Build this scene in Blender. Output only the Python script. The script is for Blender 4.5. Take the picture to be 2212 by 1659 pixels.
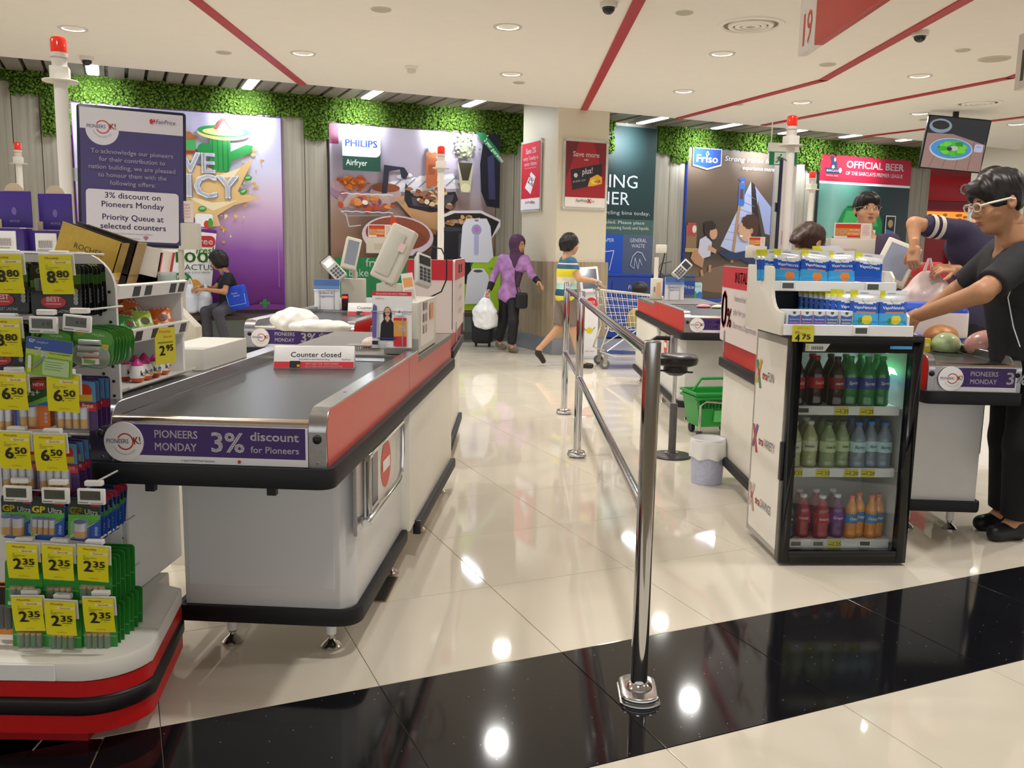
import bpy, bmesh, math, random
import numpy as np
from mathutils import Vector, Matrix, Euler
random.seed(7); rng = np.random.default_rng(7)
SC = bpy.context.scene
COL = SC.collection
for o in list(bpy.data.objects): bpy.data.objects.remove(o, do_unlink=True)

# ------------------------------------------------------------------ camera
cam = bpy.data.cameras.new('camera'); cam_o = bpy.data.objects.new('camera', cam); COL.objects.link(cam_o)
cam.sensor_width = 36.0; cam.lens = 36.0 * 1909.4 / 2212.0
cam.clip_start = 0.05; cam.clip_end = 100
_p, _r = 0.1497, 0.0173
_f = Vector((0, math.cos(_p), -math.sin(_p))); _u = Vector((0, math.sin(_p), math.cos(_p))); _x = Vector((1, 0, 0))
_x2 = math.cos(_r) * _x + math.sin(_r) * _u; _u2 = -math.sin(_r) * _x + math.cos(_r) * _u
mw = Matrix((_x2, _u2, -_f)).transposed().to_4x4(); mw.translation = (0, 0, 1.2722)
cam_o.matrix_world = mw
SC.camera = cam_o

# ------------------------------------------------------------------ world, exposure
W = bpy.data.worlds.new('store_ambient'); SC.world = W; W.use_nodes = True
W.node_tree.nodes['Background'].inputs[0].default_value = (1.0, 0.995, 0.985, 1)
W.node_tree.nodes['Background'].inputs[1].default_value = 1.12
SC.view_settings.view_transform = 'Standard'; SC.view_settings.look = 'None'
SC.view_settings.gamma = 1.0; SC.view_settings.exposure = 0.0; SC.view_settings.use_curve_mapping = False
DOWN_W = 17.0      # watts of each ceiling downlight
BATTEN_W = 10.0    # watts of each batten over the wall

# ------------------------------------------------------------------ materials
def lin(c):
    if isinstance(c, str):
        c = c.lstrip('#'); c = [int(c[i:i+2], 16) / 255 for i in (0, 2, 4)]
        return tuple(x / 12.92 if x <= 0.04045 else ((x + 0.055) / 1.055) ** 2.4 for x in c)
    return tuple(c)
_mc = {}
def mat(c, rough=0.5, metal=0.0, spec=0.5, emit=0.0, alpha=1.0, trans=0.0, noise=0.0, scale=60.0, bump=0.0, ior=1.45, coat=0.0, stretch=None):
    key = (str(c), rough, metal, spec, emit, alpha, trans, noise, scale, bump, coat, str(stretch))
    if key in _mc: return _mc[key]
    m = bpy.data.materials.new('surface_' + str(c).lstrip('#')[:10]); m.use_nodes = True
    nt = m.node_tree; b = nt.nodes['Principled BSDF']; L = lin(c)
    b.inputs['Base Color'].default_value = (*L, 1); b.inputs['Roughness'].default_value = rough
    b.inputs['Metallic'].default_value = metal; b.inputs['Specular IOR Level'].default_value = spec
    b.inputs['IOR'].default_value = ior; b.inputs['Alpha'].default_value = alpha
    b.inputs['Transmission Weight'].default_value = trans; b.inputs['Coat Weight'].default_value = coat
    if emit:
        b.inputs['Emission Color'].default_value = (*L, 1); b.inputs['Emission Strength'].default_value = emit
    if noise or bump:
        tc = nt.nodes.new('ShaderNodeTexCoord'); mp = nt.nodes.new('ShaderNodeMapping'); nz = nt.nodes.new('ShaderNodeTexNoise')
        nt.links.new(tc.outputs['Object'], mp.inputs[0]); nt.links.new(mp.outputs[0], nz.inputs['Vector'])
        if stretch: mp.inputs['Scale'].default_value = stretch
        nz.inputs['Scale'].default_value = scale; nz.inputs['Detail'].default_value = 4
        if noise:
            cr = nt.nodes.new('ShaderNodeValToRGB'); nt.links.new(nz.outputs['Fac'], cr.inputs[0])
            cr.color_ramp.elements[0].position = 0.3; cr.color_ramp.elements[1].position = 0.7
            cr.color_ramp.elements[0].color = (*[max(0, x * (1 - noise)) for x in L], 1)
            cr.color_ramp.elements[1].color = (*[min(1, x * (1 + noise)) for x in L], 1)
            nt.links.new(cr.outputs[0], b.inputs['Base Color'])
        if bump:
            bp = nt.nodes.new('ShaderNodeBump'); bp.inputs['Strength'].default_value = bump; bp.inputs['Distance'].default_value = 0.01
            nt.links.new(nz.outputs['Fac'], bp.inputs['Height']); nt.links.new(bp.outputs[0], b.inputs['Normal'])
    _mc[key] = m
    return m
def ramp_mat(name, stops, axis=2, rough=0.45, interp='LINEAR', wob=0.0):
    """stops: (position, colour) along an object axis in metres"""
    m = bpy.data.materials.new(name); m.use_nodes = True; nt = m.node_tree; b = nt.nodes['Principled BSDF']
    tc = nt.nodes.new('ShaderNodeTexCoord'); sp = nt.nodes.new('ShaderNodeSeparateXYZ'); mr = nt.nodes.new('ShaderNodeMapRange'); cr = nt.nodes.new('ShaderNodeValToRGB')
    a, z = stops[0][0], stops[-1][0]
    nt.links.new(tc.outputs['Object'], sp.inputs[0])
    src = sp.outputs[axis]
    if wob:
        nz = nt.nodes.new('ShaderNodeTexNoise'); nz.inputs['Scale'].default_value = 2.0
        nt.links.new(tc.outputs['Object'], nz.inputs['Vector'])
        ma = nt.nodes.new('ShaderNodeMath'); ma.operation = 'MULTIPLY_ADD'; ma.inputs[1].default_value = wob
        nt.links.new(nz.outputs['Fac'], ma.inputs[0]); nt.links.new(src, ma.inputs[2]); src = ma.outputs[0]
    nt.links.new(src, mr.inputs[0])
    mr.inputs[1].default_value = a; mr.inputs[2].default_value = z
    nt.links.new(mr.outputs[0], cr.inputs[0]); e = cr.color_ramp.elements; cr.color_ramp.interpolation = interp
    for i, (p, c) in enumerate(stops):
        el = e[0] if i == 0 else (e[1] if i == 1 else e.new(1.0))
        el.position = (p - a) / (z - a); el.color = (*lin(c), 1)
    nt.links.new(cr.outputs[0], b.inputs['Base Color']); b.inputs['Roughness'].default_value = rough
    return m
def pm(c): return mat(c, 0.42)
CHROME = mat((0.62, 0.62, 0.63), 0.08, 1.0)
STEEL = mat((0.50, 0.50, 0.52), 0.26, 1.0, noise=0.06, scale=90)
BRASSY = mat((0.55, 0.50, 0.42), 0.22, 1.0)
BLACK = mat('#16151a', 0.42, noise=0.12, scale=120)
RUBBER = mat('#121217', 0.55, noise=0.1, scale=150)
LAMW = mat('#ece8dc', 0.35, noise=0.015, scale=20)
LAMG = mat('#e3e2e0', 0.38, noise=0.015, scale=20)
REDP = mat('#c8251f', 0.35, noise=0.03, scale=30)
BEIGE = mat('#d8d2c2', 0.5, noise=0.02, scale=40)
WHITE = mat('#f2f1ee', 0.45, noise=0.012, scale=40)

# ------------------------------------------------------------------ mesh builder
class MB:
    def __init__(s): s.v = []; s.f = []; s.mi = []; s.cur = 0
    def add(s, vs, fs):
        n = len(s.v); s.v += [tuple(map(float, q)) for q in vs]; s.f += [tuple(i + n for i in f) for f in fs]; s.mi += [s.cur] * len(fs); return s
    def use(s, i): s.cur = i; return s
    def box(s, x0, y0, z0, x1, y1, z1):
        return s.add([(x0,y0,z0),(x1,y0,z0),(x1,y1,z0),(x0,y1,z0),(x0,y0,z1),(x1,y0,z1),(x1,y1,z1),(x0,y1,z1)],
                     [(0,3,2,1),(4,5,6,7),(0,1,5,4),(1,2,6,5),(2,3,7,6),(3,0,4,7)])
    def obox(s, c, h, R=None):
        R = R or Matrix.Identity(3); c = Vector(c)
        vs = [c + R @ Vector((sx*h[0], sy*h[1], sz*h[2])) for sz in (-1,1) for sx, sy in ((-1,-1),(1,-1),(1,1),(-1,1))]
        return s.add(vs, [(0,3,2,1),(4,5,6,7),(0,1,5,4),(1,2,6,5),(2,3,7,6),(3,0,4,7)])
    def cyl(s, a, b, r, r2=None, n=16, caps=True):
        a = Vector(a); b = Vector(b); r2 = r if r2 is None else r2; d = (b - a).normalized()
        t = Vector((1,0,0)) if abs(d.x) < 0.8 else Vector((0,1,0)); e1 = d.cross(t).normalized(); e2 = d.cross(e1)
        vs = []
        for k in range(n):
            w = 2*math.pi*k/n; q = e1*math.cos(w) + e2*math.sin(w); vs += [a + q*r, b + q*r2]
        fs = [(2*k, 2*k+1, 2*((k+1)%n)+1, 2*((k+1)%n)) for k in range(n)]
        if caps: fs += [tuple(2*k for k in range(n)), tuple(2*k+1 for k in reversed(range(n)))]
        return s.add(vs, fs)
    def tube(s, path, r, n=8, closed=False, caps=True):
        P = [Vector(p) for p in path]; m = len(P); rr = r if isinstance(r, (list, tuple)) else [r]*m
        up = None; vs = []
        for i in range(m):
            a = P[i-1] if (i > 0 or closed) else P[i]; b = P[(i+1) % m] if (i < m-1 or closed) else P[i]
            d = (b - a).normalized() if (b - a).length > 1e-9 else Vector((0,0,1))
            if up is None: up = Vector((0,0,1)) if abs(d.z) < 0.9 else Vector((1,0,0))
            e1 = d.cross(up)
            if e1.length < 1e-6: e1 = d.cross(Vector((0.3,0.8,0.1)))
            e1.normalize(); e2 = e1.cross(d).normalized(); up = e2
            for k in range(n):
                w = 2*math.pi*k/n; vs.append(P[i] + (e1*math.cos(w) + e2*math.sin(w))*rr[i])
        fs = []
        for i in range(m if closed else m-1):
            j = (i+1) % m
            for k in range(n): fs.append((i*n+k, i*n+(k+1)%n, j*n+(k+1)%n, j*n+k))
        if caps and not closed: fs += [tuple(reversed(range(n))), tuple((m-1)*n+k for k in range(n))]
        return s.add(vs, fs)
    def lathe(s, prof, n=24, c=(0,0,0), axis='z', capb=True, capt=True):
        vs = []; m = len(prof)
        for r, h in prof:
            for k in range(n):
                w = 2*math.pi*k/n; x, y = r*math.cos(w), r*math.sin(w)
                q = (x, y, h) if axis == 'z' else ((x, h, y) if axis == 'y' else (h, x, y))
                vs.append((c[0]+q[0], c[1]+q[1], c[2]+q[2]))
        fs = [(i*n+k, i*n+(k+1)%n, (i+1)*n+(k+1)%n, (i+1)*n+k) for i in range(m-1) for k in range(n)]
        if capb: fs.append(tuple(reversed(range(n))))
        if capt: fs.append(tuple((m-1)*n+k for k in range(n)))
        return s.add(vs, fs)
    def prism(s, pts, a, b, axis='z'):
        """2D polygon extruded: z -> (x,y), y -> (x,z), x -> (y,z)"""
        n = len(pts)
        f = {'z': lambda p, h: (p[0], p[1], h), 'y': lambda p, h: (p[0], h, p[1]), 'x': lambda p, h: (h, p[0], p[1])}[axis]
        vs = [f(p, a) for p in pts] + [f(p, b) for p in pts]
        return s.add(vs, [tuple(range(n)), tuple(n+k for k in reversed(range(n)))] + [(k, k+n, (k+1)%n+n, (k+1)%n) for k in range(n)])
    def ell(s, c, r, n=16, m=10, R=None):
        R = R or Matrix.Identity(3); c = Vector(c); vs = []; fs = []
        for i in range(m+1):
            th = math.pi*i/m
            for k in range(n):
                ph = 2*math.pi*k/n; vs.append(c + R @ Vector((r[0]*math.sin(th)*math.cos(ph), r[1]*math.sin(th)*math.sin(ph), r[2]*math.cos(th))))
        for i in range(m):
            for k in range(n): fs.append((i*n+k, (i+1)*n+k, (i+1)*n+(k+1)%n, i*n+(k+1)%n))
        return s.add(vs, fs)
    def surf(s, fn, nu, nv, close_u=False):
        vs = [fn(i/nu, j/nv) for j in range(nv+1) for i in range(nu+1)]
        w = nu+1
        return s.add(vs, [(j*w+i, j*w+i+1, (j+1)*w+i+1, (j+1)*w+i) for j in range(nv) for i in range(nu)])
    def build(s, name, mats, parent=None, bevel=0.0, seg=2, smooth=35, loc=None, rot=None, weld=True):
        me = bpy.data.meshes.new(name); me.from_pydata(s.v, [], s.f)
        mats = mats if isinstance(mats, (list, tuple)) else [mats]
        for m in mats: me.materials.append(m)
        if len(mats) > 1: me.polygons.foreach_set('material_index', [min(i, len(mats)-1) for i in s.mi])
        bm = bmesh.new(); bm.from_mesh(me)
        if weld: bmesh.ops.remove_doubles(bm, verts=bm.verts, dist=1e-6)
        bmesh.ops.recalc_face_normals(bm, faces=bm.faces)
        if bevel:
            es = [e for e in bm.edges if len(e.link_faces) == 2 and e.calc_face_angle(0) > 0.5]
            bmesh.ops.bevel(bm, geom=es, offset=bevel, segments=seg, profile=0.5, affect='EDGES', clamp_overlap=True)
        bm.to_mesh(me); bm.free()
        if smooth:
            me.polygons.foreach_set('use_smooth', [True]*len(me.polygons)); me.set_sharp_from_angle(angle=math.radians(smooth))
        return link(name, me, parent, loc, rot)
def link(name, me, parent=None, loc=None, rot=None):
    o = bpy.data.objects.new(name, me); COL.objects.link(o)
    if parent: o.parent = parent
    if loc is not None: o.location = loc
    if rot is not None: o.rotation_euler = rot
    return o
def tag(o, label=None, cat=None, group=None, kind=None):
    if label: o['label'] = label
    if cat: o['category'] = cat
    if group: o['group'] = group
    if kind: o['kind'] = kind
    return o
def thing(name, label, cat, loc=(0,0,0), rz=0.0, group=None, rot=None):
    o = bpy.data.objects.new(name, None); COL.objects.link(o); o.empty_display_size = 0.05
    o.location = loc; o.rotation_euler = rot if rot is not None else (0, 0, rz)
    return tag(o, label, cat, group)
def struct(name, loc=(0,0,0), rz=0.0):
    o = bpy.data.objects.new(name, None); COL.objects.link(o); o.location = loc; o.rotation_euler = (0,0,rz); o['kind'] = 'structure'; return o
def copy_tree(o, parent=None, label=None, loc=None, rot=None):
    c = o.copy(); COL.objects.link(c); c.parent = parent
    if label: c['label'] = label
    if loc is not None: c.location = loc
    if rot is not None: c.rotation_euler = rot
    for ch in list(o.children): copy_tree(ch, c)
    return c
D = math.radians
def rrect(x0, y0, x1, y1, r, n=5):
    P = []
    for cx, cy, a in ((x1-r, y1-r, 0), (x0+r, y1-r, 90), (x0+r, y0+r, 180), (x1-r, y0+r, 270)):
        for k in range(n+1):
            w = D(a + 90*k/n); P.append((cx + r*math.cos(w), cy + r*math.sin(w)))
    return P

# ------------------------------------------------------------------ flat print (lettering, logos, pictures)
_tc = {}
def glyphs(txt, bold=0.0):
    k = (txt, bold)
    if k not in _tc:
        cu = bpy.data.curves.new('t', 'FONT'); cu.body = txt; cu.size = 1.0; cu.resolution_u = 2; cu.offset = bold; cu.fill_mode = 'FRONT'
        ob = bpy.data.objects.new('t', cu); me = ob.to_mesh()
        vs = [(v.co.x, v.co.y) for v in me.vertices]; fs = [tuple(p.vertices) for p in me.polygons]
        ob.to_mesh_clear(); bpy.data.objects.remove(ob); bpy.data.curves.remove(cu)
        _tc[k] = (vs, fs)
    return _tc[k]
class Pr:
    def __init__(s, step=0.0004): s.v = []; s.f = []; s.mi = []; s.cols = []; s.z = 0.0; s.step = step
    def _c(s, c):
        if c not in s.cols: s.cols.append(c)
        return s.cols.index(c)
    def raw(s, vs, fs, c):
        s.z += s.step; n = len(s.v); s.v += [(x, y, s.z) for x, y in vs]; s.f += [tuple(i+n for i in f) for f in fs]; s.mi += [s._c(c)]*len(fs); return s
    def poly(s, pts, c): return s.raw(pts, [tuple(range(len(pts)))], c)
    def rect(s, x0, y0, x1, y1, c): return s.poly([(x0,y0),(x1,y0),(x1,y1),(x0,y1)], c)
    def rr(s, x0, y0, x1, y1, r, c): return s.poly(rrect(x0, y0, x1, y1, r), c)
    def ell(s, cx, cy, rx, ry, c, n=28, rot=0.0, a0=0, a1=360):
        P = []; full = (a1-a0) >= 360
        for k in range(n if full else n+1):
            w = D(a0 + (a1-a0)*k/n); x, y = rx*math.cos(w), ry*math.sin(w); P.append((cx + x*math.cos(rot) - y*math.sin(rot), cy + x*math.sin(rot) + y*math.cos(rot)))
        return s.poly(P, c)
    def ring(s, cx, cy, r0, r1, c, a0=0, a1=360, n=36, sy=1.0):
        P = []
        for k in range(n+1):
            w = D(a0 + (a1-a0)*k/n); P += [(cx + r0*math.cos(w), cy + sy*r0*math.sin(w)), (cx + r1*math.cos(w), cy + sy*r1*math.sin(w))]
        return s.raw(P, [(2*k, 2*k+1, 2*k+3, 2*k+2) for k in range(n)], c)
    def line(s, pts, w, c):
        for (x0,y0),(x1,y1) in zip(pts, pts[1:]):
            d = math.hypot(x1-x0, y1-y0) or 1; nx, ny = -(y1-y0)/d*w/2, (x1-x0)/d*w/2
            s.poly([(x0+nx,y0+ny),(x0-nx,y0-ny),(x1-nx,y1-ny),(x1+nx,y1+ny)], c)
        return s
    def text(s, t, x, y, h, c, al='c', w=None, bold=0.0, rot=0.0, shear=0.0):
        """cap height h, baseline at y; w forces the width"""
        vs, fs = glyphs(t)
        if not vs: return s
        xs = [q[0] for q in vs]; x0, x1 = min(xs), max(xs); k = h / 0.69
        kx = w/(x1-x0) if w else k
        off = {'c': -(x0+x1)/2, 'l': -x0, 'r': -x1}[al]
        o = []
        for px, py in vs:
            X, Y = (px+off)*kx, py*k; X += shear*Y
            o.append((x + X*math.cos(rot) - Y*math.sin(rot), y + X*math.sin(rot) + Y*math.cos(rot)))
        if bold:
            e = bold*k*0.9; n = len(o); o = [(x_+dx, y_+dy) for dx, dy in ((-e,-e*0.5),(e,-e*0.5),(-e,e*0.5),(e,e*0.5)) for x_, y_ in o]; fs = [tuple(i+n*j for i in f) for j in range(4) for f in fs]
        return s.raw(o, fs, c)
    def build(s, name, parent, mapf=None, loc=None, rot=None, mats=None):
        mapf = mapf or (lambda x, y, z: (x, -z, y))
        me = bpy.data.meshes.new(name); me.from_pydata([mapf(*q) for q in s.v], [], s.f)
        for c in s.cols: me.materials.append((mats or {}).get(c) or pm(c))
        me.polygons.foreach_set('material_index', s.mi)
        return link(name, me, parent, loc, rot)

# ------------------------------------------------------------------ signed distance modelling for soft shapes
def sd_cap(P, a, b, r0, r1=None):
    r1 = r0 if r1 is None else r1; a = np.array(a, float); b = np.array(b, float); d = b - a; L = d @ d + 1e-12
    t = np.clip(((P - a) @ d) / L, 0, 1); q = P - a - t[..., None]*d
    return np.sqrt((q*q).sum(-1)) - (r0 + (r1-r0)*t)
def sd_ell(P, c, r, R=None):
    q = P - np.array(c, float)
    if R is not None: q = q @ np.array(R, float)
    r = np.array(r, float); k0 = np.sqrt(((q/r)**2).sum(-1)); k1 = np.sqrt(((q/(r*r))**2).sum(-1)) + 1e-9
    return k0*(k0-1)/k1
def sd_box(P, c, h, rr=0.0, R=None):
    q = P - np.array(c, float)
    if R is not None: q = q @ np.array(R, float)
    q = np.abs(q) - (np.array(h, float) - rr)
    return np.sqrt((np.maximum(q, 0)**2).sum(-1)) + np.minimum(q.max(-1), 0) - rr
def smin(a, b, k):
    if k <= 0: return np.minimum(a, b)
    h = np.clip(0.5 + 0.5*(b-a)/k, 0, 1); return b*(1-h) + a*h - k*h*(1-h)
def smax(a, b, k): return -smin(-a, -b, k)
def wave_noise(P, s, seed=0):
    r = np.random.default_rng(seed); o = 0
    for _ in range(5):
        d = r.normal(size=3); d /= np.linalg.norm(d); o = o + np.sin(P @ (d*s*r.uniform(0.6, 1.6)) + r.uniform(0, 6.28))
    return o/5
def nets(fn, lo, hi, h):
    lo = np.array(lo, float); hi = np.array(hi, float); n = np.maximum(np.ceil((hi-lo)/h).astype(int), 3) + 1
    ax = [lo[i] + h*np.arange(n[i]) for i in range(3)]
    P = np.stack(np.meshgrid(*ax, indexing='ij'), -1); F = fn(P); S = F < 0
    acc = np.zeros((n[0]-1, n[1]-1, n[2]-1, 3)); cnt = np.zeros((n[0]-1, n[1]-1, n[2]-1))
    sl = lambda o: tuple(slice(o[i], o[i] + n[i]-1) for i in range(3))
    for a in range(3):
        b, c = [(1,2),(0,2),(0,1)][a]
        for ob in (0,1):
            for oc in (0,1):
                o0 = [0,0,0]; o0[b] = ob; o0[c] = oc; o1 = list(o0); o1[a] = 1
                f0 = F[sl(o0)]; f1 = F[sl(o1)]; m = S[sl(o0)] != S[sl(o1)]
                t = np.where(m, f0/np.where(m, f0-f1, 1), 0)
                q = np.zeros(acc.shape); q[..., a] = t; q[..., b] = ob; q[..., c] = oc
                acc += q*m[..., None]; cnt += m
    act = cnt > 0; idx = -np.ones(cnt.shape, int); ij = np.argwhere(act); idx[act] = np.arange(len(ij))
    V = lo + h*(ij + acc[act]/cnt[act][:, None])
    Q = []
    for a in range(3):
        b, c = [(1,2),(2,0),(0,1)][a]
        s0 = [slice(None)]*3; s1 = [slice(None)]*3; s0[a] = slice(0, -1); s1[a] = slice(1, None)
        ch = S[tuple(s0)] != S[tuple(s1)]; e = np.argwhere(ch)
        e = e[(e[:, b] > 0) & (e[:, c] > 0) & (e[:, b] < n[b]-1) & (e[:, c] < n[c]-1)]
        if not len(e): continue
        ins = S[tuple(e.T)]
        def g(db, dc):
            k = e.copy(); k[:, b] -= db; k[:, c] -= dc; return idx[tuple(k.T)]
        q = np.stack([g(1,1), g(0,1), g(0,0), g(1,0)], 1)
        q = np.where(ins[:, None], q, q[:, ::-1]); Q.append(q)
    return V, (np.concatenate(Q) if Q else np.zeros((0,4), int))
def sdf_obj(name, fn, lo, hi, h, m, parent=None, loc=None, rot=None):
    V, Q = nets(fn, lo, hi, h); return raw_obj(name, [(V, Q)], m, parent, loc, rot)
def raw_obj(name, VQ, m, parent=None, loc=None, rot=None):
    vs = []; fs = []; n = 0
    for V, Q in VQ:
        vs.append(np.asarray(V, float)); fs.append(np.asarray(Q, int) + n); n += len(V)
    V = np.concatenate(vs); Q = np.concatenate(fs)
    me = bpy.data.meshes.new(name); me.vertices.add(len(V)); me.vertices.foreach_set('co', V.astype(np.float32).ravel())
    me.loops.add(Q.size); me.loops.foreach_set('vertex_index', Q.astype(np.int32).ravel())
    me.polygons.add(len(Q)); me.polygons.foreach_set('loop_start', np.arange(0, Q.size, Q.shape[1], dtype=np.int32)); me.polygons.foreach_set('loop_total', np.full(len(Q), Q.shape[1], np.int32))
    me.update(calc_edges=True); me.validate(); me.polygons.foreach_set('use_smooth', [True]*len(me.polygons))
    me.materials.append(m)
    return link(name, me, parent, loc, rot)
# ================================================================== THE SETTING
WA = D(24.0); WO = (0.016, 13.062, 0.0); CH = 2.978
# ---- lamps of the ceiling
lamp_disc = mat((1.0, 0.93, 0.82), 0.5, emit=9.0)
def area(name, parent, loc, rot, w, sx, sy=None, col=(1, 0.975, 0.935), shape='DISK', spread=180):
    l = bpy.data.lights.new(name, 'AREA'); l.energy = w; l.color = col; l.shape = shape; l.size = sx
    if sy: l.size_y = sy
    l.spread = D(spread); o = bpy.data.objects.new(name, l); COL.objects.link(o); o.parent = parent; o.location = loc; o.rotation_euler = rot; return o
def downlight():
    t = thing('ceiling_downlight', '', 'downlight', (0, 0, CH))
    MB().lathe([(0.085,-0.004),(0.112,-0.006),(0.115,0.0),(0.115,0.004)], 32, capb=False, capt=False).build('trim_ring', mat('#d9d4c8', 0.4), t)
    MB().lathe([(0.086,-0.004),(0.084,0.02),(0.0,0.022)], 32, capb=False, capt=False).build('lamp_face', lamp_disc, t)
    area('lamp_bulb', t, (0,0,-0.012), (0,0,0), DOWN_W, 0.16, spread=145)
    return t
DL = [(-0.08,7.15,'round lit downlight high above the aisle, nearer of the two in line'), (-0.06,8.99,'round lit downlight above the aisle, just in front of the square pillar'),
      (-1.91,8.215,'round lit downlight right of the left red ceiling stripe'), (-3.58,7.45,'lit downlight above the blue offers board at the far left'),
      (1.77,9.753,'lit downlight between the aisle stripe and the kinked red stripe, farther one'), (1.758,7.946,'lit downlight just beyond the round ceiling air diffuser'),
      (3.205,10.314,'lit downlight above the red warning beacon behind the cough sweets'), (3.82,8.741,'lit downlight on the right below the dome camera'),
      (4.82,10.946,'lit downlight just left of the hanging screen mount'), (6.37,11.655,'lit downlight at the right edge beyond the hanging screen')]
d0 = downlight(); first = True
for x, y, lb in DL:
    if first: d0.location = (x, y, CH); d0['label'] = lb; first = False
    else: copy_tree(d0, label=lb, loc=(x, y, CH))
for i, (x, y) in enumerate([(-3.6,5.6),(-1.9,4.5),(-0.08,5.3),(1.76,6.1 - 1.0),(3.82,6.9 - 0.6),(-3.6,3.6),(-1.9,2.6),(0.3,2.2),(1.9,3.1),(3.8,4.3),(5.6,6.4),(5.6,3.4),(-5.6,5.6),(-5.6,2.4)]):
    copy_tree(d0, label='ceiling downlight of the shop floor outside the picture', loc=(x, y, CH))
for o in bpy.data.objects:
    if o.get('category') == 'downlight': o['group'] = 'ceiling downlights'

# ---- ceiling
def edge_y(x): return 10.801 + (x - 0.112)*math.tan(D(24.3))
ceil = struct('ceiling')
CEILM = mat('#f6f1e8', 0.8, noise=0.008, scale=8)
MB().prism([(-14,-6),(16,-6),(16,edge_y(16)),(-14,edge_y(-14))], CH, CH+0.25).build('ceiling_board', CEILM, ceil)
# red stripes (raised strips on the ceiling)
def strip(n, pts, w=0.085):
    t = MB()
    for (x0,y0),(x1,y1) in zip(pts, pts[1:]):
        d = math.hypot(x1-x0, y1-y0); nx, ny = -(y1-y0)/d*w/2, (x1-x0)/d*w/2; ex, ey = (x1-x0)/d*0.02, (y1-y0)/d*0.02
        t.prism([(x0+nx-ex,y0+ny-ey),(x0-nx-ex,y0-ny-ey),(x1-nx+ex,y1-ny+ey),(x1+nx+ex,y1+ny+ey)], CH-0.012, CH+0.001)
    o = t.build('trim_%d' % n, mat('#b3272c', 0.45, noise=0.03)); o['kind'] = 'structure'
strip(1, [(-2.25,-4),(-2.27,9.72)]); strip(2, [(0.83,-4),(0.815,11.06)])
strip(3, [(2.93,-4),(2.99,9.0),(2.07,11.62)]); strip(4, [(4.70,-4),(4.67,8.73),(3.28,12.1)]); strip(5, [(6.6,-4),(6.5,10.4),(5.0,13.0)])
# recess over the wall: boards running towards the wall
rec = struct('ceiling_recess', WO, WA)
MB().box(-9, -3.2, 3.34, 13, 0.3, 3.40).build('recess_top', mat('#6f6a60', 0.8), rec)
sl = MB().box(-0.085, -3.0, 0, 0.085, -0.02, 0.10); slo = sl.build('ceiling_slat', mat('#8f8879', 0.6, noise=0.12, scale=9, stretch=(8,0.6,8)), rec, bevel=0.004, seg=1)
slo.location = (-8.6, 0, 3.20)
for k in range(1, 83): copy_tree(slo, rec, loc=(-8.6 + 0.21*k, 0, 3.20 + (0.0 if k % 3 else 0.012)))
# battens
bat_m = mat((0.90, 0.95, 1.0), 0.5, emit=16.0)
BT = [(-4.62,10.0),(-3.12,10.75),(-1.78,11.3),(-0.53,11.78),(1.94,13.07),(3.12,13.48),(4.26,13.92),(5.32,14.23),(6.35,14.52)]
BL = ['lit cool white lamp over the wall, leftmost behind the tall beacon pole','lit cool white lamp over the juice poster','lit cool white lamp over the left half of the fryer poster','lit cool white lamp over the right end of the fryer poster',
      'cool white tube light over the green recycling panel','cool white tube light over the camping poster','cool white tube light just right of the near red beacon','cool white tube light over the beer poster','cool white tube light touching the hanging screen']
def batten():
    t = thing('batten_light', '', 'light', (0,0,3.15), WA, 'tube lights over the wall')
    MB().box(-0.07,-0.36,0.0,0.07,0.36,0.05).build('housing', mat('#c9cbcd', 0.4), t, bevel=0.006)
    MB().box(-0.055,-0.34,-0.012,0.055,0.34,0.0).build('lamp_tube', bat_m, t, bevel=0.004)
    area('lamp_glow', t, (0,-0.05,-0.03), (D(84),0,0), BATTEN_W, 0.10, 0.6, (0.88,0.94,1.0), 'RECTANGLE', 58); area('lamp_spill', t, (0,0.0,-0.025), (0,0,0), BATTEN_W*1.2, 0.10, 0.6, (0.86,0.93,1.0), 'RECTANGLE', 180)
    return t
b0 = None
for (x, y), lb in zip(BT, BL):
    if b0 is None: b0 = batten(); b0.location = (x, y, 3.15); b0['label'] = lb
    else: copy_tree(b0, label=lb, loc=(x, y, 3.15))

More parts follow.
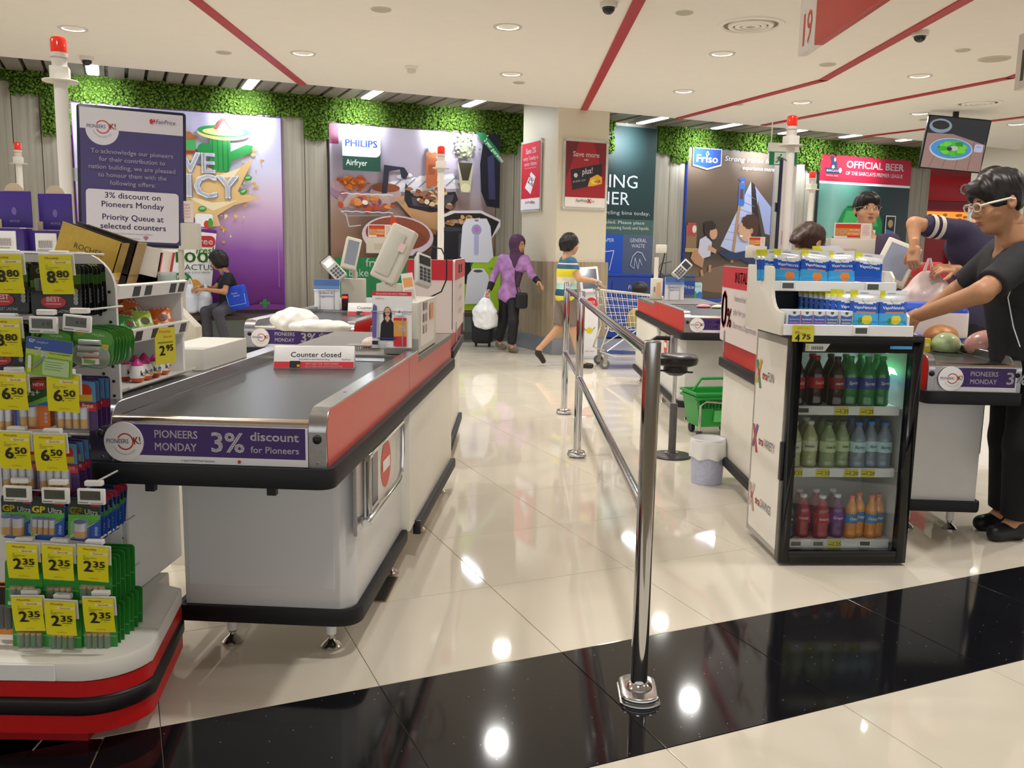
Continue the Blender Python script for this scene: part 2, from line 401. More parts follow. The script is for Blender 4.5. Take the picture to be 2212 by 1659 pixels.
# ---- floor
TA = 0.4171; TO = np.array([-0.6239*0.6, 4.0633*0.6]); TS = 0.6
E1 = np.array([math.cos(TA), math.sin(TA)]); E2 = np.array([-math.sin(TA), math.cos(TA)])
K = np.array([-1.046, 2.133]); MIT = np.array([0.028, -0.132])
def tilemat(dark):
    m = bpy.data.materials.new('polished_dark_granite' if dark else 'polished_cream_tile'); m.use_nodes = True; nt = m.node_tree; b = nt.nodes['Principled BSDF']
    tc = nt.nodes.new('ShaderNodeTexCoord'); ge = nt.nodes.new('ShaderNodeNewGeometry')
    nz = nt.nodes.new('ShaderNodeTexNoise'); nz.inputs['Scale'].default_value = 3.0 if not dark else 200; nz.inputs['Detail'].default_value = 5
    nt.links.new(ge.outputs['Position'], nz.inputs['Vector'])
    cr = nt.nodes.new('ShaderNodeValToRGB'); nt.links.new(nz.outputs['Fac'], cr.inputs[0])
    if dark:
        cr.color_ramp.elements[0].color = (0.0035,0.0035,0.0045,1); cr.color_ramp.elements[1].color = (0.012,0.012,0.015,1)
        vo = nt.nodes.new('ShaderNodeTexVoronoi'); vo.inputs['Scale'].default_value = 46; nt.links.new(ge.outputs['Position'], vo.inputs['Vector'])
        lt = nt.nodes.new('ShaderNodeMath'); lt.operation = 'LESS_THAN'; lt.inputs[1].default_value = 0.055; nt.links.new(vo.outputs['Distance'], lt.inputs[0])
        gt = nt.nodes.new('ShaderNodeMath'); gt.operation = 'GREATER_THAN'; gt.inputs[1].default_value = 0.62
        sc = nt.nodes.new('ShaderNodeSeparateColor'); nt.links.new(vo.outputs['Color'], sc.inputs[0]); nt.links.new(sc.outputs[0], gt.inputs[0])
        mu = nt.nodes.new('ShaderNodeMath'); mu.operation = 'MULTIPLY'; nt.links.new(lt.outputs[0], mu.inputs[0]); nt.links.new(gt.outputs[0], mu.inputs[1])
        mx = nt.nodes.new('ShaderNodeMix'); mx.data_type = 'RGBA'; nt.links.new(mu.outputs[0], mx.inputs[0]); nt.links.new(cr.outputs[0], mx.inputs[6]); mx.inputs[7].default_value = (0.75,0.78,0.75,1)
        nt.links.new(mx.outputs[2], b.inputs['Base Color']); b.inputs['Roughness'].default_value = 0.075; b.inputs['Specular IOR Level'].default_value = 0.38
    else:
        cr.color_ramp.elements[0].color = (*lin('#ddd4c2'),1); cr.color_ramp.elements[1].color = (*lin('#e6decd'),1)
        nt.links.new(cr.outputs[0], b.inputs['Base Color']); b.inputs['Roughness'].default_value = 0.045; b.inputs['Specular IOR Level'].default_value = 0.62
    return m
CREAM = tilemat(False); DARK = tilemat(True)
floor = struct('floor')
MB().box(-16,-6,-0.06,20,26,-0.0035).build('grout_bed', mat('#8d8069', 0.8, noise=0.1), floor)
def clip(poly, p, n):
    out = []
    for a, b in zip(poly, poly[1:]+poly[:1]):
        da = (a-p)@n; db = (b-p)@n
        if da >= 0: out.append(a)
        if (da >= 0) != (db >= 0): out.append(a + (b-a)*(da/(da-db)))
    return out
def tile_mesh(poly, c, m, name='floor_tile'):
    # thin slab with a chamfered rim
    pc = sum(poly)/len(poly); g = 0.0011; top = []; 
    def inset(d):
        r = list(poly)
        for a, b in zip(poly, poly[1:]+poly[:1]):
            e = (b-a)/np.linalg.norm(b-a); n = np.array([-e[1], e[0]])
            if (pc-a)@n < 0: n = -n
            r = clip(r, a + n*d, n)
        return r
    lo_, hi_ = inset(g), inset(g+0.0012)
    t = MB()
    if len(lo_) == len(hi_) and len(lo_) >= 3:
        k = len(lo_); t.add([(*(q-c), -0.004) for q in lo_] + [(*(q-c), -0.0008) for q in lo_] + [(*(q-c), 0) for q in hi_],
              [(i, (i+1)%k, (i+1)%k+k, i+k) for i in range(k)] + [(i+k, (i+1)%k+k, (i+1)%k+2*k, i+2*k) for i in range(k)] + [tuple(2*k+i for i in range(k))])
    else: t.prism([tuple(q-c) for q in lo_], -0.004, 0)
    me_o = t.build(name, m, None, smooth=0); return me_o
cells = []
for i in range(-20, 30):
    for j in range(-6, 34):
        c = TO + (i+0.5)*TS*E1 + (j+0.5)*TS*E2
        if c[1] < 1.2 or c[1] > 17.5: continue
        if abs(c[0]) > 0.64*c[1] + 0.9: continue
        cells.append((np.hypot(*c), i, j, c))
cells.sort(key=lambda q: q[0])
proto = {}; rest = MB(); nobj = 0
mn = np.array([-MIT[1], MIT[0]]); mn /= np.linalg.norm(mn)       # points to the right of the mitre
if mn[0] < 0: mn = -mn
for d_, i, j, c in cells:
    poly = [TO + (i+a)*TS*E1 + (j+b)*TS*E2 for a, b in ((0,0),(1,0),(1,1),(0,1))]
    if j >= 0 or min((q-K)@mn for q in poly) > 0:
        dk = (j == -1)
        if nobj < 285:
            if dk not in proto:
                proto[dk] = tile_mesh(poly, c, DARK if dk else CREAM); o = proto[dk]; o.parent = floor; o.location = (*c, 0)
            else:
                o = bpy.data.objects.new('floor_tile', proto[dk].data); COL.objects.link(o); o.parent = floor; o.location = (*c, 0)
            nobj += 1
        else:
            rest.prism([tuple(c + (q-c)*0.997) for q in poly], -0.004, 0)
    else:
        r = clip(poly, K, mn)
        if len(r) > 2 and j < 0:
            o = tile_mesh(r, c, DARK if j == -1 else CREAM); o.parent = floor; o.location = (*c, 0); nobj += 1
        l = clip(clip(poly, K, -mn), K, np.array([0.0, 1.0]))
        if len(l) > 2:
            o = tile_mesh(l, c, CREAM); o.parent = floor; o.location = (*c, 0); nobj += 1
tag(rest.build('far_tiles', CREAM, floor, smooth=0), kind='stuff')
for poly in ([(-1.048,2.131),(-1.2,2.128),(-1.18,1.62),(-0.90,1.45)], [(-1.2,2.128),(-1.8,2.124),(-1.78,1.62),(-1.18,1.62)], [(-1.8,2.124),(-2.4,2.12),(-2.38,1.62),(-1.78,1.62)]):
    pp = [np.array(q) for q in poly]; c = sum(pp)/len(pp); o = tile_mesh(pp, c, DARK); o.parent = floor; o.location = (*c, 0)
t = thing('floor_box', 'small dark rectangular floor outlet plate beside the closed counter', 'floor box', (-0.472,3.185,0), D(-3))
MB().box(-0.034,-0.125,0.0005,0.034,0.125,0.003).build('frame', mat('#a88b5e', 0.4, 0.6), t)
MB().box(-0.028,-0.118,0.001,0.028,0.118,0.0045).build('lid', mat('#2c2d2f', 0.6, noise=0.2), t)

# ---- back wall
wall = struct('wall_back', WO, WA)
MB().box(-9.5, 0.06, 0, 8.2, 0.22, 3.4).build('wall_core', mat('#b9b2a3', 0.7), wall)
def woodmat(a, b, nm):
    m = bpy.data.materials.new(nm); m.use_nodes = True; nt = m.node_tree; bs = nt.nodes['Principled BSDF']
    ge = nt.nodes.new('ShaderNodeTexCoord'); mp = nt.nodes.new('ShaderNodeMapping'); mp.inputs['Scale'].default_value = (26,26,0.55)
    nz = nt.nodes.new('ShaderNodeTexNoise'); nz.inputs['Scale'].default_value = 1.0; nz.inputs['Detail'].default_value = 6; nz.inputs['Roughness'].default_value = 0.65
    cr = nt.nodes.new('ShaderNodeValToRGB'); cr.color_ramp.elements[0].color = (*lin(a),1); cr.color_ramp.elements[1].color = (*lin(b),1)
    cr.color_ramp.elements[0].position = 0.32; cr.color_ramp.elements[1].position = 0.68
    nt.links.new(ge.outputs['Object'], mp.inputs[0]); nt.links.new(mp.outputs[0], nz.inputs['Vector']); nt.links.new(nz.outputs['Fac'], cr.inputs[0]); nt.links.new(cr.outputs[0], bs.inputs['Base Color'])
    bs.inputs['Roughness'].default_value = 0.5; return m
WOODW = woodmat('#938c7c', '#b3ac9d', 'grey_oak_panel'); WOODP = woodmat('#8f7f68', '#ac9b82', 'brown_oak_panel')
seams = [-9.5,-8.2,-7.3,-6.7,-6.36,-6.07,-5.75,-3.33,-3.03,-2.73,-0.34,-0.04,0.45,1.0,1.56,2.33,2.615,2.90,4.60,4.98,5.32,5.56,7.65,8.0,8.2]
for a, b in zip(seams, seams[1:]):
    MB().box(a+0.004, 0.0, 0.10, b-0.004, 0.06, 3.38).build('wall_panel', WOODW, wall, bevel=0.003, seg=1)
MB().box(-9.5, -0.02, 0.0, 8.2, 0.06, 0.10).build('plinth', mat('#8d8f8d', 0.5), wall)
# moss
def moss(segs, nm, par):
    pts = []
    for s0, s1, zb in segs:
        n = int((s1-s0)*(3.22-zb)*2300)
        a = np.stack([rng.uniform(s0, s1, n), rng.uniform(zb, 3.22, n)], 1)
        ragged = zb + 0.018*np.sin(a[:,0]*37) + 0.012*np.sin(a[:,0]*91+1)
        pts.append(a[a[:,1] > ragged])
    a = np.concatenate(pts); n = len(a)
    r = rng.uniform(0.010, 0.026, n); y = -0.05 - rng.uniform(0, 0.055, n)
    base = np.array([(1,0,0),(-1,0,0),(0,1,0),(0,-1,0),(0,0,1),(0,0,-1)], float)
    ang = rng.uniform(0, 6.28, (n,)); ca, sa = np.cos(ang), np.sin(ang)
    B = base[None].repeat(n, 0)*r[:,None,None]*rng.uniform(0.7,1.3,(n,1,3))
    X = B[...,0]*ca[:,None] - B[...,2]*sa[:,None]; Z = B[...,0]*sa[:,None] + B[...,2]*ca[:,None]
    V = np.stack([X + a[:,0:1], B[...,1] + y[:,None], Z + a[:,1:2]], -1).reshape(-1,3)
    F = np.array([(0,2,4),(2,1,4),(1,3,4),(3,0,4),(2,0,5),(1,2,5),(3,1,5),(0,3,5)])
    Q = (F[None] + 6*np.arange(n)[:,None,None]).reshape(-1,3)
    o = raw_obj(nm, [(V, Q)], MOSS, par); return o
MOSS = mat('#5a7a22', 0.85, noise=0.45, scale=38)
SEG = [(-9.4,-6.36,3.06),(-6.36,-6.05,2.93),(-6.05,-5.75,2.49),(-5.75,-3.04,2.90),(-3.04,-2.735,2.645),(-2.735,-0.34,2.885),(-0.34,-0.03,2.62),(-0.03,1.56,2.745),
       (2.35,2.61,2.78),(2.61,2.9,2.65),(2.9,4.98,2.915),(4.98,5.3,2.79),(5.3,5.56,2.665),(5.56,7.66,2.965),(7.66,8.1,2.85)]
mo = thing('moss_border', 'bright green preserved moss border along the top of the panelled wall', 'moss', WO, WA)
tag(moss(SEG, 'moss_tufts', mo), kind='stuff')
mb = MB()
for s0, s1, zb in SEG: mb.box(s0, -0.05, zb+0.03, s1, -0.002, 3.22)
mb.build('moss_backing', mat('#3f5f12', 0.9), mo)
# bench along the wall
t = thing('wall_bench', 'long dark wooden bench under the posters along the wall', 'bench', WO, WA)
MB().box(-8.2,-0.52,0.36,0.25,-0.05,0.42).build('seat', mat('#4b4038', 0.5, noise=0.2, scale=14, stretch=(0.5,6,6)), t, bevel=0.006)
for s in [-7.6+1.05*k for k in range(8)]:
    MB().box(s-0.03,-0.48,0.0,s+0.03,-0.42,0.36).box(s-0.03,-0.14,0.0,s+0.03,-0.08,0.36).box(s-0.03,-0.48,0.30,s+0.03,-0.08,0.36).build('leg', mat('#2e2926', 0.5), t)
# low glass-look base strip
MB().box(-8.2,-0.03,0.10,1.0,-0.004,0.34).build('skirting_panel', mat('#a9b6ae', 0.25), wall)

# ---- square pillar
def pillar(nm, corner, w, d, h=CH, clad=True):
    p = struct(nm, (corner[0], corner[1], 0), WA)
    MB().box(0, 0, 0, w, d, h+0.3).build('column_face', mat('#d8cfba', 0.5, noise=0.01), p, bevel=0.006)
    if clad:
        MB().box(-0.03,-0.03,0.20,w*0.485,-0.0,1.147).build('cladding_panel', WOODP, p, bevel=0.003, seg=1)
        MB().box(w*0.49,-0.03,0.20,w+0.03,-0.0,1.147).build('cladding_panel', WOODP, p, bevel=0.003, seg=1)
        MB().box(-0.03,0.004,0.20,0.0,d+0.03,1.147).build('cladding_panel', WOODP, p, bevel=0.003, seg=1)
        MB().box(w,0.004,0.20,w+0.03,d+0.03,1.147).build('cladding_panel', WOODP, p, bevel=0.003, seg=1)
        MB().box(-0.035,-0.035,0,w+0.035,d+0.035,0.20).build('kick_plate', mat('#8d919a', 0.35, 0.3), p, bevel=0.004)
    return p
pillar('wall_pillar', (0.505,10.94), 0.70, 1.02)
pillar('wall_pillar_far', (7.95,14.1), 0.75, 1.0, clad=False)
# ================================================================== POSTERS ON THE WALL (wall frame: x along the wall, z up)
def blob(p, cx, cy, rx, ry, c, k=0.12, n=22, seed=0):
    r = random.Random(seed + int(cx*100) + int(cy*37)); P = []
    for i in range(n):
        w = 6.2832*i/n; q = 1 + r.uniform(-k, k); P.append((cx + rx*q*math.cos(w), cy + ry*q*math.sin(w)))
    return p.poly(P, c)
def poster(name, label, s0, s1, z0, z1, face, rim, depth=0.06):
    t = thing(name, label, 'poster', WO, WA)
    MB().box(s0, -depth, z0, s1, -0.002, z1).build('panel', rim, t, bevel=0.003, seg=1)
    MB().box(s0+0.012, -depth-0.002, z0+0.01, s1-0.012, -depth+0.001, z1-0.01).build('face_sheet', face, t)
    return t
FY = -0.0635
# --- juice
g = ramp_mat('juice_gradient', [(0.45,'#5e1370'),(0.8,'#6f1c84'),(1.25,'#9052ab'),(1.65,'#c9a0cb'),(1.95,'#dcc4dc'),(2.3,'#d6d4ee'),(2.9,'#c9c6ea')], 2, 0.35, wob=0.12)
t = poster('juice_poster', 'tall purple and white juice poster with big white lettering and a carton', -5.746, -3.33, 0.45, 2.90, g, pm('#7a37a8'))
p = Pr(0.0006)
for k in range(90):
    a = random.uniform(0, 1); x = -4.65 + a*1.05 + random.gauss(0, 0.05); y = 2.0 + 0.35*math.sin(a*9) + random.gauss(0, 0.22) + (0.35 if a < 0.15 else 0)
    if y < 2.86: blob(p, x, y, random.uniform(0.008,0.03), random.uniform(0.008,0.025), random.choice(['#e7c58a','#d9a75c','#f0dcae']))
for P in ([(-4.7,1.75),(-4.3,1.55),(-3.95,1.78),(-3.62,1.88),(-3.9,1.95),(-3.7,2.36),(-4.0,2.16),(-4.1,2.2),(-4.7,2.3)], [(-4.7,2.3),(-4.62,2.6),(-4.5,2.84),(-4.52,2.5),(-4.4,2.3)], [(-4.16,1.66),(-4.45,1.62),(-4.25,1.50),(-4.12,1.52)]): p.poly(P, '#e6c184')
for P in ([(-4.6,1.9),(-4.2,1.7),(-3.9,1.84),(-4.2,1.8)], [(-4.2,2.1),(-3.85,2.25),(-3.95,2.12)]): p.poly(P, '#f3e2ba')
for x, y, a in ((-3.77,2.12,0.2),(-3.83,1.95,0.5),(-4.33,1.72,0.1),(-4.28,1.62,0.8)): p.ell(x, y, 0.05, 0.035, '#2f8f45', 10, a).ell(x, y+0.008, 0.035, 0.016, '#8fd08a', 10, a)
# plain cactus plants with straw hats
p.rr(-4.22,2.18,-3.97,2.66,0.11,'#2c9a4b').rr(-4.36,2.36,-4.18,2.52,0.07,'#248a43').poly([(-4.0,2.30),(-3.72,2.44),(-3.70,2.52),(-3.78,2.53),(-4.0,2.42)],'#2c9a4b')
for k in range(4): p.rect(-4.19+0.06*k,2.2,-4.18+0.06*k,2.6,'#1d7638')
p.ell(-4.05,2.65,0.31,0.085,'#e9d88a').ell(-4.05,2.675,0.31,0.07,'#2f9a53').ell(-4.05,2.665,0.25,0.045,'#efdf94').poly([(-4.17,2.69),(-4.08,2.83),(-4.02,2.83),(-3.93,2.69)],'#c8372f').poly([(-4.13,2.69),(-4.05,2.80),(-3.97,2.69)],'#f0e3a4')
p.rr(-4.54,2.40,-4.38,2.60,0.06,'#4aa45a').ell(-4.47,2.58,0.125,0.035,'#9a6038').ell(-4.47,2.60,0.06,0.045,'#a76c40').rect(-4.53,2.38,-4.39,2.42,'#b3262b')
p.text('LIVE', -4.80, 2.155, 0.235, '#8d8fa8', 'l', 0.64, 0.03).text('LIVE', -4.81, 2.165, 0.235, '#f4f7ff', 'l', 0.64, 0.03)
p.text('JUICY', -4.93, 1.855, 0.27, '#8d8fa8', 'l', 1.04, 0.035).text('JUICY', -4.94, 1.867, 0.27, '#f4f7ff', 'l', 1.04, 0.035)
p.poly([(-4.95,0.46),(-4.29,0.46),(-4.17,1.45),(-4.40,1.50),(-4.95,1.52)],'#f4f3f2').poly([(-4.95,1.49),(-4.17,1.42),(-4.17,1.46),(-4.95,1.55)],'#6a2184')
p.rr(-4.42,1.50,-4.21,1.66,0.03,'#f4f3f6').ell(-4.28,1.53,0.04,0.05,'#d33c2c').ell(-4.24,1.55,0.03,0.06,'#4da03e')
p.rr(-4.75,1.25,-4.19,1.39,0.06,'#c22a33').text('Fruit Tree', -4.48, 1.285, 0.075, '#ffffff', w=0.52, bold=0.015).text('fresh', -4.31, 1.17, 0.085, '#58a944', bold=0.02, shear=0.2)
p.text('100', -4.47, 1.06, 0.125, '#4c8f37', w=0.38, bold=0.02).text('% JUICE', -4.23, 1.06, 0.04, '#55605e').text('CACTUS', -4.43, 0.965, 0.07, '#38424a', w=0.42).text('MIXED JUICE DRINK', -4.43, 0.925, 0.02, '#6c7478', w=0.34)
p.ell(-4.60,0.83,0.12,0.11,'#2f7d4a').text('NO', -4.60, 0.85, 0.05, '#f4f7f1').text('SUGAR', -4.60, 0.79, 0.045, '#f4f7f1')
p.poly([(-4.70,0.46),(-4.30,0.46),(-4.27,0.72),(-4.45,0.85),(-4.70,0.75)],'#e8c35a')
for x, y, r, c in ((-4.45,0.80,0.06,'#e9a53a'),(-4.50,0.74,0.05,'#d2372f'),(-4.38,0.75,0.055,'#9fc65a'),(-4.44,0.66,0.07,'#d88b33'),(-4.55,0.62,0.06,'#e9b23f'),(-4.36,0.62,0.05,'#7fae43')): p.ell(x, y, r, r*0.8, c)
p.poly([(-4.29,0.46),(-3.35,0.46),(-3.35,0.52),(-3.62,0.545),(-3.9,0.50),(-4.2,0.53)],'#7d3a93')
p.rr(-3.63,0.48,-3.58,0.60,0.02,'#2f8a45').rr(-3.67,0.53,-3.63,0.565,0.012,'#2f8a45').rr(-3.58,0.53,-3.54,0.565,0.012,'#2f8a45').rect(-3.42,0.75,-3.415,1.35,'#b79ac4')
p.build('printed_picture', t, loc=(0, FY, 0))
# --- fryer
g = ramp_mat('fryer_backdrop', [(0.45,'#7f5a46'),(1.3,'#97745e'),(1.75,'#a98d7d'),(2.05,'#b9a8ad'),(2.3,'#b6aabb'),(2.6,'#b3a9bd'),(2.9,'#c4bccb')], 2, 0.35, wob=0.06)
t = poster('fryer_poster', 'large kitchen appliance poster with food bowls and a white square logo panel', -2.73, -0.345, 0.42, 2.885, g, pm('#3a2e2a'))
p = Pr(0.0006)
p.rect(-2.72,2.62,-2.6,2.88,'#8a2c52').poly([(-1.95,2.16),(-1.0,2.32),(-0.9,2.12),(-1.9,2.02)],'#ece9f0')
for k in range(9): p.ell(-1.75+0.1*k, 2.24+0.03*math.sin(k*2.1), 0.06, 0.028, '#f4f4fa')
for k in range(6): p.line([(-1.9+0.2*k,2.07+0.02*k),(-1.75+0.2*k,2.2+0.02*k)],0.012,'#7f8295')
p.ell(-2.45,2.02,0.27,0.13,'#a98aa4').ell(-2.45,2.09,0.26,0.10,'#c7a5b0')
for k in range(60): blob(p, -2.45+random.gauss(0,0.10), 2.13+random.gauss(0,0.04), random.uniform(0.02,0.05), random.uniform(0.012,0.03), random.choice(['#e8822a','#d76a1c','#f0a040','#c95a1d']), 0.2, 8)
p.ell(-1.98,2.0,0.22,0.13,'#b79c9a').ell(-1.98,2.08,0.2,0.06,'#8c4d2e')
p.poly([(-1.86,1.95),(-1.60,2.02),(-1.0,1.70),(-1.2,1.52),(-1.55,1.62)],'#c99a6b').poly([(-1.55,1.62),(-1.2,1.52),(-1.2,1.45),(-1.56,1.55)],'#a97346')
p.poly([(-1.72,1.93),(-1.70,2.16),(-1.62,2.02),(-1.45,2.02),(-0.98,2.07),(-0.94,1.96),(-1.08,1.80),(-1.35,1.775),(-1.66,1.83)],'#26242b').poly([(-1.62,1.98),(-1.42,1.98),(-1.0,2.03),(-1.03,1.93),(-1.2,1.83),(-1.6,1.86)],'#4c4a57')
p.poly([(-2.04,1.93),(-1.97,1.93),(-1.93,2.30),(-1.78,2.33),(-1.76,2.22),(-1.70,2.20),(-1.66,2.28),(-1.72,2.36),(-2.0,2.38)],'#2b2d3d')
for k in range(50): blob(p, -1.33+random.gauss(0,0.12), 2.0+random.gauss(0,0.055), random.uniform(0.03,0.06), random.uniform(0.02,0.04), random.choice(['#d8b98c','#9c6a4d','#c79a70','#7f4f3a','#e3cfae']), 0.2, 9)
p.rr(-1.42,2.12,-1.26,2.52,0.04,'#b7643a').ell(-1.34,2.55,0.085,0.05,'#c27548').ell(-1.34,2.62,0.05,0.05,'#c9b3a6').rr(-1.39,2.28,-1.29,2.42,0.03,'#9d4f2c')
for k in range(120): blob(p, -0.87+random.gauss(0,0.085), 2.66+random.gauss(0,0.07), random.uniform(0.012,0.03), random.uniform(0.01,0.025), random.choice(['#7e8462','#9a9c7b','#656b4e','#b3b497']), 0.2, 7)
p.poly([(-0.99,2.46),(-0.76,2.46),(-0.80,2.06),(-0.94,2.06)],'#c3bb9b').poly([(-0.98,2.46),(-0.77,2.46),(-0.83,2.22),(-0.92,2.22)],'#3e3a2c').ell(-0.87,2.12,0.07,0.06,'#dcd7a8')
p.poly([(-0.66,2.45),(-0.62,2.72),(-0.52,2.87),(-0.357,2.87),(-0.357,1.86),(-0.55,1.88),(-0.64,2.08)],'#1d1d28').poly([(-0.55,2.55),(-0.45,2.6),(-0.42,1.98),(-0.52,1.98)],'#3c3a5e')
p.poly([(-0.73,2.875),(-0.60,2.875),(-0.357,2.62),(-0.357,2.48)],'#1f7a46').text('2 year guarantee', -0.47, 2.63, 0.055, '#ffffff', w=0.40, rot=D(-46))
p.poly([(-2.66,1.78),(-2.5,1.98),(-1.98,2.0),(-1.92,1.80),(-2.05,1.70),(-2.55,1.68)],'#b9a399')
for k in range(8): p.line([(-2.62+0.01*k,1.80-0.014*k),(-1.94-0.015*k,1.81-0.014*k)],0.006,'#6e6570')
for k in range(42): blob(p, -2.3+random.gauss(0,0.17), 1.86+random.gauss(0,0.045), random.uniform(0.025,0.055), random.uniform(0.025,0.045), random.choice(['#b5472c','#e8dfd6','#7b3f6b','#d88a4a','#a98b72','#c9603a']), 0.15, 9)
for y in (1.74,1.97): p.line([(-2.62+0.07*k, y+0.012*(k%2)) for k in range(11)],0.012,'#d9d6dd')
p.line([(-2.56,1.72),(-2.52,1.55),(-2.36,1.57)],0.012,'#c9c6cd')
p.ell(-1.85,1.44,0.50,0.27,'#cfc0cc',rot=D(-3)).ell(-1.85,1.47,0.45,0.22,'#8b4a34',rot=D(-3)).ell(-1.85,1.40,0.40,0.15,'#7d3f2d').poly([(-1.98,1.5),(-1.95,1.72),(-1.88,1.68),(-1.86,1.5)],'#c9441f')
p.poly([(-1.26,1.72),(-1.1,1.80),(-0.66,1.82),(-0.36,1.70),(-0.36,1.60),(-0.5,1.42),(-1.2,1.42)],'#ded9de').poly([(-1.2,1.71),(-1.05,1.77),(-0.66,1.78),(-0.38,1.67),(-0.5,1.44),(-1.18,1.44)],'#2a2426')
for k in range(26): blob(p, -0.85+random.gauss(0,0.16), 1.66+random.gauss(0,0.03), random.uniform(0.03,0.06), random.uniform(0.02,0.035), random.choice(['#b98a55','#d2a56d','#9a6a3c']), 0.2, 9)
p.rect(-2.72,0.43,-0.357,1.15,'#1f7a46').poly([(-1.1,0.43),(-0.357,0.43),(-0.357,1.20),(-0.75,1.14)],'#a4cf2c').rect(-2.72,0.43,-2.0,0.62,'#e8ecef')
p.text('fry', -2.22, 1.03, 0.11, '#e9f3ec', bold=0.01).text('bake', -2.40, 0.90, 0.10, '#e9f3ec', bold=0.01)
p.poly([(-1.44,0.80),(-1.38,1.30),(-1.30,1.55),(-0.92,1.55),(-0.84,1.30),(-0.78,0.80)],'#20222a').poly([(-1.34,0.9),(-1.29,1.5),(-1.2,1.5),(-1.22,0.9)],'#565b68').poly([(-1.0,0.9),(-0.99,1.5),(-0.93,1.5),(-0.9,0.9)],'#444955').ell(-1.11,1.55,0.19,0.03,'#3a3d48')
p.poly([(-0.97,1.18),(-0.94,1.60),(-0.88,1.70),(-0.58,1.71),(-0.52,1.60),(-0.47,1.18),(-0.55,1.10),(-0.88,1.10)],'#e6e9f6').ell(-0.73,1.55,0.075,0.075,'#a9a7cf').ell(-0.73,1.555,0.038,0.038,'#c47fd2').rr(-0.765,1.20,-0.695,1.49,0.03,'#b9bce4').ell(-0.73,1.68,0.03,0.012,'#7f86a3')
p.poly([(-0.90,0.52),(-0.86,0.92),(-0.78,1.02),(-0.62,1.02),(-0.54,0.92),(-0.50,0.52)],'#dfe4ee').ell(-0.70,0.98,0.07,0.02,'#4d5563')
p.text('HD9220', -0.46, 1.0, 0.03, '#40511a').text('Airfryer', -0.46, 0.95, 0.02, '#40511a').text('HD9220', -1.03, 1.63, 0.03, '#e8e8ef', bold=0.01)
p.poly([(-2.61,2.76),(-2.10,2.76),(-2.10,2.27),(-2.60,2.27)],'#1d4a3c').poly([(-2.61,2.76),(-2.10,2.76),(-2.10,2.52)]+[(-2.17+0.07*math.cos(D(-k*15)), 2.52+0.07*math.sin(D(-k*15))) for k in range(7)]+[(-2.605,2.45)],'#fbfbff')
p.text('PHILIPS', -2.355, 2.575, 0.085, '#2b54b3', w=0.42, bold=0.035).text('Airfryer', -2.42, 2.335, 0.075, '#f2f5f1', w=0.28)
p.build('printed_picture', t, loc=(0, FY, 0))
# --- recycling panel
t = poster('recycling_poster', 'dark green recycling panel with white lettering right of the square pillar', 0.35, 2.325, 0.95, 3.16, pm('#223b3c'), pm('#7b8488'), 0.05)
p = Pr(0.0006)
p.rect(0.36,1.545,2.315,1.775,'#48665f').rect(0.36,0.955,1.78,1.545,'#2358c4').rect(1.78,0.955,2.315,1.545,'#5b6680')
p.text('RECYCLING', 2.0, 2.245, 0.19, '#e8f0f6', 'r', 1.6).text('CORNER', 1.87, 1.99, 0.19, '#e8f0f6', 'r', 1.2)
p.text('Use the recycling bins today.', 2.24, 1.845, 0.055, '#cfd8da', 'r', 1.35).text('What can be recycled. Please place', 2.15, 1.705, 0.048, '#dfe8e4', 'r', 1.4).text('containing foods and liquids.', 2.24, 1.625, 0.048, '#dfe8e4', 'r', 0.78)
p.text('PAPER', 1.62, 1.43, 0.055, '#dfe8f6', 'r').text('GENERAL', 2.05, 1.435, 0.055, '#e2e6f0', w=0.30).text('WASTE', 2.05, 1.35, 0.055, '#e2e6f0', w=0.24)
p.line([(1.45,1.28),(1.62,1.30),(1.55,1.0)],0.014,'#dfe8f6').line([(1.92,1.08),(1.96,1.22),(2.04,1.29),(2.12,1.27),(2.2,1.15)],0.012,'#d8deea').line([(1.92,1.08),(1.99,1.03),(2.0,1.2),(2.06,1.02),(2.08,1.18),(2.13,1.08)],0.010,'#d8deea')
p.build('printed_lettering', t, loc=(0, -0.0535, 0))
# --- camping poster
g = ramp_mat('camping_backdrop', [(0.5,'#6b5442'),(1.0,'#7a634e'),(1.3,'#4a3b31'),(1.9,'#4d4136'),(2.4,'#6d5a4b'),(2.95,'#7c6a5a')], 2, 0.35, wob=0.15)
t = poster('camping_poster', 'brown camping scene poster with a blue logo badge and handwritten line', 2.895, 4.60, 0.50, 2.93, g, pm('#2748b0'))
p = Pr(0.0006)
p.poly([(3.60,1.40),(4.14,2.45),(4.30,2.2),(4.28,1.35),(4.0,1.25)],'#b9c2e2').poly([(4.14,2.45),(4.22,2.40),(4.45,1.4),(4.25,1.35)],'#2e2723').poly([(4.22,2.38),(4.58,2.05),(4.58,1.6),(4.48,1.62)],'#9fa9d2')
for k in range(7): p.line([(3.66+0.07*k,1.52+0.12*k),(4.24,1.45+0.12*k)],0.006,'#8f9ac8')
p.poly([(3.81,1.14),(3.86,1.14),(4.0,2.45),(3.94,2.47)],'#b48a63').rr(3.90,2.05,4.02,2.42,0.03,'#3f74c9').rect(3.93,2.16,3.99,2.32,'#6a3c2a').ell(3.96,2.47,0.07,0.03,'#315fb4')
p.poly([(2.91,0.52),(4.58,0.52),(4.58,0.95),(4.2,1.02),(3.75,1.12),(3.45,1.05),(3.2,0.90),(2.91,0.85)],'#7f6752').poly([(2.91,0.52),(4.58,0.52),(4.58,0.62),(3.5,0.66),(2.91,0.74)],'#5d4a3b')
p.rect(2.92,1.33,3.12,1.72,'#8d6f4f').rect(2.94,1.55,3.10,1.76,'#a8483f').ell(3.07,1.66,0.04,0.06,'#d6cfc0').rect(2.91,1.30,3.16,1.36,'#b89b62')
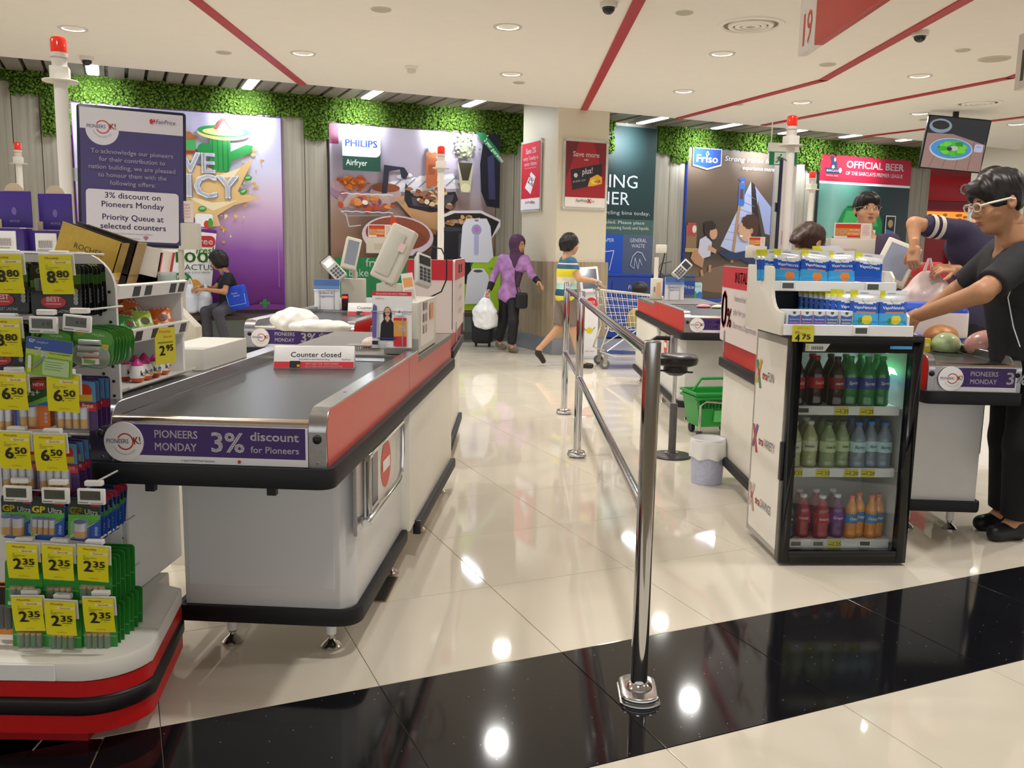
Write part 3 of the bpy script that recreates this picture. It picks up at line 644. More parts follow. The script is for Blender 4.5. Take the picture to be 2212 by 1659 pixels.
# kneeling child and smiling grown-up, drawn plainly
p.poly([(3.10,1.12),(3.02,1.20),(3.06,1.32),(3.20,1.36),(3.30,1.28),(3.26,1.05)],'#b98a68').poly([(3.16,1.30),(3.18,1.50),(3.30,1.56),(3.42,1.46),(3.40,1.24),(3.26,1.20)],'#c9c6d4').poly([(3.36,1.42),(3.52,1.34),(3.50,1.28),(3.34,1.34)],'#c79a78')
blob(p, 3.37, 1.66, 0.12, 0.14, '#3b2a22', 0.1); p.ell(3.44,1.60,0.075,0.095,'#c99b7b'); blob(p, 3.36, 1.72, 0.12, 0.08, '#33241d', 0.14)
p.line([(3.24,1.02),(3.26,0.92)],0.05,'#b98a68').line([(3.40,1.1),(3.40,0.98)],0.05,'#b98a68')
p.poly([(3.55,1.30),(3.75,1.18),(4.0,1.20),(4.30,1.05),(4.58,1.10),(4.58,1.45),(4.36,1.52),(4.22,1.36),(3.9,1.3),(3.7,1.34)],'#2f3c5c').poly([(4.12,1.30),(4.22,1.55),(4.34,1.5),(4.30,1.2)],'#aebfe0')
p.ell(4.06,1.66,0.13,0.17,'#d0a27f',rot=D(14)).poly([(3.95,1.72),(3.91,1.65),(3.96,1.62)],'#d0a27f'); blob(p, 4.16, 1.80, 0.18, 0.12, '#4b3326', 0.1); p.ell(4.25,1.68,0.08,0.13,'#4b3326').ell(4.19,1.66,0.03,0.045,'#c4947a').ell(3.985,1.57,0.035,0.016,'#f6efe8')
p.poly([(2.97,2.92),(3.52,2.92),(3.52,2.66),(3.25,2.585),(2.97,2.64)],'#e9edf6').poly([(2.985,2.905),(3.505,2.905),(3.505,2.68),(3.25,2.61),(2.985,2.66)],'#2b55c0').text('Friso', 3.245, 2.70, 0.115, '#ffffff', w=0.40, bold=0.03).ell(3.245,2.855,0.018,0.018,'#ffffff').ring(3.245,2.84,0.025,0.034,'#ffffff',180,360,12)
p.text('Strong inside for', 3.58, 2.745, 0.075, '#f2f4f8', 'l', 0.98, 0.0, shear=0.22).text('experience more', 3.93, 2.625, 0.065, '#f2f4f8', 'l', 0.64, 0.0, shear=0.22)
p.rect(2.91,0.51,4.58,0.56,'#2a50b6')
p.rr(3.03,0.52,3.26,0.82,0.03,'#bfe3ea').text('Nature', 3.15, 0.74, 0.04, '#3a9a4a').ell(3.09,0.62,0.075,0.085,'#4fae3c',rot=0.5).ell(3.21,0.60,0.06,0.075,'#2f78c4',rot=-0.5)
p.build('printed_picture', t, loc=(0, FY, 0))
# --- beer poster
g = ramp_mat('beer_backdrop', [(5.56,'#3f7f6a'),(6.0,'#86b8ab'),(6.35,'#5d9a86'),(6.8,'#1f3d3f'),(7.65,'#182a2f')], 0, 0.35, wob=0.2)
t = poster('beer_poster', 'beer poster with a red headline band above a dark green keg', 5.56, 7.655, 0.50, 2.98, g, pm('#243436'))
p = Pr(0.0006)
p.rect(5.565,2.53,7.645,2.97,'#c1213f').rect(5.565,2.49,7.645,2.53,'#e9f2f4')
p.text('OFFICIAL BEER', 6.80, 2.775, 0.115, '#ffffff', w=1.32, bold=0.03).text('OF THE BARCLAYS PREMIER LEAGUE', 6.79, 2.655, 0.062, '#ffffff', w=1.32, bold=0.015)
p.poly([(5.66,2.75),(6.02,2.75),(5.98,2.66),(5.70,2.66)],'#23365f').text('BARCLAYS', 5.83, 2.69, 0.035, '#ffffff', w=0.25).text('OFFICIAL BEER', 5.83, 2.615, 0.022, '#ffffff', w=0.27, bold=0.02).ell(6.0,2.72,0.035,0.04,'#ffffff')
p.poly([(5.78,2.76),(5.80,2.86),(5.76,2.93),(5.83,2.95),(5.86,2.88),(5.92,2.86),(5.93,2.76)],'#2a3a66').ell(5.84,2.77,0.03,0.03,'#f2e9ea').ell(5.87,2.89,0.02,0.03,'#ffffff')
p.poly([(6.02,0.52),(6.02,1.85),(6.14,2.06),(6.22,2.12),(6.85,2.12),(6.95,2.04),(7.05,1.85),(7.05,0.52)],'#1f8b48').poly([(6.12,1.80),(6.20,2.05),(6.85,2.05),(6.95,1.80)],'#46b35e').rect(6.2,1.62,6.9,1.74,'#e8f1ee').text('PREMIUM', 6.55, 1.85, 0.035, '#d8eee0').ell(6.53,2.12,0.33,0.03,'#17633a')
p.rect(7.12,1.50,7.36,2.0,'#d7dde2').rect(7.14,1.52,7.34,1.98,'#2b2620').poly([(7.14,1.52),(7.34,1.52),(7.34,1.72),(7.14,1.76)],'#4d79cf').ell(7.24,1.86,0.06,0.07,'#b89a6a')
p.build('printed_picture', t, loc=(0, FY, 0))
# --- two framed notices on the pillar (clear acrylic with stand-offs)
ACR = mat((0.92,0.95,0.95), 0.05, trans=1.0, ior=1.3)
def notice(name, label, loc, rz, w, h):
    t = thing(name, label, 'poster', loc, rz)
    MB().box(-w/2-0.03,-0.03,-0.03,w/2+0.03,-0.026,h+0.03).build('acrylic_sheet', mat('#e6e6e2', 0.12, alpha=0.35), t)
    for x in (-w/2-0.015, w/2+0.015):
        for z in (-0.015, h+0.015): MB().cyl((x,0.0,z),(x,-0.036,z),0.011,n=12).build('standoff', CHROME, t)
    return t
t = notice('plus_card_notice', 'dark red plus card notice on the front of the square pillar', (0.842,11.083,1.815), WA, 0.555, 0.775)
p = Pr(0.0006); p.rect(-0.277,0,0.277,0.775,'#ece6df').rect(-0.277,0.115,0.277,0.775,'#a01f2d').poly([(-0.277,0.3),(-0.277,0.775),(-0.1,0.775)],'#6f1e2a').poly([(0.277,0.3),(0.277,0.775),(0.1,0.775)],'#7a1f2b')
p.text('Save more', 0, 0.60, 0.06, '#f3e6e4', w=0.36, bold=0.02).text('with', 0, 0.555, 0.025, '#f3e6e4').poly([(-0.21,0.44),(0.22,0.53),(0.23,0.29),(-0.18,0.20)],'#262329').poly([(0.03,0.25),(0.06,0.35),(0.16,0.40),(0.225,0.37),(0.228,0.29),(0.10,0.255)],'#e8a42c').ell(0.12,0.31,0.05,0.03,'#f0cf4a')
p.text('plus!', 0.02, 0.40, 0.07, '#f0ecef', w=0.14, rot=D(10), shear=0.2).text('VISA', 0.165, 0.30, 0.03, '#2d2f5c', rot=D(8), bold=0.02).text('40 0000 1234', -0.09, 0.30, 0.022, '#b9b6bb', rot=D(10)).ell(-0.14,0.375,0.027,0.027,'#c6c3c8')
p.text('FairPrice', -0.05, 0.06, 0.035, '#3a3338', w=0.16, shear=0.2).text('X', 0.055, 0.05, 0.05, '#c22a33', bold=0.03).text('tra', 0.10, 0.06, 0.03, '#c22a33', shear=0.2)
p.build('printed_lettering', t, loc=(0,-0.032,0))
_c = (0.505,10.94); _d = (math.sin(WA), -math.cos(WA))     # along the pillar's left face towards the viewer
def leftface(a): return (_c[0] - _d[0]*a, _c[1] - _d[1]*a)
lx, ly = leftface(0.70)
t = notice('senior_saving_notice', 'bright red senior saving notice on the left side of the square pillar', (lx, ly, 1.80), WA - D(90), 0.56, 0.835)
p = Pr(0.0006); p.rect(-0.28,0,0.28,0.835,'#f0eef2').rect(-0.28,0.14,0.28,0.835,'#cf2338').text('Save 2%', 0, 0.70, 0.07, '#f9ebec', w=0.30, bold=0.02).text('every Tuesday as', 0, 0.62, 0.05, '#f9ebec', w=0.44, bold=0.015).text('senior citizens.', 0, 0.55, 0.05, '#f9ebec', w=0.38, bold=0.015).text('terms and conditions apply', 0, 0.515, 0.018, '#f3c9ce', w=0.34)
p.poly([(0.02,0.47),(0.16,0.40),(0.02,0.19),(-0.16,0.28)],'#f3ecef').text('2%', 0.0, 0.31, 0.10, '#4b4350', rot=D(-25), bold=0.01).text('FairPrice', -0.05, 0.075, 0.035, '#55383f', w=0.18, shear=0.2).text('Xtra', 0.09, 0.07, 0.04, '#c22a33', bold=0.02)
p.build('printed_lettering', t, loc=(0,-0.032,0))
# --- recycling bins
for k, (s0, s1, c, lb) in enumerate(((1.20,2.00,'#2147a8','blue recycling bin below the green panel'), (2.03,2.80,'#56617a','grey blue waste bin beside the blue recycling bin'))):
    t = thing('recycling_bin', lb, 'bin', WO, WA, 'bins under the recycling panel')
    MB().box(s0,-0.55,0.02,s1,-0.07,0.92).build('body', mat(c, 0.4, noise=0.03), t, bevel=0.012)
    MB().box(s0-0.01,-0.56,0.92,s1+0.01,-0.06,0.96).build('lid', mat(c, 0.3), t, bevel=0.008)
    MB().box(s0+0.12,-0.563,0.66,s1-0.02,-0.548,0.86).build('name_strip', mat('#27469d', 0.4), t)
    p = Pr(0.0006); p.text('FairPrice', s0+0.56, 0.74, 0.055, '#f2f5ff', w=0.34, bold=0.02, shear=0.2); p.build('printed_lettering', t, loc=(0,-0.566,0))
# --- red shop front and poster screens past the wall's end
t = thing('red_shopfront', 'red shop front with glowing signs beyond the beer poster', 'shop front', (7.9,17.2,0), D(10))
MB().box(-0.6,0,0,1.6,0.3,3.0).build('front_wall', mat('#a31f2a', 0.4), t)
MB().box(-0.5,-0.05,2.35,1.6,0.0,2.8).build('sign_band', mat('#c3202f', 0.4), t, bevel=0.005)
MB().box(-0.45,-0.04,1.75,1.5,0.0,2.15).build('light_box', mat('#ff9a3a', 0.5, emit=0.9), t)
MB().box(-0.45,-0.03,2.2,1.5,0.0,2.34).build('shelf_band', mat('#8a1a22', 0.4), t)
p = Pr(0.0006); p.text('COOK', 1.0, 2.48, 0.2, '#f2eceb', bold=0.02)
for k in range(40): blob(p, random.uniform(0.1,1.3), random.uniform(1.8,2.1), 0.05, 0.03, random.choice(['#ffd15a','#e2572a','#ffb13a','#b92f22']))
p.rect(0.45,0.9,0.95,1.35,'#e8e6ea').rect(0.45,1.35,0.95,1.45,'#4a5aa0')
for k in range(5): p.rect(0.5,1.28-0.07*k,0.88,1.295-0.07*k,'#b7b7c0')
p.build('printed_sign', t, loc=(0,-0.06,0))
t = thing('lit_notice_panel', 'tall white lit panel on the bright pillar behind the hanging screen', 'panel', (7.92,14.15,0.6), WA-D(90))
MB().box(-0.85,-0.05,0,-0.05,-0.012,1.55).build('panel', mat('#dfe8ee', 0.3), t, bevel=0.004)
p = Pr(0.0006); p.text('English', -0.45, 1.3, 0.06, '#d2747c'); p.text('Opening hours', -0.45, 1.15, 0.04, '#8f97a6'); p.build('printed_lettering', t, loc=(0,-0.052,0))
# ================================================================== CHECKOUT COUNTERS (local frame: x across, y along the lane away from the viewer)
PURP = '#43276f'
def pioneer_sign(par, x0, x1, z0, z1, y):
    """purple strip with lettering and a round white badge, facing -y"""
    s = MB().box(x0, y-0.003, z0, x1, y, z1).build('sign_plate', mat('#f3f2f4', 0.35), par)
    w = x1-x0; h = z1-z0; p = Pr(0.0003)
    p.rect(0.0, 0.19*h, w-0.006, h, PURP)
    p.text('PIONEERS', 0.085, 0.66*h, 0.20*h, '#efedf3', 'l', 0.115, 0.015).text('MONDAY', 0.085, 0.33*h, 0.20*h, '#efedf3', 'l', 0.112, 0.015)
    p.text('3%', 0.238, 0.34*h, 0.50*h, '#efedf3', 'l', 0.086, 0.02);
    if w > 0.4: p.text('discount', 0.342, 0.66*h, 0.22*h, '#efedf3', 'l', 0.128, 0.025).text('for Pioneers', 0.342, 0.34*h, 0.17*h, '#efedf3', 'l', 0.128, 0.015)
    if w > 0.4: p.text('in support of the Pioneer Generation', 0.30*w*1.35, 0.06*h, 0.055*h, '#4b3a66', w=0.09).ell(0.63*w, 0.09*h, 0.004, 0.005, '#c0392b')
    p.build('sign_lettering', s, loc=(x0, y-0.0033, z0))
    b = MB().cyl((x0+0.002, y-0.008, z0+0.054), (x0+0.002, y-0.003, z0+0.054), 0.053, n=40).build('badge_disc', mat('#f4f2f1', 0.35), par)
    p = Pr(0.0003); badge_print(p, 0, 0, 0.053)
    p.build('badge_print', b, loc=(x0+0.002, y-0.0083, z0+0.054))
def badge_print(p, cx, cy, r, ink='#3a3162'):
    p.ring(cx+0.10*r, cy+0.02*r, 0.36*r, 0.43*r, '#c0392f', 25, 155, 24).ring(cx+0.10*r, cy+0.02*r, 0.36*r, 0.43*r, '#c0392f', 205, 395, 30)
    p.text('PIONEERS', cx-0.86*r, cy-0.07*r, 0.22*r, ink, 'l', 1.12*r, 0.0, shear=0.06).text('K!', cx+0.56*r, cy-0.10*r, 0.36*r, '#c0392f', 'l', 0.34*r, 0.015, rot=D(6))
    for k in range(14):
        a = D(205 + 9*k); p.ell(cx+0.10*r+0.62*r*math.cos(a), cy+0.62*r*math.sin(a), 0.028*r, 0.028*r, '#8f8b95', 6)
def nose(n=8):
    """side view of the steel rail: straight up, rounded, then back"""
    P = [(-0.44, 0.700), (-0.44, 0.795)]
    for k in range(n+1):
        a = D(180 - 90*k/n); P.append((-0.38 + 0.06*math.cos(a), 0.797 + 0.06*math.sin(a)))
    return P
def foot(par, x, y, top=0.13):
    l = MB().cyl((x,y,0.045),(x,y,top),0.0165,n=16).build('leg', mat('#e9e7e2', 0.4), par)
    MB().lathe([(0.034,0.0),(0.034,0.006),(0.026,0.016),(0.012,0.027),(0.009,0.034),(0.012,0.036),(0.012,0.046)], 20, (x,y,0)).build('levelling_foot', mat((0.55,0.54,0.50), 0.15, 1.0), l)
def counter(name, label, O, A, side=1, bv=-0.08, red=REDP, L=1.98, gate=True, simple=False, ws=1.0):
    t = thing(name, label, 'checkout counter', (O[0],O[1],0), D(A-90), 'checkout belt counters')
    mx = (lambda x: x) if side > 0 else (lambda x: -0.52 + (0.12 - x)*ws)
    class M2(MB):
        def add(s, vs, fs): return MB.add(s, [(mx(q[0]), q[1], q[2]) for q in vs], fs)
    # cabinets
    MB.add  # keep
    b = M2(); b.prism([(-0.44,bv),(0.052,bv),(0.092,bv+0.05),(0.092,0.72),(-0.44,0.72)], 0.155, 0.66); b.build('front_cabinet', LAMG, t, bevel=0.004)
    if not simple: M2().box(-0.425,bv-0.0025,0.225,0.035,bv+0.001,0.648).build('access_panel', mat('#e0dfde', 0.4), t, bevel=0.001, seg=1)
    M2().prism([(-0.30,0.72),(0.125,0.72),(0.125,L-0.02),(-0.30,L-0.02)], 0.155, 0.66).build('rear_cabinet', LAMW, t, bevel=0.004)
    # lower bumpers
    def rail(pts, z0, z1, w, nm, m):
        q = M2(); n = len(pts); ring = []
        for i,(x,y) in enumerate(pts):
            a = pts[max(i-1,0)]; c = pts[min(i+1,n-1)]; dx, dy = c[0]-a[0], c[1]-a[1]; d = math.hypot(dx,dy); nx, ny = dy/d*w, -dx/d*w
            ring.append((x,y,nx,ny))
        vs = []; h = z1-z0
        for x,y,nx,ny in ring: vs += [(x,y,z0),(x+nx*0.85,y+ny*0.85,z0),(x+nx,y+ny,z0+0.22*h),(x+nx,y+ny,z1-0.22*h),(x+nx*0.85,y+ny*0.85,z1),(x,y,z1)]
        fs = [(6*i+k,6*i+(k+1)%6,6*(i+1)+(k+1)%6,6*(i+1)+k) for i in range(n-1) for k in range(6)] + [(0,1,2,3,4,5), tuple(6*(n-1)+k for k in reversed(range(6)))]
        q.add(vs, fs); return q.build(nm, m, t, smooth=40)
    cr = lambda cx, cy, r, a0, a1, n=5: [(cx + r*math.cos(D(a0+(a1-a0)*k/n)), cy + r*math.sin(D(a0+(a1-a0)*k/n))) for k in range(n+1)]
    rail([(-0.45,0.2),(-0.45,bv)] + [(-0.44,bv-0.002),(0.03,bv-0.002)] + cr(0.044,bv+0.05,0.05,-70,0) + [(0.094,0.1),(0.094,0.722)], 0.112, 0.162, 0.022, 'low_bumper', RUBBER)
    rail([(0.125,0.84),(0.125,L-0.01)], 0.112, 0.162, 0.022, 'low_bumper', RUBBER)
    M2().box(0.117,0.83,0.108,0.15,0.852,0.166).build('bumper_cap', BLACK, t, bevel=0.004)
    # belt deck and upper bumper
    M2().box(-0.515,-0.425,0.645,0.113,L,0.70).build('deck', mat('#3a3836', 0.5), t)
    rail([(-0.516,-0.10),(-0.516,-0.40)] + cr(-0.496,-0.42,0.02,180,270,4) + cr(0.095,-0.42,0.02,270,360,4) + [(0.115,-0.3),(0.115,L)], 0.648, 0.702, 0.024, 'bumper', RUBBER)
    # red flank
    pf = [(-0.425,0.70)] + [(y+0.006, z-0.006) for y, z in nose()[1:]] + [(0.75,0.848),(0.75,0.70)]
    M2().prism(pf, 0.108, 0.117, 'x').build('side_panel', red, t)
    M2().prism([(0.755,0.70),(0.755,0.848),(0.97,0.848),(0.97,0.805),(L,0.815),(L,0.70)], 0.108, 0.117, 'x').build('side_panel', red, t)
    M2().prism([(0.955,0.70),(0.955,0.80),(L,0.80),(L,0.70)], -0.50, 0.108, 'x').build('till_body', mat('#9c968b', 0.5), t)
    M2().box(-0.50,0.972,0.805,0.118,L,0.832).build('till_top', mat('#716c66', 0.4, noise=0.06), t, bevel=0.002, seg=1)
    # rails
    for x0, x1 in ((-0.52,-0.458),(0.068,0.116)):
        inner = [(y+0.0025, z-0.0025) for y, z in nose()]
        s = M2(); P = nose() + [(0.965,0.857)]; Q = P + [(0.965,0.818),(-0.30,0.818),(-0.38,0.76),(-0.40,0.70)]
        s.prism(Q, x0, x1, 'x'); r_ = s.build('steel_rail', STEEL, t, bevel=0.0015, seg=1)
        if not simple:
            for z in (0.715,): MB().cyl((mx((x0+x1)/2),-0.4425,z),(mx((x0+x1)/2),-0.4395,z),0.004,n=10).build('screw', CHROME, r_)
            MB().cyl((mx((x0+x1)/2),-0.15,0.8565),(mx((x0+x1)/2),-0.15,0.8585),0.005,n=10).build('screw', CHROME, r_)
            MB().cyl((mx((x0+x1)/2),0.35,0.8565),(mx((x0+x1)/2),0.35,0.8585),0.005,n=10).build('screw', CHROME, r_)
        MB().ell((mx((x0+x1)/2),-0.44,0.778),(0.0125,0.010,0.0125),14,8).build('buffer_knob', BLACK, t)
    M2().box(-0.458,-0.438,0.70,0.068,-0.42,0.812).build('end_plate', STEEL, t)
    M2().cyl((-0.458,-0.420,0.808),(0.068,-0.420,0.808),0.0175,n=24).build('end_roller', mat((0.60,0.48,0.38), 0.25, 1.0), t)
    M2().box(-0.456,-0.405,0.80,0.066,0.84,0.819).build('conveyor_belt', mat('#3c3f44', 0.32, noise=0.12, scale=300), t)
    M2().box(-0.456,0.845,0.80,0.066,0.968,0.822).build('belt_end_strip', STEEL, t)
    pioneer_sign(t, -0.425, 0.068 if side > 0 else (0.06 if ws == 1 else -0.145), 0.704, 0.806, -0.441)
    # hooks below the bumper, legs
    if not simple:
        for x in (-0.365,-0.035): MB().box(mx(x)-0.012,-0.435,0.622,mx(x)+0.012,-0.415,0.65).build('hook_tab', BLACK, t)
    for x, y in ((-0.325,0.0),(0.0,0.0),(0.058,0.66),(-0.325,0.66),(0.08,1.2),(0.08,1.85),(-0.25,1.85)): foot(t, mx(x), y + (bv+0.08 if y == 0 else 0))
    if gate:
        gx = 0.0935; S = M2
        g = S().box(gx,-0.075,0.395,gx+0.012,0.03,0.628).build('gate_bracket', STEEL, t, bevel=0.002, seg=1)
        S().cyl((gx+0.022,0.045,0.40),(gx+0.022,0.045,0.63),0.010,n=12).build('hinge_bar', CHROME, g)
        path = [(gx+0.03,-0.01,0.425),(gx+0.03,0.50,0.425),(gx+0.03,0.555,0.45),(gx+0.03,0.57,0.50),(gx+0.03,0.57,0.632),(gx+0.03,0.02,0.632)]
        S().tube(path, 0.009, 10).build('gate_frame', CHROME, t)
        S().cyl((gx+0.03,-0.035,0.425),(gx+0.03,0.0,0.425),0.013,n=14).build('gate_pivot', CHROME, t)
        S().cyl((gx+0.03,-0.02,0.632),(gx+0.03,0.02,0.632),0.013,n=14).build('gate_pivot', CHROME, t)
        pl = S().box(gx+0.012,0.10,0.435,gx+0.016,0.52,0.62).build('gate_plate', mat('#e4ded0', 0.4), t)
        S().box(gx+0.0165,0.12,0.435,gx+0.018,0.20,0.62).build('dark_strip', mat('#3f3d4a', 0.2, 0.6), pl)
        q = M2(); n = 32; vs = [(gx+0.0175, 0.335+0.082*math.cos(2*math.pi*k/n), 0.528+0.082*math.sin(2*math.pi*k/n)) for k in range(n)]
        q.add(vs, [tuple(range(n))]); q.build('no_entry_disc', pm('#d8503f'), pl)
        M2().add([(gx+0.019,0.275,0.508),(gx+0.019,0.395,0.508),(gx+0.019,0.395,0.548),(gx+0.019,0.275,0.548)],[(0,1,2,3)]).build('no_entry_bar', pm('#f1ece4'), pl)
    return t
L1A, L1O = 86.4, (-0.568, 2.693)
counter('checkout_counter', 'closed checkout belt counter in the left foreground with purple sign on its end', L1O, L1A, 1, -0.08, mat('#cc4a3c', 0.3, noise=0.03, scale=30))  # flank red lightened: the grazing glare on it is put into its colour
counter('checkout_counter', 'second closed checkout counter, behind the front left one, heaped with plastic bags', (-0.987, 5.433), 86.4, 1, -0.24, gate=False, simple=True, L=1.6)
counter('checkout_counter', 'busy checkout counter right of the drinks fridge where the man unloads groceries', (2.34, 4.206), 87.0, -1, -0.24, gate=False, simple=True, L=1.10, ws=0.62)
counter('checkout_counter', 'checkout counter across the aisle behind the black stool', (1.765, 6.89), 90.0, -1, -0.24, gate=True, simple=True, L=2.0)
# side units with upright boards
def side_unit(name, label, x, y0, y1, width, face, bt, title):
    """face +1 looks right, -1 looks left; runs from y0 to y1"""
    t = thing(name, label, 'counter unit', (x, y0, 0), D(90 if face > 0 else -90))
    n = y1-y0; a, b = (0, n) if face > 0 else (-n, 0)       # local x runs along the lane
    MB().box(a,0.02,0.155,b,width,0.66).build('cabinet', LAMW, t, bevel=0.004)
    MB().box(a,-0.002,0.112,b,0.022,0.162).build('low_bumper', RUBBER, t, bevel=0.006)
    MB().box(a-0.01,-0.01,0.648,b+0.01,width+0.01,0.702).build('bumper', RUBBER, t, bevel=0.008)
    MB().box(a+0.002,0.012,0.702,b-0.002,width,0.80).build('red_band', REDP, t)
    MB().box(a+0.004,0.01,0.80,b-0.004,width,0.83).build('counter_top', mat('#716c66', 0.4), t)
    for q in (a+0.12, b-0.12): foot(t, q, width*0.5)
    bd = MB().prism(rrect(a+0.0, 0.80, b-0.0, bt, 0.02), -0.012, 0.004, 'y').build('notice_board', mat('#e9dcd8', 0.35), t)
    MB().prism(rrect(a+0.002, bt-0.115, b-0.002, bt-0.002, 0.018), -0.0135, -0.011, 'y').build('board_header', mat('#cf2b3a', 0.35), t)
    for q in (a+0.12, b-0.12): MB().box(q-0.008,-0.018,0.74,q+0.008,-0.012,0.86).build('bracket', STEEL, t, bevel=0.003)
    return t, a, b
t, a, b = side_unit('side_unit', 'white counter side unit with a red and white board, behind the front left till', -0.345, 5.03, 6.02, 0.47, 1, 1.215, '')
MB().box(0.0,0.0,0.80,0.014,0.26,1.215).build('end_board', mat('#e9dcd8', 0.35), t)
MB().box(-0.002,0.0,1.10,0.0,0.26,1.213).build('end_header', mat('#cf2b3a', 0.35), t)
p = Pr(0.0005); p.text('RESTUR', 0.30, 1.135, 0.05, '#f3dcdc', 'l', 0.36, 0.015)
for k, s_ in enumerate(('Interest-free','purchases','Electronics')): p.text(s_, 0.32, 1.04-0.075*k, 0.032, '#8f8488', 'l', 0.30)
p.build('board_lettering', t, loc=(0,-0.014,0))
t, a, b = side_unit('side_unit', 'white side unit with the red zero percent instalment board behind the drinks fridge', 1.178, 4.02, 4.97, 0.55, -1, 1.208, '')
p = Pr(0.0005); p.text('INSTALMENT', -0.66, 1.125, 0.055, '#f5dfe0', 'l', 0.44, 0.01); p.build('board_title', t, loc=(0,-0.014,0)); p = Pr(0.0005); p.text('0', -0.93, 0.875, 0.20, '#d32f43', 'l', 0.12, 0.02).text('%', -0.80, 0.885, 0.10, '#d32f43', 'l', 0.10, 0.02); p.build('board_figure', t, loc=(0,-0.014,0)); p = Pr(0.0005)
for k, s_ in enumerate(('Interest-free* instalment','plan for purchases at','Electronics Department')): p.text(s_, -0.66, 1.03-0.07*k, 0.03, '#8a8085', 'l', 0.46)
p.build('board_lettering', t, loc=(0,-0.014,0))
# ---- closed signs (folded tent cards)
def closed_sign(label, loc, rz, w=0.30, h=0.082):
    t = thing('counter_closed_sign', label, 'sign', loc, rz, 'counter closed signs')
    MB().prism([(-0.045,0),(0.045,0),(0.006,h),(-0.006,h)], -w/2, w/2, 'x').build('tent_card', mat('#f2efee', 0.35), t, bevel=0.003)
    p = Pr(0.0003); q = h*0.96
    p.rect(-w/2+0.002,0.003,w/2-0.002,0.36*q,'#d2363f').text('Counter closed', 0.02*w, 0.60*q, 0.25*q, '#3b3338', w=0.62*w, bold=0.005).text('Shop online at www.fairprice.com.sg', -0.0*w, 0.45*q, 0.085*q, '#54484c', w=0.38*w).text('FairPrice', 0.40*w, 0.44*q, 0.09*q, '#a33a45', w=0.11*w)
    p.text('PAY LESS FOR GROCERIES!', 0.10*w, 0.20*q, 0.10*q, '#f6e3e4', w=0.40*w, bold=0.01).text('Ask our cashier about the Plus Visa Card today', 0.12*w, 0.09*q, 0.06*q, '#eebfc2', w=0.46*w).rr(-0.30*w,0.06*q,-0.17*w,0.40*q,0.003,'#2a2529').rect(-0.21*w,0.10*q,-0.175*w,0.22*q,'#e0a431')
    sl = math.atan2(0.039, h)
    p.build('card_print', t, mapf=lambda x, y, z: (x, -0.0455 - z + y*math.sin(sl), y*math.cos(sl)))
    return t
def loc_of(O, A, u, v, z):
    a = D(A); return (O[0] + u*math.sin(a) + v*math.cos(a), O[1] - u*math.cos(a) + v*math.sin(a), z)
closed_sign('white and red counter closed tent sign across the front belt', loc_of(L1O, L1A, -0.225, 0.64, 0.8192), D(6))
closed_sign('white and red counter closed tent sign half hidden by the heap of plastic bags', loc_of((-0.987,5.433), 86.4, -0.03, 0.62, 0.8192), D(4))
# ================================================================== CHROME BARRIER
def post(label, x, y, rz, h=1.035, r=0.0245):
    t = thing('barrier_post', label, 'post', (x, y, 0), rz, 'chrome barrier posts')
    pts = []
    for k in range(9): a = D(-42 + 84*k/8); pts.append((0.118*math.sin(a)*0.74, -0.118*math.cos(a) + 0.028))
    pl = pts + [(-q[0], -q[1]) for q in pts]
    MB().prism(pl, 0.0, 0.006).build('foot_plate', mat((0.5,0.5,0.5), 0.2, 1.0), t, bevel=0.002)
    MB().prism([(x_*0.93, y_*0.93) for x_, y_ in pl], 0.006, 0.026).build('foot_cover', mat((0.66,0.66,0.66), 0.16, 1.0), t, bevel=0.008, seg=3)
    MB().lathe([(0.040,0.026),(0.040,0.030),(0.030,0.040),(r,0.042)], 28).build('collar', CHROME, t)
    MB().lathe([(r,0.03),(r,h-0.004),(r-0.003,h),(0.0,h+0.001)], 32, capt=False).build('tube', CHROME, t)
    return t
post('nearest tall chrome barrier post with the oval base on the dark tiles', 0.383, 2.413, D(-2))
post('middle chrome barrier post in the aisle', 0.416, 5.441, D(0))
post('farthest chrome barrier post, by the walking shopper', 0.416, 6.916, D(0))
for i, (a, b, za, zb, lb) in enumerate((((0.383,2.413),(0.416,5.441),0.995,0.985,'upper chrome rail of the near barrier bay'), ((0.383,2.413),(0.416,5.441),0.545,0.50,'lower chrome rail of the near barrier bay'),
        ((0.416,5.441),(0.416,6.916),0.985,0.985,'upper chrome rail of the far barrier bay'), ((0.416,5.441),(0.416,6.916),0.50,0.49,'lower chrome rail of the far barrier bay'))):
    t = thing('barrier_rail', lb, 'rail', (0,0,0), 0, 'chrome barrier rails')
    MB().cyl((a[0],a[1]+0.02,za),(b[0],b[1]-0.02,zb),0.0175,n=20).build('tube', CHROME, t)
    for (x, y), z, d in ((a, za, 0.03), (b, zb, -0.03)): MB().cyl((x,y+d*0.65,z),(x,y+d*1.9,z),0.0215,n=20).build('end_cup', CHROME, t)

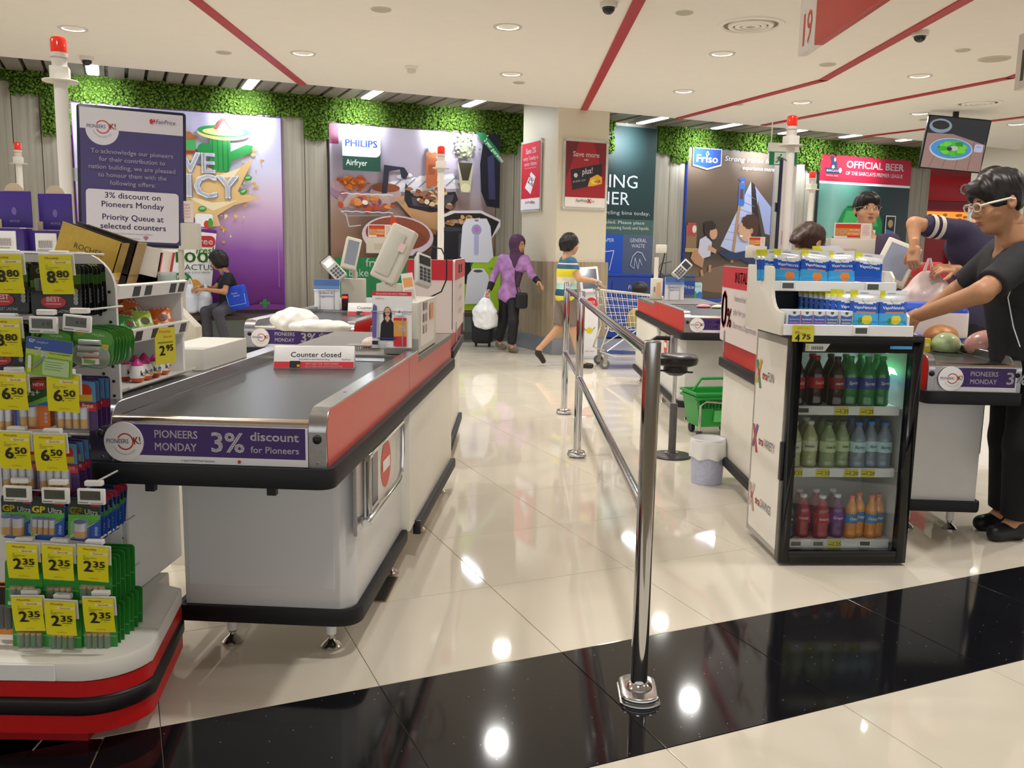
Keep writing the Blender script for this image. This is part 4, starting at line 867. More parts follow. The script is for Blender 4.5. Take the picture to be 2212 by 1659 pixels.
# ================================================================== DRINKS FRIDGE (local x to the right, y back, origin front left bottom)
FO = (1.113, 3.51); FA = D(2.8)
f = thing('drinks_fridge', 'black framed glass door drinks fridge with white sides', 'fridge', (*FO, 0), FA)
FW, FD, FH = 0.54, 0.43, 0.94
b = MB(); b.box(0,0.05,0.03,0.022,FD,FH).box(FW-0.022,0.05,0.03,FW,FD,FH).box(0,FD-0.02,0.03,FW,FD,FH).box(0,0.05,0.03,FW,FD,0.055).box(0,0.05,FH-0.03,FW,FD,FH)
b.build('cabinet', mat('#efebe1', 0.4), f)
MB().box(0.022,FD-0.026,0.055,FW-0.022,FD-0.02,FH-0.03).build('inner_back', mat('#d9dddc', 0.5), f)
MB().box(FW-0.028,0.06,0.055,FW-0.022,FD-0.026,FH-0.03).build('inner_side', mat('#dfe6e4', 0.45), f)
MB().box(0.022,0.06,0.055,0.028,FD-0.026,FH-0.03).build('inner_side', mat('#dfe6e4', 0.45), f)
MB().box(0.0,-0.004,FH-0.005,FW,FD,FH+0.02).build('top_panel', BLACK, f, bevel=0.004)
door = MB(); door.box(0,0,0.012,0.044,0.045,FH).box(FW-0.042,0,0.012,FW,0.045,FH).box(0.044,0,0.012,FW-0.042,0.045,0.064).box(0.044,0,FH-0.05,FW-0.042,0.045,FH)
door_o = door.build('door_frame', mat('#0d0e10', 0.22), f, bevel=0.003)
MB().box(0.042,0.018,0.062,FW-0.040,0.022,FH-0.048).build('door_glass', mat((0.95,0.98,0.97), 0.02, trans=1.0, ior=1.4), door_o)
MB().box(-0.012,0.004,0.36,0.0,0.035,0.52).build('door_handle', BLACK, door_o, bevel=0.004)
for x in (0.05, FW-0.05):
    for y in (0.06, FD-0.06): MB().lathe([(0.022,0),(0.022,0.012),(0.012,0.016),(0.012,0.034)], 16, (x,y,0)).build('levelling_foot', mat('#b9b6ae', 0.4), f)
area('fridge_lamp', f, (FW-0.05, 0.22, 0.80), (0, D(60), 0), 0.35, 0.03, 0.2, (0.85,1.0,0.95), 'RECTANGLE', 170)
ESLW = mat('#eceae6', 0.4)
def esl(par, x, y, z, w=0.055, h=0.03, nm='shelf_label'):
    o = MB().box(x-w/2,y-0.004,z-h/2,x+w/2,y+0.002,z+h/2).build(nm, ESLW, par, bevel=0.002, seg=1)
    MB().box(x-w*0.38,y-0.0046,z-h*0.26,x+w*0.38,y-0.0038,z+h*0.34).build('display', mat('#4c5148', 0.25), o)
def ytag(par, x, y, z, txt, w=0.056, h=0.034):
    o = MB().box(x-w/2,y-0.002,z-h/2,x+w/2,y,z+h/2).build('price_label', mat('#ded64b', 0.5), par)
    p = Pr(0.0003); p.text(txt, 0.012, -0.009, 0.016, '#5c5a22', bold=0.01).rect(-w*0.45,-0.005,-0.008,-0.001,'#7b7835').rect(-w*0.45,0.006,w*0.2,0.008,'#a8a146'); p.build('price_print', o, loc=(x,y-0.0022,z))
for k, z in enumerate((0.660,0.398,0.092)):
    s = MB().box(0.03,0.07,z-0.012,FW-0.03,FD-0.03,z-0.006).build('shelf', mat('#e8e9e6', 0.4), f)
    MB().box(0.03,0.058,z-0.034,FW-0.05,0.07,z+0.004).build('shelf_lip', mat('#eef0ee', 0.35), s, bevel=0.002, seg=1)
    if k == 0: esl(s, 0.085,0.056,z-0.015); ytag(s, 0.245,0.056,z-0.016,'1.35'); ytag(s, 0.35,0.056,z-0.016,'1.25')
    if k == 1:
        for x, q in ((0.07,'1.15'),(0.185,'1.15'),(0.305,'1.20'),(0.375,'1.20')): ytag(s, x,0.056,z-0.015,q)
    if k == 2:
        for x in (0.09,0.185,0.385): esl(s, x,0.056,z-0.014)
        ytag(s, 0.255,0.056,z-0.014,'1.05')
# stickers on the door frame, Xtra lettering on the side
p = Pr(0.0004); p.poly([(0.055,-0.016),(0.135,-0.016),(0.155,0.014),(0.055,0.014)],'#e9ece4').rect(0.058,-0.012,0.068,0.01,'#cfd57a')
for k in range(7): p.rect(0.08+0.007*k,-0.010,0.083+0.007*k,0.004,'#3a3a3c')
p.build('barcode_sticker', f, loc=(0,-0.001,FH-0.028)); p = Pr(0.0004); p.rect(0.40,-0.004,0.49,0.008,'#57a9dd'); p.build('blue_sticker', f, loc=(0,-0.001,FH-0.028))
for z, c1, c2, w_, wd in ((0.755,'#3f8a45','#d9a32c','FUN',0.075),(0.465,'#b3452f','#7a4a86','VARIETY',0.135),(0.195,'#b89a8a','#cbb8ac','SAVINGS',0.135)):
    x0 = -0.418; p = Pr(0.0004)
    p.poly([(x0,z+0.055),(x0+0.028,z+0.058),(x0+0.085,z-0.062),(x0+0.058,z-0.065)],c1).poly([(x0+0.055,z+0.065),(x0+0.082,z+0.06),(x0+0.030,z-0.048),(x0+0.004,z-0.042)],c2).poly([(x0+0.03,z+0.02),(x0+0.055,z+0.02),(x0+0.055,z-0.01),(x0+0.03,z-0.01)],'#c7443a')
    p.text('tra', x0+0.092, z-0.018, 0.036, '#c8372f', 'l', 0.062, 0.02, shear=0.15).text(w_, x0+0.165, z-0.018, 0.038, '#4a4a4c', 'l', wd); p.build('side_lettering', f, mapf=lambda x, y, z: (-0.001-z, -x, y))
# ---- bottles
def cyl_map(r, cz=0.0): return lambda x, y, z: ((r+z)*math.sin(x/r), -(r+z)*math.cos(x/r), y + cz)
def bottle(label, cap, liquid, lab, lab2, txt, tcol, h=0.205, r=0.033, clear='#9fb0a0'):
    t = thing('drink_bottle', label, 'bottle', (0,0,0), 0, 'bottled drinks in the fridge')
    sh = 0.60*h
    MB().lathe([(r*0.82,0),(r,0.008),(r,0.10*h),(r*0.94,0.14*h),(r*0.96,0.30*h),(r,0.34*h),(r,sh),(r*0.93,0.68*h),(r*0.62,0.80*h),(r*0.40,0.88*h),(r*0.36,0.93*h)], 20).build('body', mat(liquid, 0.1, spec=0.6, coat=0.3), t)
    MB().lathe([(r*0.42,0.925*h),(r*0.45,0.935*h),(r*0.45,0.99*h),(r*0.40,h)], 16).build('cap', mat(cap, 0.4), t)
    l = MB().lathe([(r+0.0006,0.36*h),(r+0.0006,0.585*h)], 24, capb=False, capt=False).build('label_wrap', mat(lab, 0.35), t)
    p = Pr(0.0002)
    if lab2: p.rect(-r*1.1,-0.020,r*1.1,-0.008,lab2)
    if txt: p.text(txt, 0, -0.006, 0.013, tcol, w=min(0.042, 0.0085*len(txt)), bold=0.015, shear=0.2)
    if p.v: p.build('label_print', l, mapf=cyl_map(r+0.0009, 0.475*h))
    return t
COKE = ('#b3161b','#2a1112','#c02020',None,'Coca-Cola','#f3e9e6'); ZERO = ('#1c1a1b','#221112','#8f2022',None,'zero','#efe6e2'); SPR = ('#2fae55','#2f8f4a','#3a57a8','#3f9b4c','Sprite','#f1f6f0')
TEA = ('#e9ece8','#b9bf8c','#dfe3c4',None,'Jasmine','#5f6a60'); HT = ('#6d7d5c','#8fa579','#c5d8a8','#5f8f52','Green Tea','#2f5f35'); AQ = ('#4f8fd0','#7d8fa0','#bfe3e6','#5fae8f','Barley','#2f5f7a')
RED = ('#f0eeee','#a8232d','#b8242e','#d9d2d6','Isotonic','#f3dcdc'); PUR = ('#f0eeee','#6a2a6e','#7a2f92','#d9d2d6','Grape','#f3dcf3'); BLK = ('#f0eeee','#33303a','#25222c','#d0cfd4','Zero','#e0dfe6'); ORG = ('#ee6a26','#e0912c','#3f86c0','#e0a02c','Orange','#fff3d8')
rows = [(0.654,0.208,[(0.072,COKE,'Coca-Cola bottle, leftmost on the top fridge shelf'),(0.160,COKE,'Coca-Cola bottle second from left on the top fridge shelf'),(0.240,ZERO,'black label cola bottle in the middle of the top fridge shelf'),(0.305,SPR,'half hidden green Sprite bottle left of the other two'),(0.370,SPR,'green Sprite bottle in the middle of the three on the top shelf'),(0.440,SPR,'rightmost green Sprite bottle on the top fridge shelf')]),
        (0.392,0.195,[(0.075,TEA,'white capped tea bottle, leftmost on the middle shelf'),(0.152,TEA,'white capped tea bottle second on the middle shelf'),(0.222,HT,'brownish green tea bottle third from left on the middle shelf'),(0.290,HT,'green tea bottle at the centre of the middle fridge shelf'),(0.350,AQ,'blue capped bottle with narrow pale label on the middle shelf'),(0.412,AQ,'dim blue capped bottle second from right on the middle shelf'),(0.462,AQ,'rightmost blue capped bottle on the middle fridge shelf')]),
        (0.086,0.185,[(0.068,BLK,'dark bottle with white cap, leftmost on the bottom shelf'),(0.142,RED,'red drink bottle, left of the two on the bottom shelf'),(0.216,RED,'red drink bottle, right of the two on the bottom shelf'),(0.290,PUR,'purple drink bottle on the bottom fridge shelf'),(0.345,ORG,'orange capped bottle next to the purple one'),(0.385,ORG,'taller orange capped bottle second of four on the bottom shelf'),(0.432,ORG,'orange capped bottle third of four on the bottom shelf'),(0.470,ORG,'rightmost orange capped bottle on the bottom fridge shelf')])]
protos = {}
def place_bottle(kind, h, label, x, y, z, rz=0.0):
    w = FO[0] + x*math.cos(FA) - y*math.sin(FA); v = FO[1] + x*math.sin(FA) + y*math.cos(FA); r = 0.026 if kind is ORG else 0.033
    key = (id(kind), h)
    if key not in protos: protos[key] = bottle(label, *kind, h=h, r=r); o = protos[key]
    else: o = copy_tree(protos[key], label=label)
    o.location = (w, v, z+0.001); o.rotation_euler = (0,0,FA+rz)
for z, h, lst in rows:
    for i, (x, kd, lb) in enumerate(lst):
        place_bottle(kd, h + (0.008 if 'taller' in lb else 0), lb, x, 0.115 + (0.02 if i % 2 else 0), z, random.uniform(-0.35,0.35))
        if not (kd is ORG): place_bottle(kd, h, 'back row ' + {id(COKE):'cola',id(ZERO):'black label cola',id(SPR):'lemon soda',id(TEA):'white capped tea',id(HT):'green tea',id(AQ):'blue capped drink',id(RED):'red drink',id(PUR):'purple drink',id(BLK):'dark drink'}[id(kd)] + ' bottle behind ' + ' '.join(lb.split(' on ')[0].split(',')[0].split()[:7]), x+0.012, 0.215, z, random.uniform(-0.6,0.6))
# ---- stepped white shelf on the fridge
s = thing('counter_shelf', 'white two tier shelf standing on top of the drinks fridge', 'shelf', (*FO, 0), FA)
prof = [(0.35,0.966),(-0.095,0.966),(-0.095,1.055)] + [(-0.055 + 0.10*math.sin(D(k*15))*0.9, 1.16 - 0.10*math.cos(D(k*15))) for k in range(0,7)] + [(0.04,1.205)] + [(0.065 - 0.025*math.cos(D(k*18)), 1.205 + 0.025*math.sin(D(k*18))) for k in range(1,6)] + [(0.35,1.232)]
MB().prism(prof, -0.085, -0.070, 'x').build('side_panel', mat('#ece7da', 0.4), s, bevel=0.003)
prof2 = [(0.35,0.966),(-0.095,0.966),(-0.095,1.045),(-0.07,1.06),(0.06,1.07),(0.05,1.19),(0.08,1.215),(0.35,1.215)]
MB().prism(prof2, 0.412, 0.424, 'x').build('side_panel', mat('#ece7da', 0.4), s, bevel=0.003)
MB().box(-0.07,-0.12,1.000,0.412,0.33,1.007).build('lower_shelf', WHITE, s)
MB().box(-0.084,-0.132,0.970,0.424,-0.122,1.012).build('lower_lip', mat('#efefee', 0.35), s, bevel=0.002, seg=1)
MB().box(-0.07,0.05,1.160,0.412,0.33,1.167).build('upper_shelf', WHITE, s)
MB().box(-0.084,0.036,1.132,0.424,0.046,1.172).build('upper_lip', mat('#efefee', 0.35), s, bevel=0.002, seg=1)
MB().box(-0.07,0.30,0.966,0.412,0.335,1.160).build('back_panel', mat('#2c2f3a', 0.5), s)
for q in ((-0.02,0.034,1.152),(0.325,0.034,1.152),(0.215,-0.134,0.990)): esl(s, *q, 0.06, 0.036)
pt = thing('price_tag', 'yellow special price tag reading 4.75 on the shelf over the fridge', 'price tag', (FO[0]-0.012*math.cos(FA)+0.142*math.sin(FA), FO[1]-0.142, 0.947), FA+D(1), 'yellow price tags')
MB().box(-0.042,-0.001,0,0.042,0.0005,0.064).build('card', mat('#d8cf3c', 0.55), pt)
p = Pr(0.0003); p.text('SPECIAL', 0, 0.048, 0.008, '#b99a4c', w=0.05).rect(-0.034,0.036,-0.016,0.040,'#8f8636').rect(-0.034,0.031,0.01,0.034,'#a49b3e').text('4', -0.022, 0.002, 0.026, '#33311c', bold=0.03).text('75', 0.012, 0.010, 0.018, '#33311c', bold=0.03, w=0.032); p.build('price_print', pt, loc=(0,-0.0013,0))
# ---- cough sweet pouches
FOIL = {'w': mat('#e4e6ea', 0.22, 0.25), 'b': mat('#1f56b8', 0.22, 0.15), 'c': mat('#3fa4dc', 0.22, 0.15), 'y': mat('#cfcf33', 0.4), 'o': mat('#e0823a', 0.35), 'r': mat('#d8674a', 0.35), 'l': mat('#e6d53c', 0.35), 'g': mat('#3f8f3c', 0.35)}
def pouch(label, kind, w=0.116, h=0.128, th=0.014):
    t = thing('cough_sweet_pouch', label, 'sweets', (0,0,0), 0, 'cough sweet pouches')
    keys = list(FOIL); nx, nz = 24, 28; mb = MB()
    def prof(a, c): # bulge
        return th*(max(0, 1-(2*a-1)**2)**0.6)*(max(0, min(1, (c)/0.12))*max(0, min(1, (0.86-c)/0.14)))**0.7 + 0.0008
    crv = lambda a: 0.70 - 0.10*(1-(2*a-1)**2)
    def col(a, c):
        if c > 0.80 and a < 0.26 and (c-0.80)+0.26-a > 0.04: return 'y'
        if c > crv(a): return 'w'
        if 0.36 < c < 0.41 and 0.22 < a < 0.86: return {'o':'r','l':'o','d':'b'}[kind]
        dx, dz = (a-0.58)/0.17, (c-0.17)/0.13
        if kind == 'o' and dx*dx+dz*dz < 1: return 'o'
        if kind == 'l':
            if dx*dx+dz*dz < 1.1 and dz < 0.9: return 'l'
            if ((a-0.36)/0.09)**2 + ((c-0.13)/0.08)**2 < 1: return 'g'
        return 'c' if (c < 0.34 and kind != 'd') else 'b'
    for sgn in (-1, 1):
        vs = [((i/nx-0.5)*w*(1-0.03*math.sin(3.14*j/nz)), sgn*prof(i/nx, j/nz), j/nz*h) for j in range(nz+1) for i in range(nx+1)]; fs = []; ci = []
        for j in range(nz):
            for i in range(nx): fs.append((j*(nx+1)+i, j*(nx+1)+i+1, (j+1)*(nx+1)+i+1, (j+1)*(nx+1)+i)); ci.append(keys.index(col((i+0.5)/nx, (j+0.5)/nz)))
        for q, c_ in zip(fs, ci): pass
        n0 = len(mb.v); mb.v += vs; mb.f += [tuple(i+n0 for i in q) for q in fs]; mb.mi += ci
    mb.build('foil_bag', [FOIL[k] for k in keys], t, smooth=50)
    p = Pr(0.0004); mp = lambda x, y, z: (x, -prof(x/w+0.5, y/h) - z, y)
    p.poly([(-0.014,0.098*h/0.128),(0.014,0.098*h/0.128),(0.014,0.09*h/0.128),(0.0,0.075*h/0.128),(-0.014,0.09*h/0.128)],'#2f6b4a').text('VICKS', 0, 0.0885*h/0.128, 0.006, '#dfeee4', w=0.020, bold=0.02)
    p.text('VapoDrops' if kind == 'd' else 'VapoNaturals', 0, 0.060*h/0.128, 0.0115, '#eef3fb', w=0.084, bold=0.02).rect(-0.02,0.117*h/0.128,0.012,0.119*h/0.128,'#6d7178')
    p.build('bag_print', t, mapf=mp)
    return t
def fr_w(x, y, z): return (FO[0] + x*math.cos(FA) - y*math.sin(FA), FO[1] + x*math.sin(FA) + y*math.cos(FA), z)
PO = pouch('orange cough sweet pouch, leftmost on the upper tier', 'o'); PO.location = fr_w(-0.010,0.085,1.169); PO.rotation_euler = (D(-10), D(4), FA)
for (x, y, z, ry, lb) in ((0.100,0.08,1.168,5,'orange cough sweet pouch second from left on the upper tier'),(0.218,0.085,1.168,-1,'orange cough sweet pouch third from left on the upper tier'),):
    copy_tree(PO, label=lb, loc=fr_w(x,y,z), rot=(D(-10), D(ry), FA))
for k in range(2): copy_tree(PO, label='orange pouch tucked behind the leftmost one on the upper tier', loc=fr_w(-0.038-0.004*k,0.135+0.04*k,1.169), rot=(D(-9),D(-2),FA))
for k in range(3): copy_tree(PO, label='orange pouch in the small pile standing highest on the upper tier', loc=fr_w(0.190+0.004*k,0.125+0.032*k,1.172+0.008*k), rot=(D(-8),D(-2),FA))
for k in range(1): copy_tree(PO, label='orange pouch behind the second one on the upper tier', loc=fr_w(0.085,0.13,1.169), rot=(D(-8),D(3),FA))
PDp = pouch('plain blue drops pouch, rightmost on the upper tier', 'd', 0.118, 0.118); PDp.location = fr_w(0.325,0.085,1.169); PDp.rotation_euler = (D(-10), D(5), FA)
PL = pouch('lemon cough sweet pouch, left one at the front of the lower tier', 'l', 0.114, 0.136); PL.location = fr_w(0.238,-0.098,1.009); PL.rotation_euler = (D(-5), D(1.5), FA+D(-6))
copy_tree(PL, label='lemon cough sweet pouch, right one at the front of the lower tier', loc=fr_w(0.352,-0.10,1.009), rot=(D(-5), D(-1), FA))
for k in range(8): copy_tree(PL, label='lemon pouch in the row receding into the lower tier', loc=fr_w(0.205-0.006*k, -0.055+0.042*k, 1.009), rot=(D(-6), D(0), FA))
# ---- small sweet boxes
def sbox(label, pk):
    t = thing('cough_sweet_box', label, 'sweets', (0,0,0), 0, 'small cough sweet boxes')
    MB().box(-0.0235,0,0,0.0235,0.024,0.056).build('carton', mat('#e9ebef', 0.4), t, bevel=0.0008, seg=1)
    p = Pr(0.0002); p.poly([(-0.0232,0.001),(0.0232,0.001),(0.0232,0.040),(0.0,0.034),(-0.0232,0.040)],'#3f63ae').rect(-0.018,0.008,0.018,0.012,'#d46aa8' if pk else '#d8c64a').text('VapoNaturals', 0, 0.020, 0.006, '#e3e9f6', w=0.038, bold=0.02).poly([(-0.006,0.052),(0.006,0.052),(0.006,0.047),(0,0.041),(-0.006,0.047)],'#33594a').rect(0.0215,0.001,0.0235,0.055,'#d46aa8' if pk else '#d8c64a')
    p.build('carton_print', t, loc=(0,-0.0003,0)); return t
S1 = sbox('pink striped sweet box, leftmost on the lower tier', True); S1.location = fr_w(-0.040,-0.112,1.008); S1.rotation_euler = (0,0,FA)
copy_tree(S1, label='pink striped sweet box, second from left on the lower tier', loc=fr_w(0.010,-0.112,1.008)); copy_tree(S1, label='pink striped sweet box, third from left on the lower tier', loc=fr_w(0.059,-0.112,1.008))
S2 = sbox('yellow striped sweet box next to the pink ones', False); S2.location = fr_w(0.108,-0.112,1.008); S2.rotation_euler = (0,0,FA)
copy_tree(S2, label='yellow striped sweet box beside the lemon pouch', loc=fr_w(0.165,-0.112,1.008))
for k in range(5):
    for j in range(1,4): copy_tree(S1 if k < 3 else S2, label='small sweet box in the rows behind the front ones', loc=fr_w((-0.040,0.010,0.059,0.108,0.165)[k], -0.112+0.0255*j, 1.008))
# ================================================================== BATTERY STAND AT THE LEFT
rk = thing('battery_stand', 'white display stand with a red plinth, hung with batteries', 'display stand', (-1.06, 2.36, 0), 0)
def outline(dx=0.0, n=10):
    # plan of the plinth: front edge, rounded right corner, right flank running back; origin at the board's right edge
    P = [(-1.2,-0.30-dx),(-0.02,-0.30-dx)]
    for k in range(n+1):
        a = D(-90 + 78*k/n); P.append((-0.02 + (0.155+dx)*math.cos(a), -0.145 + (0.155+dx)*math.sin(a)))
    P += [(0.068+dx*0.9,0.20),(-0.02,0.24),(-0.02,0.33),(-1.2,0.33)]
    return P
MB().box(-1.2,-0.24,0,0.0-0.02,0.30,0.056).build('kick_base', mat('#a5161c', 0.4), rk)
MB().prism(outline(-0.004),0.052,0.190).build('plinth', mat('#c81a1c', 0.35, noise=0.05), rk)
MB().prism(outline(0.006),0.100,0.150).build('bumper', mat('#1a1416', 0.4), rk, bevel=0.012, seg=3)
MB().prism(outline(0.0),0.192,0.243).build('deck', mat('#eeeae2', 0.4), rk, bevel=0.006)
MB().box(-1.2,-0.306,0.196,-0.06,-0.30,0.240).build('price_channel', WHITE, rk, bevel=0.002, seg=1)
bp = [(-0.9,0.243),(0.0,0.243),(0.0,1.15)] + [(-0.10+0.10*math.cos(D(k*11.25)), 1.15+0.10*math.sin(D(k*11.25))) for k in range(1,9)] + [(-0.9,1.25)]
MB().prism(bp, 0.0, 0.012, 'y').build('peg_board', mat('#d9d7d4', 0.5), rk)
MB().box(-0.045,-0.006,0.25,-0.014,0.0,0.78).build('edge_strip', mat('#e6e6e6', 0.4), rk)
h = MB()
for k in range(22):
    z = 1.145 - 0.04*k; a = -0.016; h.cyl((a,-0.0015,z),(a,0.0005,z),0.0042,n=10)
for k in range(8): h.cyl((-0.042,-0.0015,1.165-0.04*k),(-0.042,0.0005,1.165-0.04*k),0.0042,n=10)
h.cyl((-0.045,-0.0015,1.205),(-0.045,0.0005,1.205),0.0042,n=10)
tag(h.build('peg_holes', mat('#2b2926', 0.8), rk), kind='stuff')
HOOKM = mat('#dedcd6', 0.35, 0.3)
def hook(x, z, y1=-0.235):
    X = x+1.06; o = MB().tube([(X,0.0,z),(X,y1,z+0.004)],0.0028,8).build('peg_hook', HOOKM, rk)
    MB().box(X-0.022,y1-0.004,z-0.003,X+0.022,y1+0.012,z+0.010).build('holder_clip', mat('#e8e6e0', 0.4), o, bevel=0.002, seg=1)
    return o
def rack_esl(x, z, ry=0):
    o = MB().box(-0.034,-0.006,-0.02,0.034,0.004,0.02).build('electronic_label', mat('#eeece8', 0.4), rk, bevel=0.003, loc=(x+1.06,-0.247,z), rot=(0,D(ry),0))
    d = MB().box(-0.026,-0.0068,-0.008,0.024,-0.0058,0.015).build('display', mat('#565b52', 0.2), o)
    p = Pr(0.0002); p.text('4 95', 0.010, -0.002, 0.010, '#3a3f38').rect(-0.03,-0.016,-0.006,-0.013,'#8f8d88').rect(0.0,-0.017,0.03,-0.015,'#a5a39e'); p.build('label_print', o, loc=(0,-0.0069,0))
def price_tag(label, x, z, price, ry=0.0, w=0.078, h=0.092, y=2.105):
    t = thing('price_tag', label, 'price tag', (x, y, z), 0, 'yellow price tags', rot=(D(4), D(ry), 0))
    MB().surf(lambda a, b: ((a-0.5)*w*(1-0.02*(1-b)), 0.010*(b-0.5)**2*4*0.3 - 0.0005, (b-0.5)*h), 6, 10).build('card', mat('#e9e016', 0.55), t)
    MB().box(-w/2-0.003,0.006,-0.002,w/2+0.004,0.008,h/2+0.004).build('card_holder', mat('#e7e5df', 0.3), t, bevel=0.001, seg=1)
    p = Pr(0.00025); a, b = price.split('.')
    p.text('Monthly', -0.31*w, 0.40*h, 0.055*h, '#c9362c', 'l', 0.42*w, 0.015, shear=0.2).rect(-0.10*w,0.285*h,0.48*w,0.365*h,'#f0e7a4').text('Special', 0.0*w, 0.30*h, 0.05*h, '#d2603f', 'l', 0.32*w, 0.01)
    p.text('GP', -0.30*w, 0.22*h, 0.035*h, '#6c6a1e', 'l').rect(-0.30*w,0.175*h,0.12*w,0.195*h,'#a8a12a').rect(-0.30*w,0.135*h,-0.10*w,0.155*h,'#a8a12a')
    p.text(a, -0.27*w, -0.20*h, 0.30*h, '#2d2a18', 'l', 0.24*w, 0.035).rect(-0.005*w,-0.20*h,0.035*w,-0.165*h,'#2d2a18').text(b, 0.03*w, -0.06*h, 0.17*h, '#2d2a18', 'l', 0.36*w, 0.035).rect(0.07*w,-0.115*h,0.38*w,-0.10*h,'#2d2a18').text('each', 0.22*w, -0.18*h, 0.035*h, '#7d7a26')
    p.text('FairPrice', 0.03*w, -0.42*h, 0.04*h, '#c06a2c', w=0.30*w)
    p.build('price_print', t, mapf=lambda X, Y, Z: (X, 0.010*(Y/h)**2*4*0.3 - 0.0008 - Z, Y)); return t
for x, z, pr_, ry, lb in ((-1.201,1.197,'8.80',0,'yellow 8.80 price tag cut by the left edge, top row'),(-1.083,1.197,'8.80',-1,'yellow 8.80 price tag in the top row, fully visible'),(-1.215,1.045,'8.80',0,'yellow 8.80 price tag in the second row at the left edge'),
        (-1.209,0.915,'6.50',1,'yellow 6.50 price tag cut by the left edge, third row'),(-1.084,0.912,'6.50',3,'yellow 6.50 price tag below the hanging 7x card'),(-1.211,0.768,'6.50',1,'yellow 6.50 price tag in the fourth row at the left edge'),(-1.124,0.764,'6.50',0,'yellow 6.50 price tag in the fourth row, right one'),
        (-1.21,0.486,'2.35',2,'yellow 2.35 price tag, left of the upper three'),(-1.122,0.484,'2.35',3,'yellow 2.35 price tag, middle of the upper three'),(-1.035,0.482,'2.35',4,'yellow 2.35 price tag, right of the upper three'),
        (-1.205,0.348,'2.35',-1,'yellow 2.35 price tag, left of the lowest three'),(-1.124,0.338,'2.35',2,'yellow 2.35 price tag, middle of the lowest three'),(-1.027,0.348,'2.35',0,'yellow 2.35 price tag, right of the lowest three')):
    price_tag(lb, x, z, pr_, ry); hook(x - 0.003, z+0.047)
for x, z, ry in ((-1.124,1.077,1),(-1.043,1.082,5),(-1.214,0.659,1),(-1.12,0.656,1),(-1.032,0.655,1)): rack_esl(x, z, ry); hook(x, z+0.026)
o = MB().box(-0.036,-0.006,-0.021,0.036,0.004,0.021).build('electronic_label', mat('#eeece8', 0.4), rk, bevel=0.003, loc=(-1.139+1.06,-0.06,0.752), rot=(0,D(1),0)); MB().box(-0.027,-0.0068,-0.008,0.025,-0.0058,0.016).build('display', mat('#565b52', 0.2), o)
# ---- packs
BAT = {'g': mat('#c79a4a', 0.3, 0.4), 's': mat('#c9cbd0', 0.3, 0.5), 'b': mat('#2b4f9c', 0.35), 'k': mat('#3c3f3a', 0.3, 0.3), 'n': mat('#5a7a52', 0.35)}
def pack(label, w, h, card, art, cells, grp, rad=0.010):
    """card in the xz plane, top centre at origin; art(p,w,h) prints; cells: (n, x0, x1, z0, z1, colours low->high)"""
    t = thing('battery_pack', label, 'batteries', (0,0,0), 0, grp)
    MB().prism(rrect(-w/2,-h,w/2,0,rad), -0.0008, 0.0008, 'y').build('card', mat(card, 0.35), t)
    p = Pr(0.00025); art(p, w, h); p.build('card_print', t, loc=(0,-0.0009,0))
    if cells:
        n, x0, x1, z0, z1, cl = cells; r = (x1-x0)/n/2*0.94
        for k in range(n):
            x = x0 + (x1-x0)*(k+0.5)/n; bt = None
            for (a, b, c) in cl:
                q = MB().cyl((x,-r*0.75,z0+(z1-z0)*a),(x,-r*0.75,z0+(z1-z0)*b),r,n=14)
                if bt is None: bt = q.build('battery', BAT[c], t)
                else: q.build('battery_band', BAT[c], bt)
        MB().box(x0-0.003,-r*1.9,z0-0.003,x1+0.003,-0.001,z1+0.003).build('blister', mat((0.9,0.93,0.95), 0.08, alpha=0.10, spec=0.8), t, bevel=0.004)
    return t
def art_black(p, w, h):
    p.poly([(-w*0.5,-h*0.30),(w*0.5,-h*0.16),(w*0.5,-h*0.36),(-w*0.5,-h*0.44)],'#3f6a2a').rect(-w*0.10,-h*0.02,w*0.46,-h*0.11,'#2b2d22').text('800', w*0.24, -h*0.10, 0.012, '#d8e04a', bold=0.02).text('GP', -w*0.28, -h*0.16, 0.012, '#a8a63a', bold=0.03).text('SMART', w*0.22, -h*0.30, 0.008, '#c9d3c6')
    p.ell(-w*0.05,-h*0.72,w*0.25,h*0.12,'#b32c33').text('BEST', -w*0.05, -h*0.71, 0.011, '#f0dfe0', bold=0.02).rect(-w*0.2,-h*0.75,w*0.1,-h*0.765,'#e9b9bd').text('LONGEST LASTING', 0, -h*0.93, 0.007, '#dfe6ee', w=w*0.55, bold=0.01)
    for k in range(4): p.ell(w*0.40,-h*(0.50+0.075*k),w*0.05,w*0.05,'#8f9598')
def art_ultra(p, w, h):
    p.rect(-w/2+0.002,-h*0.42,w/2-0.002,-h*0.01,'#27362a').rect(w*0.18,-h*0.16,w*0.48,-h*0.01,'#c02b30').poly([(-w/2+0.001,-h*0.40),(w/2-0.001,-h*0.34),(w/2-0.001,-h*0.44),(-w/2+0.001,-h*0.92)],'#5fae3c').poly([(-w/2+0.001,-h*0.92),(w/2-0.001,-h*0.46),(w/2-0.001,-h*0.55),(-w/2+0.001,-h*0.99)],'#b8dc8a').poly([(-w/2+0.004,-h*0.98),(w/2-0.001,-h*0.46),(w/2-0.001,-h*0.96),(w*0.4,-h*0.99)],'#2a56b0')
    p.text('GP', -w*0.26, -h*0.36, 0.016, '#d9c628', bold=0.05, w=w*0.36).text('Ultra', w*0.22, -h*0.35, 0.013, '#dfe5df', w=w*0.40, bold=0.015)
    for k in range(3): p.ring(w*0.38,-h*(0.66+0.07*k),w*0.025,w*0.042,'#c9d3e6',n=10)
